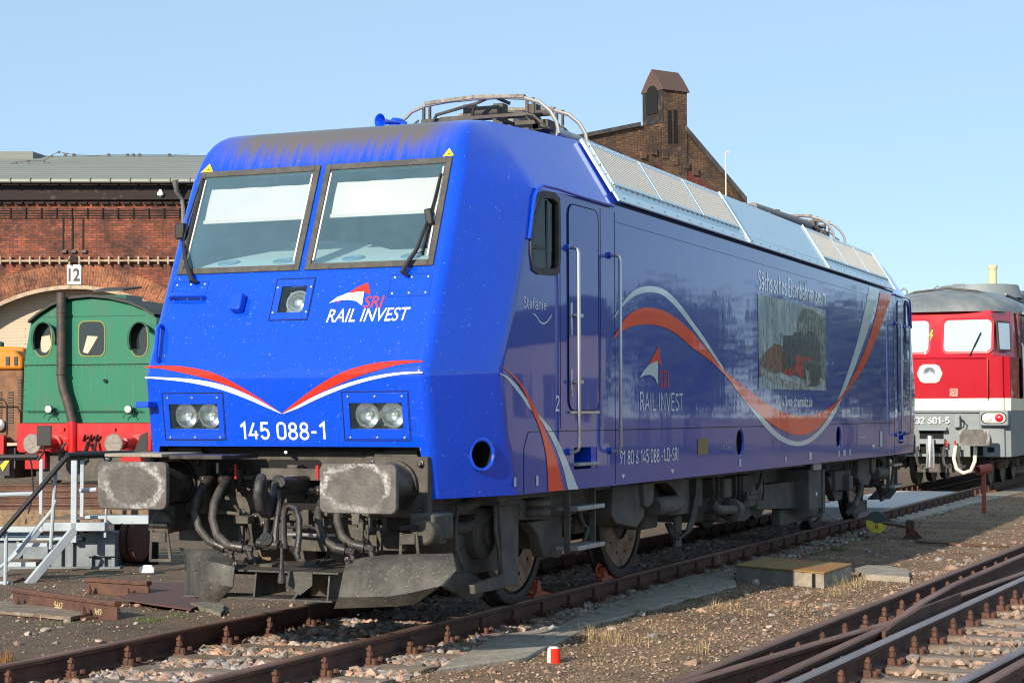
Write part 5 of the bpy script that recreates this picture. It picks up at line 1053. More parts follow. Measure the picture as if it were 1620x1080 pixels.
MB().prism([a+Vector((0,0,-.05)), b_+Vector((0,0,-.08)), b_+Vector((0,0,.055)), a.lerp(b_,.45)+Vector((0,0,.065)), a.lerp(b_,.15)+Vector((0,0,.03)), a+Vector((0,0,.0))], (-.028,.008,0)).build('guard_plate', m_rust, None, bevel=.004, label='raised rusty guard plate standing at the crossing point of the switch', cat='plate')
# ---- brake shoes on the near rail
m_or = M('orange_shoe_paint', (.48,.085,.03), .6, col2=(.25,.06,.03), vs=20)
for (y, lab) in ((ux(853,937,.75).y, 'orange brake shoe under the first near wheel'), (ux(958,912,.75).y, 'orange brake shoe in front of the second near wheel')):
    r_ = thing('brake_shoe', lab, 'brake shoe', (.7525, y, 0))
    MB().prism([(-.035,-.20,.004),(-.035,.18,.004),(-.035,.18,.012),(-.035,-.02,.05),(-.035,-.12,.05),(-.035,-.20,.02)], (.07,0,0)).build('sole', m_or, r_, bevel=.003)
    MB().prism([(-.03,-.13,.04),(-.03,-.02,.04),(-.03,-.05,.13),(-.03,-.10,.15)], (.06,0,0)).build('block', m_or, r_, bevel=.004)
    MB().tube([(0,-.13,.03),(0,-.24,.06),(0,-.26,.12),(0,-.20,.16),(0,-.11,.13)], .013, 8).build('handle', m_or, r_)
# ---- concrete cable pit with a rusty lid
z0 = -.20
A, B, C_ = uz(1165,920), uz(1303,933), uz(1346,918)
D = A+(C_-B)
bx = thing('cable_pit', 'low concrete box with a yellow and rusty steel lid beside the track', 'cable pit', ((A+C_)/2*1.0)[:], 0)
hgt = .155
def jit(p, s=.008): return p+Vector((random.uniform(-s,s), random.uniform(-s,s), random.uniform(-s,s)))
mb = MB(); Q = [A, B, C_, D]; base = [Vector((q.x,q.y,-.24)) for q in Q]; top = [Vector((q.x,q.y,-.17+hgt)) for q in Q]
n = 14; rows = []
for zz in (-.24, -.17, -.10, -.17+hgt-.01, -.17+hgt):
    r_ = []
    for i in range(4):
        for k in range(n):
            p = Q[i].lerp(Q[(i+1) % 4], k/n); r_.append(Vector((p.x, p.y, zz))+Vector((noise.noise(p*9+Vector((0,0,zz*9))), noise.noise(p*9+Vector((5,0,zz*9))), 0))*.012)
    rows.append(r_+r_[:1])
mb.grid(rows); mb.poly(rows[-1][:-1]); mb.build('concrete_box', m_conc, bx, world=True, smooth=30)
m_lid, t, b = newmat('rusty_yellow_lid'); v = coords(t); b.inputs['Roughness'].default_value = .7
cc = mix(t, ramp(t, noisen(t, v, 3, 6, .7), [(.4, 0), (.6, 1)]).outputs[0], (.30,.24,.06), (.36,.15,.05)); cc = mix(t, ramp(t, noisen(t, v, 14, 5, .7), [(.5, 0), (.7, .8)]).outputs[0], cc, (.12,.07,.04)); t.links.new(cc, b.inputs['Base Color'])
zl = -.17+hgt; lid = [Vector((q.x, q.y, zl+.004)) for q in Q]; ctr = sum(lid, Vector())/4; lid = [ctr+(q-ctr)*1.03 for q in lid]
MB().prism(lid, (0,0,.014)).build('lid', m_lid, bx, world=True, bevel=.002)
MB().prism([Vector((q.x,q.y,-.2)) for q in (B.lerp(A,.12)+Vector((.0,-.03,0)), B.lerp(A,.09)+Vector((0,-.03,0)), B.lerp(A,.09)+Vector((0,.03,0)), B.lerp(A,.12)+Vector((0,.03,0)))], (0,0,.18)).build('crack', m_hole, bx, world=True)
def slab(name, px, z, th, mat, label, cat='slab', bev=.008):
    P = [uz(x, y, z) for x, y in px]; mb = MB()
    ring = []; n = 6
    for i in range(len(P)):
        for k in range(n): q = P[i].lerp(P[(i+1) % len(P)], k/n); ring.append(q+Vector((noise.noise(q*7), noise.noise(q*7+Vector((9,0,0))), 0))*.02)
    mb.prism([q-Vector((0,0,th)) for q in ring], (0,0,th)); return mb.build(name, mat, None, bevel=bev, label=label, cat=cat)
slab('stone_slab', [(1352,898),(1368,908),(1440,912),(1438,900),(1405,894),(1370,893)], -.10, .10, m_conc, 'flat broken stone slab right of the cable pit')
slab('concrete_strip', [(690,1058),(830,1038),(925,994),(870,992),(790,1003),(740,1030)], -.135, .06, m_conc, 'flat pale concrete slab between the near rail and the gravel, lower middle')
slab('concrete_strip', [(905,995),(1165,925),(1160,900),(1080,912),(960,955),(880,990)], -.140, .06, m_conc, 'long shaded concrete strip beside the near rail left of the cable pit')
slab('concrete_strip', [(1420,826),(1520,800),(1620,777),(1620,770),(1540,783),(1440,806),(1405,820)], -.135, .06, m_conc, 'far concrete strip beside the rail behind the point lever')
slab('stone_block', [(325,962),(352,970),(356,957),(335,950),(300,953)], -.12, .07, M('mossy_dark_concrete', (.13,.11,.08), .9, col2=(.20,.18,.13), vs=9, bump=.7, bs=30), 'small mossy stone block in front of the left snow plough')
# ---- red and white stub post
r_ = thing('marker_stub', 'short round marker stub, white with a red side, by the near rail', 'marker', uz(876,1050)[:])
MB().lathe((0,0,-.03), (0,0,1), [(.045,0),(.047,.04),(.046,.11),(.042,.135),(.03,.15),(.0,.152)], 20).build('stub', M('chalky_white', (.72,.68,.64), .7, col2=(.5,.42,.38), vs=20), r_)
P_ = [(.0485*cos(a), .0485*sin(a)) for a in [radians(-95+i*12) for i in range(10)]]
mb = MB(); mb.grid([[(x,y,.0) for x,y in P_], [(x*.98,y*.98,.11) for x,y in P_]]); mb.build('red_patch', m_red, r_)
# ---- point lever
r_ = thing('point_lever', 'hand lever of the switch with a round weight painted black and yellow', 'point lever', uz(1440,853)[:])
dd = uz(1440,853); cdisc = uy(1387,826,dd.y-.1); nrm = (CP-cdisc).normalized(); nrm = Vector((nrm.x, nrm.y, 0)).normalized(); rad = .148
side = Vector((-nrm.y, nrm.x, 0)); side = side if side.dot(RT) > 0 else -side
m_y = M('yellow_weight', (.72,.56,.02), .5, col2=(.5,.4,.05), vs=14); m_bk = M('dull_black_paint', (.06,.075,.065), .7, col2=(.06,.075,.06), vs=12)
wt = MB().cyl(cdisc-nrm*.07, cdisc, rad, 40).build('weight', m_bk, r_, world=True, bevel=.006)
def dp_(u, v, o=.003): return cdisc+side*u+Vector((0,0,v))+nrm*o
pts = [(rad*.97*cos(radians(a)), rad*.97*sin(radians(a))) for a in range(166, 360+6, 6)]+[(rad*.5,-.0),(rad*.35,-.012),(rad*.2,-.004),(-.02,-.02),(-rad*.4,.02),(-rad*.7,.028)]
MB().poly([dp_(*q) for q in pts]).build('yellow_half', m_y, wt, world=True, smooth=0)
strokes('weight_letter', 'H', m_hole, wt, dp_(.015,-.03,.006), -side, (0,0,-1), .055, world=True, wt=.09, shear=.1)
MB().prism([(-.30,-.16,-.02),(.24,-.16,-.02),(.24,.16,-.02),(-.30,.16,-.02)], (0,0,.025)).prism([(-.1,-.08,0),(.20,-.08,0),(.1,-.08,.12),(0,-.08,.14)], (0,.02,0)).box((-.05,-.05,0), (.06,.05,.26)).cyl((0,-.09,.17), (0,.07,.17), .03, 10).build('lever_stand', m_rust2, r_, bevel=.006)
q0 = Vector((dd.x, dd.y-.08, dd.z+.17)); MB().cyl(q0, cdisc-nrm*.03, .018, 8).build('lever_arm', m_rust2, r_, world=True)
MB().bar(uz(1450,857,-.13), uz(1595,864,-.13), .05, .02).build('switch_rod', m_rust2, None, label='rusty switch rod lying from the lever to the switch rails', cat='rod')
# ---- red post with a tube end
pr_ = uz(1557,812); r_ = thing('red_post', 'thin red post with an open tube fixed across its top', 'post', pr_[:])
zt = uy(1557,742,pr_.y).z-pr_.z; m_rp = M('faded_red_paint', (.40,.07,.045), .6, col2=(.28,.08,.06), vs=9)
MB().box((-.036,-.03,-.1), (.036,.03,zt)).build('post', m_rp, r_, bevel=.006)
dv = Vector((.75,-.66,0)).normalized(); mb = MB(); c0 = Vector((-.02,-.06,zt)); tub = [(.08,-.14),(.08,.14),(.07,.14),(.07,-.10),(0,-.09)]
MB().lathe(Vector((0,.0,zt+.0)), Vector((-.62,-.75,-.1)), tub, 28).build('tube', m_rp, r_)
# ================================================================ short rail pieces, chequer plate at left
def shortrail(pa, pb, label, marks):
    A, B = [uz(*q, -.01) for q in (pa, pb)]; A.z = B.z = -.015
    r_ = thing('rail_piece', label, 'rail piece', ((A+B)/2-Vector((0,0,.2)))[:])
    rail_obj([A, B], None, m_rust2, h=.19, parent=r_, name='rail_bar'); t_ = (B-A).normalized(); s_ = Vector((t_.y,-t_.x,0))
    for f in (.14, .78):
        c = A.lerp(B, f)+s_*.10; c.z = -.20; mb = MB().cb(c+Vector((0,0,.02)), (.2,.14,.04), Matrix.Rotation(math.atan2(t_.y,t_.x),3,'Z')); mb.cyl(c, c+Vector((0,0,.12)), .015, 8); mb.cyl(c+Vector((0,0,.05)), c+Vector((0,0,.09)), .03, 6); mb.build('clamp_bolt', m_rust2, r_, world=True)
    for f, txt, h in marks:
        o = A.lerp(B, f)+s_*.0135; o.z = -.145; strokes('chalk_number', txt, M('chalk_yellow', (.75,.62,.35), .9), r_, o, t_, (0,0,1), h, world=True, wt=.05, shear=.1)
    return r_
shortrail((22,928), (187,950), 'short rusty rail piece chalked with numbers, nearest the picture edge', [(.42,'5662',.06),(.80,'9x92-',.05)])
shortrail((140,912), (236,918), 'shorter rusty rail piece lying behind the chalked one', [])
slab('checker_plate', [(188,946),(300,963),(335,950),(300,922),(236,920)], -.125, .012, M('rusty_chequer_plate', (.12,.055,.04), .8, col2=(.07,.04,.035), vs=30, bump=.6, bs=90), 'rusty chequered steel plate on the ground left of the plough', 'plate', 0)
slab('old_plank', [(0,965),(110,975),(190,962),(60,948),(0,950)], -.14, .03, m_wood, 'flat weathered plank in front of the chalked rail piece', 'plank', 0)
r_ = thing('distance_marker', 'small white six-sided marker block on the ground by the turntable', 'marker', uz(230,906)[:]); 
mb = MB(); mb.prism([(-.07,0,0),(.09,0,0),(.09,0,.05),(.06,0,.085),(-.03,0,.085),(-.07,0,.05)], (0,.05,0)); mb.build('block', m_whitef, r_, bevel=.004); r_.rotation_euler = (0,0,YAW)
# ================================================================ facing frames: things whose fronts face the camera
def frame(name, label, cat, px, py, d, rz=None, z=None, group=None):
    P = ud(px, py, d); 
    if z is not None: P.z = z
    return thing(name, label, cat, P[:], YAW if rz is None else rz, group)
def loc_(root, P): return (Matrix.Translation(root.location)@root.rotation_euler.to_matrix().to_4x4()).inverted()@P
def onp(root, yl, px, py):
    Mi = (Matrix.Translation(root.location)@root.rotation_euler.to_matrix().to_4x4()).inverted(); o = Mi@CP; d = Mi.to_3x3()@ray(px, py)
    return o+d*((yl-o.y)/d.y)
def pb(mb, root, yl, x0, y0, x1, y1, th):
    a = onp(root, yl, x0, y1); b_ = onp(root, yl, x1, y0); return mb.box((a.x, yl, a.z), (b_.x, yl+th, b_.z))
# ---- turntable
m_pale = M('pale_blue_white_paint', (.40,.46,.50), .55, col2=(.30,.35,.39), vs=3, speck=(.25,.13,.06), sp_s=16, sp_t=.70); m_pale2 = M('grey_blue_girder_paint', (.20,.24,.27), .6, col2=(.13,.15,.16), vs=4)
m_grat = M('rusty_grating', (.28,.19,.11), .8, col2=(.16,.10,.06), vs=20, bump=.8, bs=120)
T = frame('turntable', 'pale grey-blue turntable with steel girders and railings', 'turntable', 90, 900, 20.5, z=-.25)
def tbox(name, d, x0, y0, x1, y1, th, mat, par=T, bevel=.006):
    mb = MB(); pb(mb, T, d, x0, y0, x1, y1, th); return mb.build(name, mat, par, bevel=bevel)
gd = tbox('main_girder', 0, -60, 855, 185, 902, .3, m_pale2)
for x in (-20, 25, 70, 92, 110, 140, 160, 176): tbox('girder_rib', -.05, x, 852, x+6, 900, .06, m_pale2, gd)
tbox('girder_flange', -.08, -60, 896, 190, 903, .3, m_pale2, gd); tbox('girder_flange', -.08, -60, 849, 130, 855, .3, m_pale, gd)
tbox('edge_beam', -.2, 134, 815, 238, 829, .15, m_pale); tbox('edge_beam', -.25, -60, 832, 68, 842, .2, m_pale); tbox('platform_beam', -.5, 68, 826, 166, 840, .2, m_pale)
tbox('deck_grating', -.45, 68, 822, 160, 826, 1.2, m_grat); tbox('deck_grating', -.2, -60, 812, 70, 832, .04, m_grat); tbox('machine_case', -.1, 135, 842, 182, 880, .4, m_pale2); tbox('machine_case', .2, 0, 842, 50, 866, .4, m_pale2); tbox('deck_grating', 1.0, -60, 806, 240, 818, .05, m_grat)
tbox('shadow_plate', .6, 180, 828, 250, 905, .05, m_hole); tbox('deck_shade_sheet', .5, -60, 840, 190, 860, .05, m_hole)  # void-black sheets set in for the shade under the deck
for x in (219, 205): 
    c = onp(T, .35, x, 853); MB().lathe((c.x, .35, c.z), (1,-.25,0), [(0,-.03),(.22,-.03),(.25,-.02),(.25,.04),(.22,.05),(0,.05)], 32).build('turntable_wheel', m_rust2, T)
for x, y0, y1, w, d in ((116,728,858,9,-.5), (129,728,822,6,.2), (64,726,828,5.5,-.2), (166,815,850,4,-.45), (168,722,815,4,.6)):
    p = onp(T, d, x, y1); q = onp(T, d, x, y0); wm = w/140; MB().box((p.x-wm/2, d, p.z), (p.x+wm/2, d+wm*.8, q.z)).build('railing_post', m_pale, T, bevel=.004)
def trod(name, pts, r, mat, par=T, d=None):
    return MB().tube([onp(T, q[2], q[0], q[1]) for q in pts], r, 8).build(name, mat, par)
trod('top_rail', [(-60,724,-.1),(60,722.5,-.1)], .035, m_black); trod('top_rail', [(106,721,-.3),(225,716,.6)], .04, m_black); trod('middle_rail', [(-60,784,-.1),(64,780,-.1)], .025, m_pale); trod('middle_rail', [(126,776,-.3),(153,774,-.3)], .025, m_pale)
tbox('mirror', -.3, 58, 673, 81, 705, .03, m_black); trod('mirror_stem', [(70,700,-.28),(69,715,-.28),(60,728,-.28)], .014, m_black)
mb = MB(); mb.prism([onp(T, -.2, *q) for q in ((212,714),(222,688),(233,683),(233,716))], (0,.03,0)); mb.build('mirror', m_black, T)
trod('stay_cable', [(46,720,-.1),(50,735,-.1),(53,780,-.15),(40,828,-.2)], .01, m_black); 
# stairs
ST = frame('steel_stair', 'pale steel stair with rusty treads and a black handrail at the left edge', 'stair', 60, 925, 18.7, z=-.22)
def sd(px, py, yl): return onp(ST, yl, px, py)
def sbar(name, a, b_, w, h, mat=m_pale): return MB().bar(a, b_, w, h, (0,0,1)).build(name, mat, ST, bevel=.004)
sbar('stringer', sd(44,925,-.15), sd(117,838,.15), .05, .085); sbar('stringer', sd(-6,915,.65), sd(60,838,.9), .05, .085); 
for (x0, y0, x1, y1, d) in ((33,857,80,863,.25), (12,887,62,894,.1), (-20,917,26,925,-.05)):
    a = sd(x0, y1, d); b_ = sd(x1, y0, d); MB().box((a.x, d-.12, a.z), (b_.x, d+.30, b_.z)).build('tread', m_grat, ST, bevel=.003); MB().box((a.x, d-.14, a.z), (b_.x, d-.121, b_.z+.0)).build('tread_edge', m_pale, ST)
for x, y0, y1, x1, d in ((10,840,936,8,-.25), (88,747,868,80,0), (30,0,0,0,0)):
    if y1: MB().cyl(sd(x, y0, d), sd(x1, y1, d), .02, 8).build('baluster', m_pale, ST)
MB().tube([sd(-8,904,-.1), sd(22,880,0), sd(83,806,0), sd(88,790,0)], .02, 8).build('lower_rail', m_pale, ST)
MB().tube([sd(-10,858,-.3), sd(0,845,-.3), sd(106,722,0)], .027, 10).build('handrail', m_black, ST)
# tracks behind the turntable
for k, (yy, dd_) in enumerate(((806,32), (797,35), (790,38), (784,41))):
    A = ud(-80, yy, dd_); B = ud(245, yy-2, dd_); A.z = B.z = .0
    rail_obj([A, B], 'rusty rail behind the turntable, number %d from its deck' % (k+1) if 0 else ['rusty rail just behind the turntable deck','second rusty rail behind the turntable deck','third rusty rail, in front of the green engine','rusty rail farthest back, under the green engine'][k])
mb = MB(); 
# ---- green shunter
GR = YAW-radians(15)
g0 = ud(115, 703, 39.5); gs = thing('shunting_engine', 'green shunting engine with a red buffer beam and a black exhaust pipe', 'shunting engine', (g0.x, g0.y, 0), GR)
m_green = paint('glossy_green_paint', (.013,.155,.085), .5, .5, .3, False, 1.5, .2, .5); m_green2 = paint('dark_green_paint', (.01,.07,.045), .4, .6); m_redf = paint('signal_red_paint', (.46,.010,.013), .4, .6, 0, False, 1.5, .2, .45); m_roofg = M('dark_roof_felt', (.03,.035,.035), .7); m_stack = M('sooty_pipe', (.045,.035,.032), .6, col2=(.09,.06,.05), vs=6, bump=.3)
g = lambda px, py, yl=1.2: onp(gs, yl, px, py)
zr = g(140, 669).z; rp = [g(48,512), g(62,500), g(85,485), g(115,474), g(145,471), g(175,474), g(205,481), g(228,490), g(248,502)]
xl = g(36, 600).x; xr = g(246, 600).x
out = [Vector((xl,1.2,zr)), Vector((xr,1.2,zr)), Vector((xr,1.2,g(0,574).z))]+[Vector((q.x,1.2,q.z)) for q in rp[::-1]]+[Vector((xl+.03,1.2,g(0,574).z))]
MB().prism(out, (0,2.6,0)).build('cab', m_green, gs, bevel=.015)
mb = MB(); rr = [[q+Vector((0,dy,dz)) for q in rp] for dy, dz in ((-.12,.015),(2.9,.015),(2.9,.07),(-.12,.07),(-.12,.015))]; mb.grid(rr); mb.build('cab_roof', m_roofg, gs)
mb = MB(); pb(mb, gs, 2.0, 150, 466, 200, 478, .8); a = g(150,463,2.0); b_ = g(222,456,2.0); mb.build('roof_hatch', m_green2, gs); MB().prism([g(147,462,1.9), g(195,460,1.9), g(225,456,2.4), g(165,458,2.4)], (0,0,.04)).build('hatch_flap', m_roofg, gs)
def oval(cx, cy, rx, ry, yl, n=20, p=2.6): return [g(cx+rx*math.copysign(abs(cos(t_))**(2/p), cos(t_)), cy+ry*math.copysign(abs(sin(t_))**(2/p), sin(t_)), yl) for t_ in [2*pi*i/n for i in range(n)]]
m_win = M('dark_cab_glass', (.025,.03,.03), .08, coat=.5); m_beige = M('beige_view_through', (.50,.44,.34), .8); m_ywr = M('yellowed_window_rubber', (.20,.22,.05), .7)
for k, (cx, cy, rx, ry) in enumerate(((68,537,13,26), (145,535.5,20,27), (220,537,13,26))):
    O1 = oval(cx, cy, rx+1.8, ry+1.8, 1.185, p=5 if k == 1 else 2.6); O2 = oval(cx, cy, rx, ry, 1.185, p=5 if k == 1 else 2.6)
    w_ = MB().grid([O1+O1[:1], O2+O2[:1]]).grid([[q+Vector((0,.02,0)) for q in O1+O1[:1]], [q for q in O1+O1[:1]]]).build('window', m_ywr, gs)
    MB().poly([q+Vector((0,.005,0)) for q in O2]).build('pane', m_win, w_, smooth=0)
    if k == 0: MB().poly([g(x,y,1.183) for x,y in ((62,555),(66,532),(79,530),(81,545),(78,553),(72,558))]).build('light_through_pane', m_beige, w_, smooth=0)
    if k == 1: MB().poly([g(x,y,1.183) for x,y in ((131,557),(138,531),(155,532),(147,546),(139,559))]).build('light_through_pane', m_beige, w_, smooth=0)
    if k != 1:
        s_ = -1; mb = MB(); arc = [2*pi*(.42+.62*i/14) for i in range(15)] if k == 0 else [2*pi*(.42+.5*i/14) for i in range(15)]
        R_ = [[g(cx+(rx+4)*cos(a)*1.15, cy-0+(ry+3)*sin(a), y_) for a in arc] for y_ in (1.19, .95)]; R2 = [[g(cx+(rx+1.5)*cos(a)*1.1, cy+(ry+1)*sin(a), y_) for a in arc] for y_ in (.95, 1.19)]
        mb.grid(R_+R2+[R_[0]]).build('window_hood', m_green2, gs)
MB().tube([g(97,463,1.0), g(97,480,1.0), g(97,595,1.0), g(100,615,1.0), g(108,640,1.0), g(115,668,1.0)], [.105]*6, 16, False).tube([g(97,463,1.0), g(97,480,1.0)], .085, 16, False).build('exhaust_pipe', m_stack, gs)
MB().tube([g(115,667,1.0), g(115,725,1.0)], .11, 16).build('exhaust_pipe', m_redf, gs); mb = MB()
for y in (492, 590): mb.cyl(g(97,y,1.0), g(97,y+2.5,1.0), .125, 16)
mb.build('pipe_clamp', m_stack, gs)
MB().tube([g(40,650,1.12), g(225,650,1.12)], .012, 6).build('hand_rod', m_green2, gs); MB().box((xl+.01,1.195,g(0,579).z), (xr-.01,1.2,g(0,577.5).z)).build('panel_joint', m_hole, gs)
for x in (76, 202):
    c = g(x, 647, .98); l_ = MB().lathe(c, (0,1,0), [(0,0),(.085,.0),(.095,.01),(.09,.08),(.05,.13),(0,.13)], 20).build('lamp', m_green2, gs); MB().lathe(c, (0,-1,0), [(.082,0.001),(.05,.02),(0,.028)], 20).build('lens', m_lens, l_)
    MB().tube([g(x+1+8*cos(a), 660+6*sin(a), 1.05) for a in [pi*1.05-pi*1.1*i/8+pi*1.0 for i in range(9)]], .012, 6).build('rope_ring', m_green2, gs)
MB().cyl(g(166,602,1.2), g(166,602,1.13), .04, 12).build('knob', m_black, gs)
z1_ = g(0,716).z; MB().box((xl-.02,1.0,zr-.62), (xr,1.18,zr)).build('buffer_beam', m_redf, gs, bevel=.01)
for x in (50, 179):
    c = onp(gs, 0, x, 702); b_ = MB().lathe((c.x,0,c.z), (0,1,0), [(0,0),(.20,0),(.22,.015),(.22,.03),(.19,.05),(.06,.07)], 28).build('buffer', m_bface if 0 else M('greasy_round_buffer', (.16,.14,.12), .5, metal=.3, col2=(.26,.24,.21), vs=12), gs)
    MB().lathe((c.x,0,c.z), (0,1,0), [(.09,.05),(.09,.45),(.13,.46),(.14,.9),(.2,.92),(.2,1.0)], 20).build('buffer_sleeve', m_redf, b_)
for x in (100, 181): MB().cb(g(x,679,.97), (.05,.04,.07)).build('lifting_lug', m_redf, gs)
MB().tube([g(140,700,.9), g(135,715,.6), g(138,730,.5)], .05, 8).build('coupling_hook', m_black, gs); MB().tube([g(152,698,.9), g(150,712,.8), g(146,722,.8)], .03, 8).build('air_hose', m_black, gs); MB().tube([g(104,700,.9), g(95,712,.8), g(94,728,.8)], .03, 8).build('air_hose', m_rubber, gs)
mb = MB(); mb.box((xl+.3,1.3,.1), (xr-.3,6,zr-.3)); mb.build('underframe', m_grime2, gs); 
mb = MB(); mb.box((xl+.4,3.8,zr), (xr-.4,8,g(0,560).z)); mb.build('engine_hood', m_green, gs, bevel=.05)
for x in (xl+.3, xr-.3):
    for y in (2.2, 4.8, 7.2): MB().lathe((x,y,.45), (1,0,0), [(0,-.05),(.42,-.05),(.45,-.03),(.45,.05),(0,.06)], 28).build('wheel', m_redf, gs)
MB().box((xl+.1,1.15,.35), (xl+.6,1.3,.75)).build('step_plate', m_redf, gs); MB().box((xr-.8,1.15,.35), (xr-.3,1.3,.75)).build('step_plate', m_redf, gs)
# ---- orange and brown engine at the far left
b0 = ud(-25, 703, 41.5); bs_ = thing('rail_tractor', 'small engine with a brown louvred hood and orange cab at the left edge', 'engine', (b0.x, b0.y, 0), YAW-radians(6))
m_or2 = paint('orange_engine_paint', (.66,.20,.012), .4, .6); m_br = M('rusty_brown_hood', (.22,.10,.045), .7, col2=(.12,.052,.025), vs=4)
h_ = lambda px, py, yl=.8: onp(bs_, yl, px, py)
a = h_(-60,700); b_ = h_(36,583); MB().box((a.x,.8,a.z), (b_.x,5,b_.z)).build('hood', m_br, bs_, bevel=.05)
for (x0, x1, y0, y1) in ((12,21,620,668), (28,34,600,650), (-4,3,620,668)):
    mb = MB()
    for k in range(13): q0 = h_(x0, y0+(y1-y0)*k/12, .79); q1 = h_(x1, y0+(y1-y0)*k/12, .79); mb.bar(q0, q1, .03, .028)
    mb.build('louvre', m_grime2, bs_)
mb = MB(); q = [h_(-60,582,1.4), h_(39,582,1.4), h_(39,562,1.4), h_(36,550,1.4), h_(20,548,1.4), h_(-60,548,1.4)]; mb.prism(q, (0,2,0)); mb.build('orange_cab_top', m_or2, bs_, bevel=.04)
mb = MB(); q = [h_(-60,584,.7), h_(36,584,.7), h_(34,565,.7), h_(22,553,.7), h_(-60,553,.7)]; mb.prism(q, (0,.6,0)); mb.build('orange_hood_nose', m_or2, bs_, bevel=.06)
mb = MB()
for x0, x1 in ((9,15), (22,28)):
    for k in range(6): mb.bar(h_(x0, 565+k*2.4, .69), h_(x1, 565+k*2.4, .69), .03, .03)
mb.build('louvre', m_black, bs_)
a = h_(-60,735); b_ = h_(14,688); MB().box((a.x,.5,a.z), (b_.x,.7,b_.z)).build('buffer_beam', m_redf, bs_, bevel=.01); c = h_(-2,672,.7); MB().lathe(c, (0,-1,0), [(0,-.1),(.13,-.08),(.14,0),(.10,.02),(0,.03)], 20).build('lamp', m_steel, bs_)
MB().tube([h_(-60,632,.4), h_(6,632,.4), h_(11,640,.4), h_(11,688,.4)], .02, 8).build('railing', m_black, bs_); MB().box((h_(36,0).x-.05,.9,.7), (h_(36,0).x+.6,4.5,h_(0,697).z)).build('running_board', m_redf, bs_)
mb = MB(); a = h_(-20,752,.3); b_ = h_(15,728,.3); pl_ = MB().box((a.x,.3,a.z), (b_.x,.34,b_.z)).build('hazard_plate', m_black, bs_)
MB().prism([h_(0,736,.29), h_(8,728,.29), h_(15,728,.29), h_(4,745,.29)], (0,.005,0)).build('hazard_stripe', m_warn, pl_); MB().box((h_(-60,0).x,.8,.1), (h_(30,0).x,5,.8)).build('underframe', m_grime2, bs_)
MB().lathe(h_(1,545,1.6), (0,0,1), [(0,-.1),(.08,-.1),(.08,.05),(0,.08)], 14).build('roof_lamp', m_green2, bs_)
# ================================================================ brick engine shed
def brickmat(name, c1, c2, mort, sx=.26, sy=.077, soot=.0, uv=False, sootcol=(.02,.016,.016), mortar=.008):
    m, t, b = newmat(name); tc = t.nodes.new('ShaderNodeTexCoord'); v = tc.outputs['UV'] if uv else None
    if not uv:
        sp_ = t.nodes.new('ShaderNodeSeparateXYZ'); t.links.new(tc.outputs['Object'], sp_.inputs[0]); cb_ = t.nodes.new('ShaderNodeCombineXYZ')
        ad_ = N(t, 'ShaderNodeMath', operation='ADD'); t.links.new(sp_.outputs[0], ad_.inputs[0]); t.links.new(sp_.outputs[1], ad_.inputs[1]); t.links.new(ad_.outputs[0], cb_.inputs[0]); t.links.new(sp_.outputs[2], cb_.inputs[1]); v = cb_.outputs[0]
    br = t.nodes.new('ShaderNodeTexBrick'); t.links.new(v, br.inputs['Vector']); br.inputs['Scale'].default_value = 1; br.inputs['Brick Width'].default_value = sx; br.inputs['Row Height'].default_value = sy; br.inputs['Mortar Size'].default_value = mortar; br.inputs['Mortar Smooth'].default_value = .3; br.inputs['Bias'].default_value = -.1
    br.inputs[1].default_value = (*c1, 1); br.inputs[2].default_value = (*c2, 1); br.inputs[3].default_value = (*mort, 1)
    c = br.outputs[0]; o3 = tc.outputs['Object']
    f = ramp(t, noisen(t, o3, .8, 9, .78), [(.43, 0), (.60, .88)]).outputs[0]; c = mix(t, f, c, sootcol)
    f = ramp(t, noisen(t, o3, 9, 3, .6), [(.52, 0), (.66, .55)]).outputs[0]; c = mix(t, f, c, tuple(q*.35 for q in c1))
    f = ramp(t, noisen(t, o3, 4.5, 4, .6), [(.60, 0), (.74, .5)]).outputs[0]; c = mix(t, f, c, (.36,.24,.17))
    if soot: c = mix(t, soot, c, sootcol)
    t.links.new(c, b.inputs['Base Color']); b.inputs['Roughness'].default_value = .9
    bumpn(t, b, br.outputs[1], -.5, .02); return m
m_brick = brickmat('sooty_red_brick', (.36,.10,.048), (.17,.05,.032), (.05,.035,.028), mortar=.011); m_brickd = brickmat('sooted_dark_brick', (.06,.026,.022), (.03,.02,.02), (.014,.012,.013), soot=.6)
m_vous = brickmat('arch_brick', (.38,.12,.05), (.20,.055,.03), (.34,.26,.16), .25, .085, uv=True)
SH = frame('engine_shed', 'red brick engine shed with a wide arched gate numbered 12', 'engine shed', 117, 754, 57, z=-.2)
s = lambda px, py, yl=0: onp(SH, yl, px, py)
def sbx(name, mat, x0, y0, x1, y1, yl, th, par=SH, bevel=0): mb = MB(); pb(mb, SH, yl, x0, y0, x1, y1, th); return mb.build(name, mat, par, bevel=bevel)
cxa, cya, Ra = 117, 452+271, 271; hw = 152
def arch(px, r=Ra): return cya-sqrt(r*r-(px-cxa)**2)
mb = MB(); cols = [cxa-hw+2*hw*i/40 for i in range(41)]; F_ = [[s(x, arch(x)) for x in cols], [s(x, 318) for x in cols]]; mb.grid(F_); mb.grid([[s(x, arch(x)) for x in cols], [s(x, arch(x))+Vector((0,.75,0)) for x in cols]])
for x0, x1 in ((-280, cxa-hw), (cxa+hw, 640)):
    a = s(x0, 318); b_ = s(x1, 318); mb.box((a.x,0,0), (b_.x,.75,a.z))
wall = mb.build('wall', m_brick, SH, smooth=0)
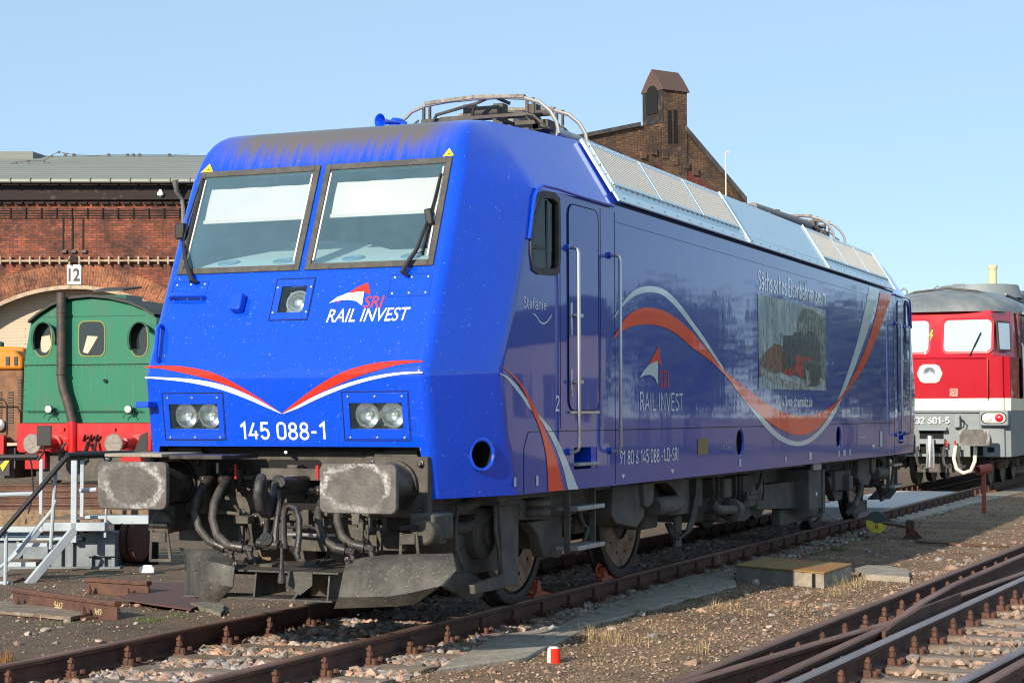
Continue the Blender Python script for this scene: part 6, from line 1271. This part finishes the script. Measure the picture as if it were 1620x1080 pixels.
# arch ring of radial bricks
mb = MB(); R_o = Ra+33; th = [radians(-36+72*i/48) for i in range(49)]
rows = [[s(cxa+r*sin(a), cya-r*cos(a), -.02) for a in th] for r in (Ra, R_o)]; mb.grid(rows); mb.grid([rows[0], [q+Vector((0,.05,0)) for q in rows[0]]]); mb.grid([rows[1], [q+Vector((0,.05,0)) for q in rows[1]]])
ring = mb.build('arch_ring', m_vous, SH, smooth=0, fix=False); me = ring.data; uv = me.uv_layers.new(name='UVMap'); c3 = s(cxa, cya)
for lp in me.loops: q = me.vertices[lp.vertex_index].co; r_ = sqrt((q.x-c3.x)**2+(q.z-c3.z)**2); a_ = math.atan2(q.x-c3.x, q.z-c3.z); uv.data[lp.index].uv = (r_, a_*5.6)
m_cream = M('cream_painted_rim', (.46,.38,.27), .8, col2=(.30,.2,.13), vs=4); mb = MB()
rows = [[s(cxa+r*sin(a), cya-r*cos(a), y_) for a in th] for r, y_ in ((Ra+1,-.05),(Ra-5,-.05),(Ra-5,.3),(Ra+1,.3))]; mb.grid(rows).build('arch_rim', m_cream, SH)
m_shut, t, b = newmat('ribbed_gate_boards'); v = coords(t); w = N(t, 'ShaderNodeTexWave', bands_direction='Z', wave_profile='SAW'); w.inputs['Scale'].default_value = 3.2; t.links.new(v, w.inputs[0]); t.links.new(mix(t, ramp(t, w.outputs[1], [(.0, 0), (.12, 1)]).outputs[0], (.16,.12,.08), (.50,.42,.31)), b.inputs['Base Color']); b.inputs['Roughness'].default_value = .8
sbx('gate', m_shut, cxa-hw-10, 440, cxa+hw+10, 760, .70, .06)
a = s(-280, 318); b_ = s(640, 287); MB().box((a.x,-.16,a.z), (b_.x,.6,b_.z)).build('cornice', m_brickd, SH)
mb = MB(); mb2 = MB(); mb3 = MB()
for i in range(60): mb.cb(s(-276+i*17, 321.5, -.06), (.24,.14,.06))
mb.build('corbel_bricks', m_brickd, SH, smooth=0); 
mb = MB(); pb(mb, SH, -.05, -280, 318, 640, 319.5, .1)
for y in (332, 336, 340, 344): pb(mb, SH, -.03, -280, y, 640, y+1.2, .06)
mb.build('string_course', m_brickd, SH, smooth=0)
for i in range(38): pb(mb2, SH, -.05, -276+i*24.3, 329, -274.4+i*24.3, 346, .08)
mb2.build('dentil_ribs', m_hole, SH, smooth=0)
mb = MB()
for x in (98.5, 113.5, 130): pb(mb, SH, -.012, x, 346, x+3.2, 397, .02)
mb.build('wall_slot', m_hole, SH, smooth=0); mb = MB()
for x in (97, 112, 128.5): q = [s(x, 400, -.02), s(x+8, 400, -.02), s(x+9, 396, -.02), s(x+4, 395, -.02)]; mb.prism(q, (0,-.08,0))
mb.build('slot_sill', M('grey_stone', (.12,.10,.09), .8), SH)
MB().cyl(s(-280, 413.5, -.15), s(640, 411.5, -.15), .035, 8).build('wall_pipe', m_cream, SH)
for i in range(34): MB().cb(s(-30+i*15.6, 412, -.12), (.06,.14,.26)).build('pipe_bracket', m_cream, SH, bevel=.02)
MB().prism([s(108,414,-.1), s(125,414,-.1), s(121,405,-.1), s(114,404,-.1)], (0,-.1,0)).build('keystone', m_brickd, SH)
np_ = sbx('number_plate', m_whitef, 106, 418.5, 128.5, 450, -.06, .04); q = s(108.2, 444, -.065); q2 = s(126.5, 424, -.065)
textobj('gate_number', '12', M('dark_numeral', (.04,.045,.05), .6), np_, q, (1,0,0), (0,0,1), q2.z-q.z, width=q2.x-q.x, bold=.03)
# roof
m_roof = M('grey_green_roofing', (.17,.19,.17), .8, col2=(.21,.225,.20), vs=2, scale=(.25,1,14), bump=.3, bs=5)
e0, e1 = s(-280, 284, -.45), s(640, 284, -.45); r0_, r1_ = s(-280, 247, 6.5), s(640, 247, 6.5); mb = MB(); n = 12; rows = []
for i in range(n+1):
    rows += [[e0.lerp(r0_, i/n)+Vector((0,0,.014)), e1.lerp(r1_, i/n)+Vector((0,0,.014))]]
    if i < n: rows += [[e0.lerp(r0_, (i+1)/n)-Vector((0,0,.0)), e1.lerp(r1_, (i+1)/n)-Vector((0,0,.0))]]
rf = mb.grid(rows).build('roof', m_roof, SH, smooth=0); MB().box((e0.x, 6.5, 0), (e1.x, 6.9, r0_.z-.02)).build('rear_wall', m_brickd, SH)
MB().prism([s(-280,254,5.5), s(52,254,5.5), s(52,239.5,5.5), s(-280,239.5,5.5)], (0,1.5,0)).prism([s(52.2,253.5,5.5), s(75,247.5,6.4), s(52.2,239.7,5.5)], (0,.4,0)).build('roof_upstand', m_roof, rf, smooth=0)
gt = MB(); P0 = e0+Vector((0,-.08,-.05)); P1 = e1+Vector((0,-.08,-.05))
gtr = gt.cyl(P0, P1, .075, 10).build('gutter', M('pale_zinc', (.26,.27,.25), .5, metal=.3), SH)
for i in range(16): MB().cb(s(-15+i*31.5, 285, -.55), (.04,.17,.15)).build('gutter_strap', m_roof, gtr); MB().tube([s(277,284,-.55), s(278,292,-.5), s(279,302,-.4), s(288,315,-.15), s(290,330,-.12), s(290,600,-.12)], [.13,.09,.07,.07,.07,.07], 10).build('downpipe', M('grey_downpipe', (.32,.34,.34), .6), SH)
mb = MB(); pts = [(0,266),(8,261),(25,257),(45,254.5),(70,254),(82,246),(93,240),(105,243),(118,245)]
mb.tube([s(x, y, 4.0) for x, y in pts], .012, 5)
for x, y in pts[1:-1]: mb.cb(s(x, y+1, 4.0), (.06,.06,.08))
for x in (103,117,172,202,211,221,268): mb.cb(s(x, 246, 6.3), (.09,.09,.12))
mb.tube([s(118,245,6.3), s(150,246.5,6.3), s(172,245,6.3), s(268,245,6.3), s(300,244,6.3)], .01, 5); mb.build('lightning_wire', m_grime2, rf); MB().lathe(s(254,300,-.2), (0,0,-1), [(0,0),(.05,0),(.05,.03),(.10,.1),(.10,.18),(0,.24)], 14).build('wall_lamp', m_white, SH)
# ---- gable behind the roof
m_brick2 = brickmat('brown_gable_brick', (.20,.115,.06), (.12,.066,.04), (.03,.022,.018), .26, .085, sootcol=(.04,.026,.022)); m_brick3 = brickmat('red_gable_brick', (.26,.06,.045), (.16,.045,.035), (.05,.03,.03), .26, .085)
GA_ = frame('brick_gable_building', 'tall brown brick gable with a small roofed turret behind the locomotive', 'building', 1050, 700, 60, rz=YAW+radians(35), z=-.2)
q_ = lambda px, py, yl=0: onp(GA_, yl, px, py)
wp_ = [q_(905,330), q_(905,223), q_(935,215), q_(1012,199), q_(1049,199), q_(1086,212), q_(1182,322), q_(1182,330)]; wp_ = [Vector((wp_[0].x,0,0))]+wp_[1:-1]+[Vector((wp_[-1].x+2.0,0,wp_[-1].z-2.2)), Vector((wp_[-1].x+2.0,0,0))]
MB().prism(wp_, (0,.5,0)).build('gable_wall', m_brick2, GA_, smooth=0)
cop = MB(); m_cop = M('dark_coping', (.055,.05,.05), .8, col2=(.12,.11,.10), vs=3)
for a, b_ in (((895,226),(935,215)), ((935,215),(1014,199))): A = q_(*a, -.1); B = q_(*b_, -.1); cop.prism([A, B, B+Vector((0,0,.13)), A+Vector((0,0,.13))], (0,.75,0))
for a, b_ in (((1086,208),(1182,321)), ): A = q_(*a, -.1); B = q_(*b_, -.1); cop.prism([A, B, B+Vector((0,0,.20)), A+Vector((0,0,.20))], (0,.75,0))
cop.build('coping', m_cop, GA_, smooth=0)
a = q_(1049, 262, -.02); b_ = q_(1086, 147, -.02); W_ = b_.x-a.x; dpt = 1.0
m_black2 = M('sooty_turret_render', (.02,.018,.018), .9, col2=(.12,.10,.085), vs=2.6, lo=.52, hi=.75)
tu = MB().box((a.x,-.04,a.z-1), (b_.x,dpt,b_.z)).build('turret', m_brick2, GA_, smooth=0); MB().box((a.x-.03,-.05,q_(1049,194,-.02).z), (a.x-.003,dpt,b_.z)).build('turret_face', m_black2, tu, smooth=0)
ap = q_(1049,147,-.02).z+.86; yc_ = (dpt-.04)/2
# gabled cap, ridge runs along the wall
mb = MB(); mb.prism([Vector((a.x-.05, -.12, b_.z)), Vector((a.x-.05, dpt+.08, b_.z)), Vector((a.x-.05, yc_+.27, b_.z+.46)), Vector((a.x-.05, yc_, ap)), Vector((a.x-.05, yc_-.27, b_.z+.46))], (W_+.12,0,0)); mb.build('turret_roof', M('dark_tile', (.07,.042,.036), .8, col2=(.13,.08,.062), vs=9, scale=(6,1,6), bump=.6, bs=12), tu, smooth=0)
MB().prism([Vector((a.x-.056, yc_+r*cos(t_), b_.z-.1+r*sin(t_))) for r, t_ in [(.3, pi*i/10) for i in range(11)]]+[Vector((a.x-.056,yc_-.3,b_.z-.75)), Vector((a.x-.056,yc_+.3,b_.z-.75))], (.01,0,0)).build('blind_arch', m_hole, tu, smooth=0)
mb = MB()
for x in (1059, 1068): mb.cb(q_(x, 200, -.05), (.12,.04,1.1))
mb.build('wall_slot', m_hole, tu, smooth=0); mb = MB()
for i, (x, y) in enumerate(((1018,246),(1034,240),(1052,246),(1068,256),(1086,262),(1100,272))): mb.cb(q_(x, y, -.03), (.22,.08,.22))
mb.build('corbel', m_brick2, GA_, smooth=0); mb = MB(); mb.prism([q_(1035,330,-.01), q_(1035,262,-.01), q_(1060,252,-.01), q_(1100,276,-.01), q_(1150,318,-.01), q_(1160,330,-.01)], (0,.02,0)); mb.build('red_brick_panel', m_brick3, GA_, smooth=0)
MB().box((wp_[0].x, .5, 0), (wp_[-1].x, 12, q_(905,300).z)).build('side_block', m_brick2, GA_, smooth=0)
P = ud(1148, 322, 52); r_ = thing('lamp_pole', 'thin pale hooked pole standing behind the locomotive roof', 'pole', (P.x, P.y, -.2)); T_ = ud(1148, 243, 52); MB().tube([P-Vector((0,0,P.z+.2)), T_, T_+RT*.04+Vector((0,0,.06)), T_+RT*.09+Vector((0,0,.04)), T_+RT*.1], .022, 8).build('pole', M('pale_pole', (.6,.55,.45), .5), r_, world=True)
P = ud(1570.5, 450, 75); r_ = thing('chimney_pipe', 'tall cream chimney pipe behind the red engine', 'chimney', (P.x, P.y, -.2)); T_ = ud(1570.5, 417, 75); m_chim = M('cream_chimney', (.66,.55,.32), .6)
MB().lathe((0,0,0), (0,0,1), [(.22,0),(.17,.6),(.17,T_.z),(.20,T_.z),(.20,T_.z+.12),(.14,T_.z+.14),(.14,T_.z)], 24).build('pipe', m_chim, r_)
# rivets and weld lines on the green cab
mb = MB()
for i in range(24): mb.lathe(g(42+i*8.2, 579.5, 1.2), (0,-1,0), [(.014,0),(.012,.008),(0,.01)], 6)
for i in range(12): mb.lathe(g(40, 520+i*12, 1.2), (0,-1,0), [(.014,0),(.012,.008),(0,.01)], 6)
mb.build('rivet_row', m_green2, gs)
for y in (503,): MB().box((g(60,0).x,1.195,g(0,y+.6).z), (g(232,0).x,1.2,g(0,y-.6).z)).build('weld_line', m_green2, gs)
for x in (60, 104, 150, 190): MB().box((g(x,0).x-.05,1.02,zr-.5), (g(x,0).x+.05,1.0-.03,zr-.36)).build('beam_bracket', m_redf, gs, bevel=.01)
for x in (132, 142, 152): MB().tube([g(x,697,.95), g(x+3,688,.9)], .03, 8).build('coupling_link', m_black, gs)
# ================================================================ red diesel engine on the same track, behind
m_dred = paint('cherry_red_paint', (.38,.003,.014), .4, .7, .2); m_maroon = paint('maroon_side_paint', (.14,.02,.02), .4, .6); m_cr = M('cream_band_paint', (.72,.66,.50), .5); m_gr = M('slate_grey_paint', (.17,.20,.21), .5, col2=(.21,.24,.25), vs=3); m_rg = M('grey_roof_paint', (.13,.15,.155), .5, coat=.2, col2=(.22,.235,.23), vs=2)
RD = thing('diesel_engine', 'red and grey diesel engine with a cream band behind the blue locomotive', 'locomotive', (0, 27.1, 0))
d_ = lambda px, py, yl=.75: onp(RD, yl, px, py)
def zz(py, yl=.75): return d_(1500, py, yl).z
xr_ = 1.36; Z = dict(b=zz(722), g=zz(649), w=zz(630), k=zz(565), t=zz(491))
def ring(z, yfr, xc=1.30, xs_=1.50, ch=.45, L=18):
    return [Vector((0,yfr-.03,z)), Vector((xc-.12,yfr,z)), Vector((xc-.02,yfr+.02,z)), Vector((xc,yfr+.10,z)), Vector((xs_-.02,yfr+ch,z)), Vector((xs_,yfr+ch+.08,z)), Vector((xs_,yfr+L,z))]
def bandm(name, mat, lv):
    mb = MB(); R_ = [ring(*l) for l in lv]; mb.grid(R_); mb.grid([[Vector((-q.x,q.y,q.z)) for q in r] for r in R_]); return mb.build(name, mat, RD, smooth=25)
bandm('lower_body', m_gr, [(Z['b'],.80,1.38,1.50,.12),(Z['g'],.76,1.38,1.50,.12)])
bandm('cream_band', m_cr, [(Z['g'],.73,1.38,1.51,.12),(Z['w'],.73,1.38,1.51,.12)])
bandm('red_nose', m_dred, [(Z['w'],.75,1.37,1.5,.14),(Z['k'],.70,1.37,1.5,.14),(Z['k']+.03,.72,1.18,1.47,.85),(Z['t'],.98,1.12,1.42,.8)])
# roof: rings along y, arch section
mb = MB(); R_ = []
for y, k, w in ((.80,0,1.22),(.84,.16,1.24),(.98,.42,1.28),(1.25,.68,1.33),(1.7,.86,1.42),(2.3,.97,1.5),(3.0,1,1.52),(18,1,1.52)):
    R_.append([Vector((w*sin(a), y+(.35*(abs(sin(a))**3) if y < 2 else 0), Z['t']-.02+(.58*k+.0)*cos(a)**.75 if cos(a) > 0 else Z['t']-.02)) for a in [radians(-90+180*i/18) for i in range(19)]])
mb.grid(R_); mb.build('roof', m_rg, RD, smooth=50)
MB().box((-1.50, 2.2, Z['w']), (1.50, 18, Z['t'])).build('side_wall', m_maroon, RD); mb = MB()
for i in range(5): mb.box((1.50,4.2+.0,Z['w']+.25+i*.33),(1.535,17,Z['w']+.30+i*.33))
mb.build('side_rib', m_gr, RD); MB().box((-1.45, 17.9, .7), (1.45, 18, 4.0)).build('rear_wall', m_gr, RD)
MB().box((1.495, 2.6, Z['w']+.2), (1.515, 3.1, Z['t']-.1)).build('door', m_maroon, RD, bevel=.01); MB().tube([(1.53,2.4,Z['w']+.0),(1.56,2.4,Z['w']+.05),(1.56,2.4,Z['t']-.7),(1.53,2.4,Z['t']-.65)], .02, 8).build('handrail', m_silver, RD); MB().box((1.51,2.68,Z['k']-.1),(1.522,3.0,Z['t']-.3)).build('door_window', m_dark, RD, bevel=.01)
m_skyg = M('sky_painted_glass', (.12,.15,.16), .03, metal=.0, coat=1, spec=1)
t = m_skyg.node_tree; t.nodes['Principled BSDF'].inputs['Base Color'].default_value = (.42,.53,.60,1)  # pale base colour paints the sky's reflection on the panes
yw = lambda z: .72+(.98-.72)*(z-Z['k']-.03)/(Z['t']-Z['k']-.03)
for sx in (1, -1):
    z0, z1 = zz(556), zz(506); xa, xb = d_(1484,530).x-0, d_(1559,530).x
    cx0 = d_(1472,530).x; xa, xb = (xa-cx0+0.0), (xb-cx0+0.0)
    O1 = [Vector((sx*x, yw(z)-.028, z)) for x, z in rrect(xa-.05, z0-.05, xb+.05, z1+.05, .14)]; O2 = [Vector((sx*x, yw(z)-.034, z)) for x, z in rrect(xa, z0, xb, z1, .10)]
    w_ = MB().grid([O1+O1[:1], O2+O2[:1]]).grid([[q+Vector((0,.05,0)) for q in O1+O1[:1]], O1+O1[:1]]).build('front_window', m_dred, RD); MB().poly([q+Vector((0,.004,0)) for q in O2]).build('pane', m_skyg, w_, smooth=0)
    q = [Vector((sx*x, y, z)) for x, y, z in ((1.235,.86+.1,z0),(1.42,1.40,z0),(1.395,1.50,z1-.02),(1.19,1.03,z1-.02))]; n_ = Vector((sx*.8,-.35,0))*.04
    sw = MB().prism([p+n_*.6 for p in q], -n_).build('side_window', m_dark, RD); c_ = sum(q, Vector())/4; MB().poly([c_+(p-c_)*.86+n_*.75 for p in q]).build('pane', m_skyg, sw, smooth=0)
fy = .70
bolt = [d_(x,y,.8) for x, y in ((1474,521),(1470,531),(1473,531),(1471,540),(1477,529),(1474,529.5),(1476,522))]; MB().prism([Vector((p.x, yw(p.z)-.05, p.z)) for p in bolt], (0,.01,0)).build('lightning_symbol', m_warn, RD)
c = d_(1471, 591, fy); cx = c.x; O = [Vector((c.x+.27*cos(a)*(1 if i%2 else 1), fy-.02, c.z+.20*sin(a))) for i, a in enumerate([2*pi*k/6 for k in range(6)])]
O = [Vector((c.x+x, fy-.03, c.z+z)) for x, z in ((-.27,0),(-.2,.16),(-.12,.2),(.12,.2),(.2,.16),(.27,0),(.2,-.16),(.12,-.2),(-.12,-.2),(-.2,-.16))]
hl = MB().prism(O, (0,.06,0)).build('nose_headlight', m_cr, RD, bevel=.02); MB().lathe(c+Vector((0,-.031,0)), (0,-1,0), [(.14,0),(.14,.012),(.125,.012),(.09,-.0),(.02,-.0)], 24).build('lamp', m_refl, hl); MB().lathe(c+Vector((0,-.032,0)), (0,-1,0), [(.125,.012),(.06,.03),(0,.034)], 24).build('lens', m_glassc, hl)
a = d_(1502.5,627,fy-.005); b_ = d_(1515.5,614,fy-.005); MB().box((a.x,fy-.0,a.z),(b_.x,fy+.03,b_.z)).build('builder_plate', M('red_cast_plate', (.30,.02,.02), .5, col2=(.5,.35,.3), vs=30), RD)
MB().tube([d_(1445,566,.66), d_(1560,565,.66), d_(1562,568,.64), d_(1562,630,.64)], .018, 8).build('grab_rail', m_dred, RD)
MB().tube([d_(1533,565,.66), d_(1540,550,.70), d_(1551,527,.80)], .012, 6).build('wiper', m_black, RD); MB().bar(d_(1541,548,.7), d_(1552,526,.8), .012, .03).build('wiper_blade', m_black, RD)
# lamp clusters, number
for sx in (1, -1):
    zc = zz(661, .7); mb = MB(); mb.box((sx*1.18-.29,.60,zc-.16),(sx*1.18+.29,.85,zc+.16)); cl = mb.build('lamp_cluster', m_gr, RD, bevel=.02)
    MB().prism([(sx*1.18+x, .597, zc+z) for x, z in rrect(-.26,-.12,.26,.12,.12)], (0,.004,0)).build('oval_rim', m_hole, cl); MB().prism([(sx*1.18+x, .593, zc+z) for x, z in rrect(-.235,-.10,.235,.10,.10)], (0,.004,0)).build('oval_plate', m_cr, cl)
    MB().lathe((sx*1.18-.11*sx,.592,zc), (0,-1,0), [(.092,0),(.085,.012),(.05,.03),(0,.035)], 20).build('white_lamp', m_lens, cl); MB().lathe((sx*1.18+.11*sx,.592,zc), (0,-1,0), [(.088,0),(.08,.012),(.05,.03),(0,.035)], 20).build('red_lamp', M('red_lamp_glass', (.55,.01,.03), .15, coat=1), cl)
q = d_(1503.3, 670, .76); w = q.x-d_(1453, 670, .76).x; strokes('engine_number', '232 601-5', m_white, RD, (q.x-w*1.22, .70, q.z), (1,0,0), (0,0,1), d_(1500,659.5,.76).z-q.z, width=w*1.22, wt=.07)
MB().box((-1.2,.68,zz(652)),( 1.2,.8,zz(650))).build('shadow_lip', m_gr, RD)
for sx in (1, -1):
    zc = zz(692, 0); b_ = MB().prism([(x,0,z) for x, z in rrect(sx*.875-.30, zc-.165, sx*.875+.30, zc+.165, .04)], (0,.05,0)).build('buffer', m_bface, RD); me = b_.data; uv = me.uv_layers.new(name='UVMap')
    for lp in me.loops: v = me.vertices[lp.vertex_index].co; uv.data[lp.index].uv = ((v.x-sx*.875)/.9+.5, (v.z-zc)/.6+.5)
    MB().lathe((sx*.875,.05,zc), (0,1,0), [(.12,0),(.12,.3),(.17,.32),(.17,.75)], 20).build('buffer_sleeve', m_gr, b_)
def dbox(name, mat, x0, y0, x1, y1, yl, th, bevel=.01): mb = MB(); pb(mb, RD, yl, x0, y0, x1, y1, th); return mb.build(name, mat, RD, bevel=bevel)
off = 1472-0
dbox('hook_recess', m_hole, 1455, 680, 1492, 716, .72, .03); dbox('draft_bar', m_gr, 1452, 694, 1494, 702, .55, .2); dbox('recess_hood', m_gr, 1450, 676, 1497, 681, .55, .25)
MB().tube([d_(1471,690,.35), d_(1471,715,.25), d_(1471,738,.3)], [.06,.045,.05], 10).build('draw_hook', m_steel, RD); MB().tube([d_(1466,695,.3), d_(1467,720,.2), d_(1466,740,.25)], .022, 8).build('shackle', m_steel, RD); MB().tube([d_(1476,695,.3), d_(1477,720,.2), d_(1477,740,.25)], .022, 8).build('shackle', m_steel, RD)
MB().tube([d_(1512,705,.6), d_(1509,725,.5), d_(1513,741,.5), d_(1524,748,.5), d_(1536,744,.5), d_(1542,730,.5), d_(1543,715,.6), d_(1543,708,.7)], .04, 10).build('jumper_cable', m_cr, RD)
for x in (1494, 1518, 1452): MB().tube([d_(x,706,.6), d_(x-2,722,.5), d_(x,734,.5), d_(x+7,740,.5), d_(x+9,735,.5)], .032, 8).build('brake_hose', m_rubber, RD)
for x in (1497, 1511): MB().cyl(d_(x,706,.6), d_(x,697,.6), .02, 8).build('cock_handle', m_redh, RD)
dbox('socket_box', m_gr, 1509, 657, 1518, 676, .6, .18); dbox('socket_panel', m_hole, 1535, 706, 1555, 721, .765, .04); dbox('step_hole', m_hole, 1562, 707, 1573, 715, .78, .02); dbox('buffer_bracket', m_cr, 1558, 686, 1563, 697, .5, .3); MB().tube([d_(1518,661,.6), d_(1526,667,.55), d_(1524,676,.6), d_(1519,676,.6)], .015, 6).build('socket_cable', m_black, RD)
# roof gear
zt_ = Z['t']+.57; MB().lathe((.35,4.6,zt_-.12), (0,0,1), [(.95,0),(.86,.30),(.80,.30),(.78,.1),(0,.1)], 40).build('fan_housing', m_gr, RD); MB().lathe((1.0,5.5,zt_-.25), (0,0,1), [(.25,0),(.25,.35),(.2,.35),(0,.3)], 20).build('roof_vent', m_gr, RD)
mb = MB()
for i in range(26): y = 2.7+i*.28; mb.bar((1.52,y,Z['t']+.02), (1.16,y,Z['t']+.42), .12, .02, (.8,0,.6))
mb.build('roof_louvre', m_black, RD); mb = MB()
mb.tube([(1.56,2.5,Z['t']-.0),(1.56,10,Z['t']-.0)], .03, 8); mb.tube([(1.20,2.5,Z['t']+.42),(1.20,10,Z['t']+.42)], .03, 8); mb.tube([(1.36,2.5,Z['t']+.25),(1.36,10,Z['t']+.25)], .02, 8); mb.build('louvre_frame', m_rg, RD)
for x, y in ((-.2,2.2),(-1.0,2.6)): MB().tube([(x-.07,y,Z['t']+.40),(x-.07,y,Z['t']+.56),(x,y,Z['t']+.62),(x+.07,y,Z['t']+.56),(x+.07,y,Z['t']+.40)], .02, 8).build('lifting_eye', m_gr, RD)
for k in range(4): MB().lathe((.95+.05*k,8+k*2.2,Z['t']+.55), (0,1,0), [(0,-.2),(.17,-.2),(.17,.2),(0,.2)], 16).build('roof_cylinder', m_grime2, RD)
MB().tube([(.5,6.5,zt_+.1),(1.15,7.2,zt_+.12),(1.6,9.0,zt_-.1)], .03, 6).box((1.0,6.9,zt_-.3),(1.08,7.0,zt_+.1)).build('roof_antenna', m_grime2, RD)
# running gear
mb = MB(); mb.box((-1.2,1.2,.75),(1.2,17.5,1.0)); mb.box((1.30,1.0,1.12),(1.48,17.5,Z['g']-.05)); mb.box((-1.48,1.0,1.12),(-1.3,17.5,Z['g']-.05)); mb.box((-.5,1.2,.3),(.5,9,.8)); mb.build('underframe', m_grime2, RD)
mb = MB()
for i in range(8): mb.box((1.481,2.2+i*.7,Z['g']-.28),(1.484,2.5+i*.7,Z['g']-.10))
mb.build('frame_slots', m_hole, RD, smooth=0); MB().prism([(1.35,1.1,.65),(1.35,1.7,.65),(1.35,2.1,1.15),(1.35,1.1,1.15)], (.12,0,0)).build('corner_step', m_gr, RD, bevel=.02)
for y in (2.6, 4.45, 6.3):
    for sx in (1, -1):
        w_ = MB().lathe((sx*.70,y,.525), (sx,0,0), [(0,0),(.12,0),(.44,.02),(.555,.0),(.555,.02),(.525,.03),(.525,.13),(.46,.13),(.12,.1),(0,.1)], 36).build('wheel', m_wheel, RD)
        MB().box((sx*1.05-.12,y-.18,.36),(sx*1.05+.12,y+.18,.72)).build('axle_box', m_grime2, RD, bevel=.03)
        mb = MB()
        for e in (-.42,.42):
            for k in range(4): mb.lathe((sx*1.08,y+e,.52+k*.08), (0,0,1), [(.14,0),(.17,.02),(.17,.04),(.14,.06)], 14)
            mb.lathe((sx*1.08,y+e,.50), (0,0,-1), [(.11,0),(.04,.14),(.0,.2)], 12)
        mb.build('spring_set', m_grime2, RD)
# wooden crossing between the rails
MB().box((-.69,19.2,-.16),(.70,26.0,-.006)).build('crossing_boards', M('bleached_boards', (.42,.42,.40), .8, col2=(.55,.54,.50), vs=3, scale=(.5,6,1), bump=.3, bs=8), None, bevel=.004, label='pale boarded crossing between the rails ahead of the red engine', cat='crossing')
# ================================================================ surroundings to the right of the picture, mirrored in the locomotive's flank
m_leaf = M('tree_leaves', (.03,.055,.014), .8, col2=(.07,.10,.03), vs=2); m_bark = M('tree_bark', (.06,.045,.03), .9)
def treef(i, x, y, h, r):
    R2 = thing('tree', 'leafy tree of the row right of the tracks', 'tree', (x,y,-.2), random.uniform(0,6), 'trees right of the tracks'); mb = MB(); mb.tube([(0,0,-.1),(.1,0,h*.3),(0,.1,h*.6),(0,0,h*.9)], [.22,.17,.11,.03], 8)
    for k in range(6): a = k*1.1; mb.tube([(0,0,h*(.3+.07*k)), (r*.5*cos(a),r*.5*sin(a),h*(.45+.07*k)), (r*.8*cos(a),r*.8*sin(a),h*(.5+.08*k))], [.07,.05,.02], 5)
    mb.build('trunk', m_bark, R2); mb = MB()
    cl = [(r*.75*cos(a)*random.random(), r*.75*sin(a)*random.random(), h*random.uniform(.35,.9)) for a in [random.uniform(0,6.3) for _ in range(26)]]
    for cx, cy, cz in cl:
        for _ in range(80):
            v = Vector((random.gauss(0,1), random.gauss(0,1), random.gauss(0,.8)))*r*.17; c = Vector((cx,cy,cz))+v; d = Vector((random.gauss(0,1),random.gauss(0,1),random.gauss(0,1))).normalized(); e = d.orthogonal().normalized()*.14; f = d.cross(e)
            mb.add([c-e, c+f, c+e, c-f], [(0,1,2,3)])
    mb.build('crown', m_leaf, R2, smooth=0, fix=False)
for i, (x, y, h, r) in enumerate(((6,75,6.4,3.2),(10,66,5.6,3),(14.5,74,7.8,3.5),(19,60,5.8,3),(23.5,72,7.4,3.6),(28.5,66,7.0,3.5),(34,56,6.8,3.3),(39.5,50,6.2,3.2),(46,42,7,3.5),(8,72,7.2,3.4),(12.5,66,6.2,3.2),(17,70,7.5,3.6),(21.5,62,6.6,3.3),(26,70,8.2,4),(31,60,6.2,3.3),(37,52,7.4,3.6),(42,46,6.6,3.4))): treef(i, x, y, h, r)
R3 = thing('storehouse', 'long pale rendered storehouse right of the tracks', 'storehouse', (24.5,45,-.2), radians(-28)); m_ren = M('pale_render', (.36,.31,.28), .8, col2=(.30,.25,.22), vs=2)
MB().box((-5,0,0),(6,6,4.6)).build('wall', m_ren, R3); MB().prism([(-5.3,-.4,4.6),(6.3,-.4,4.6),(6.3,6.4,4.6),(-5.3,6.4,4.6)], (0,0,.12)).prism([(-5.3,-.4,4.72),(-5.3,6.4,4.72),(-5.3,3,6.0)], (11.6,0,0)).build('roof', m_roofg, R3)
for x in (-3.6,-1.4,.8,3.0): MB().box((x,-.03,1.4),(x+1.0,.02,3.0)).build('window', m_dark, R3)
# clutter along the red engine's roof front
mb = MB(); mb.tube([(-1.1,1.9,Z['t']+.30),(-.6,1.75,Z['t']+.47),(.1,1.75,Z['t']+.53),(.7,1.8,Z['t']+.46),(1.15,2.0,Z['t']+.28)], .022, 6); mb.build('roof_rail', m_grime2, RD)
for x in (-.9,-.3,.4,.9): MB().cb((x,1.95,Z['t']+.46-.22*abs(x)**2), (.16,.25,.07)).build('roof_hatch', m_gr, RD, bevel=.01)
for k in range(5): MB().bar((-1.3,2.6+k*1.1,Z['t']+.25),( -.2,2.6+k*1.1,Z['t']+.56), .03,.03).build('roof_seam', m_grime2, RD)
MB().tube([(.0,3.0,zt_),(.0,3.0,zt_+.12),(.25,3.0,zt_+.12),(.25,3.0,zt_)], .02, 6).build('lifting_eye', m_gr, RD)
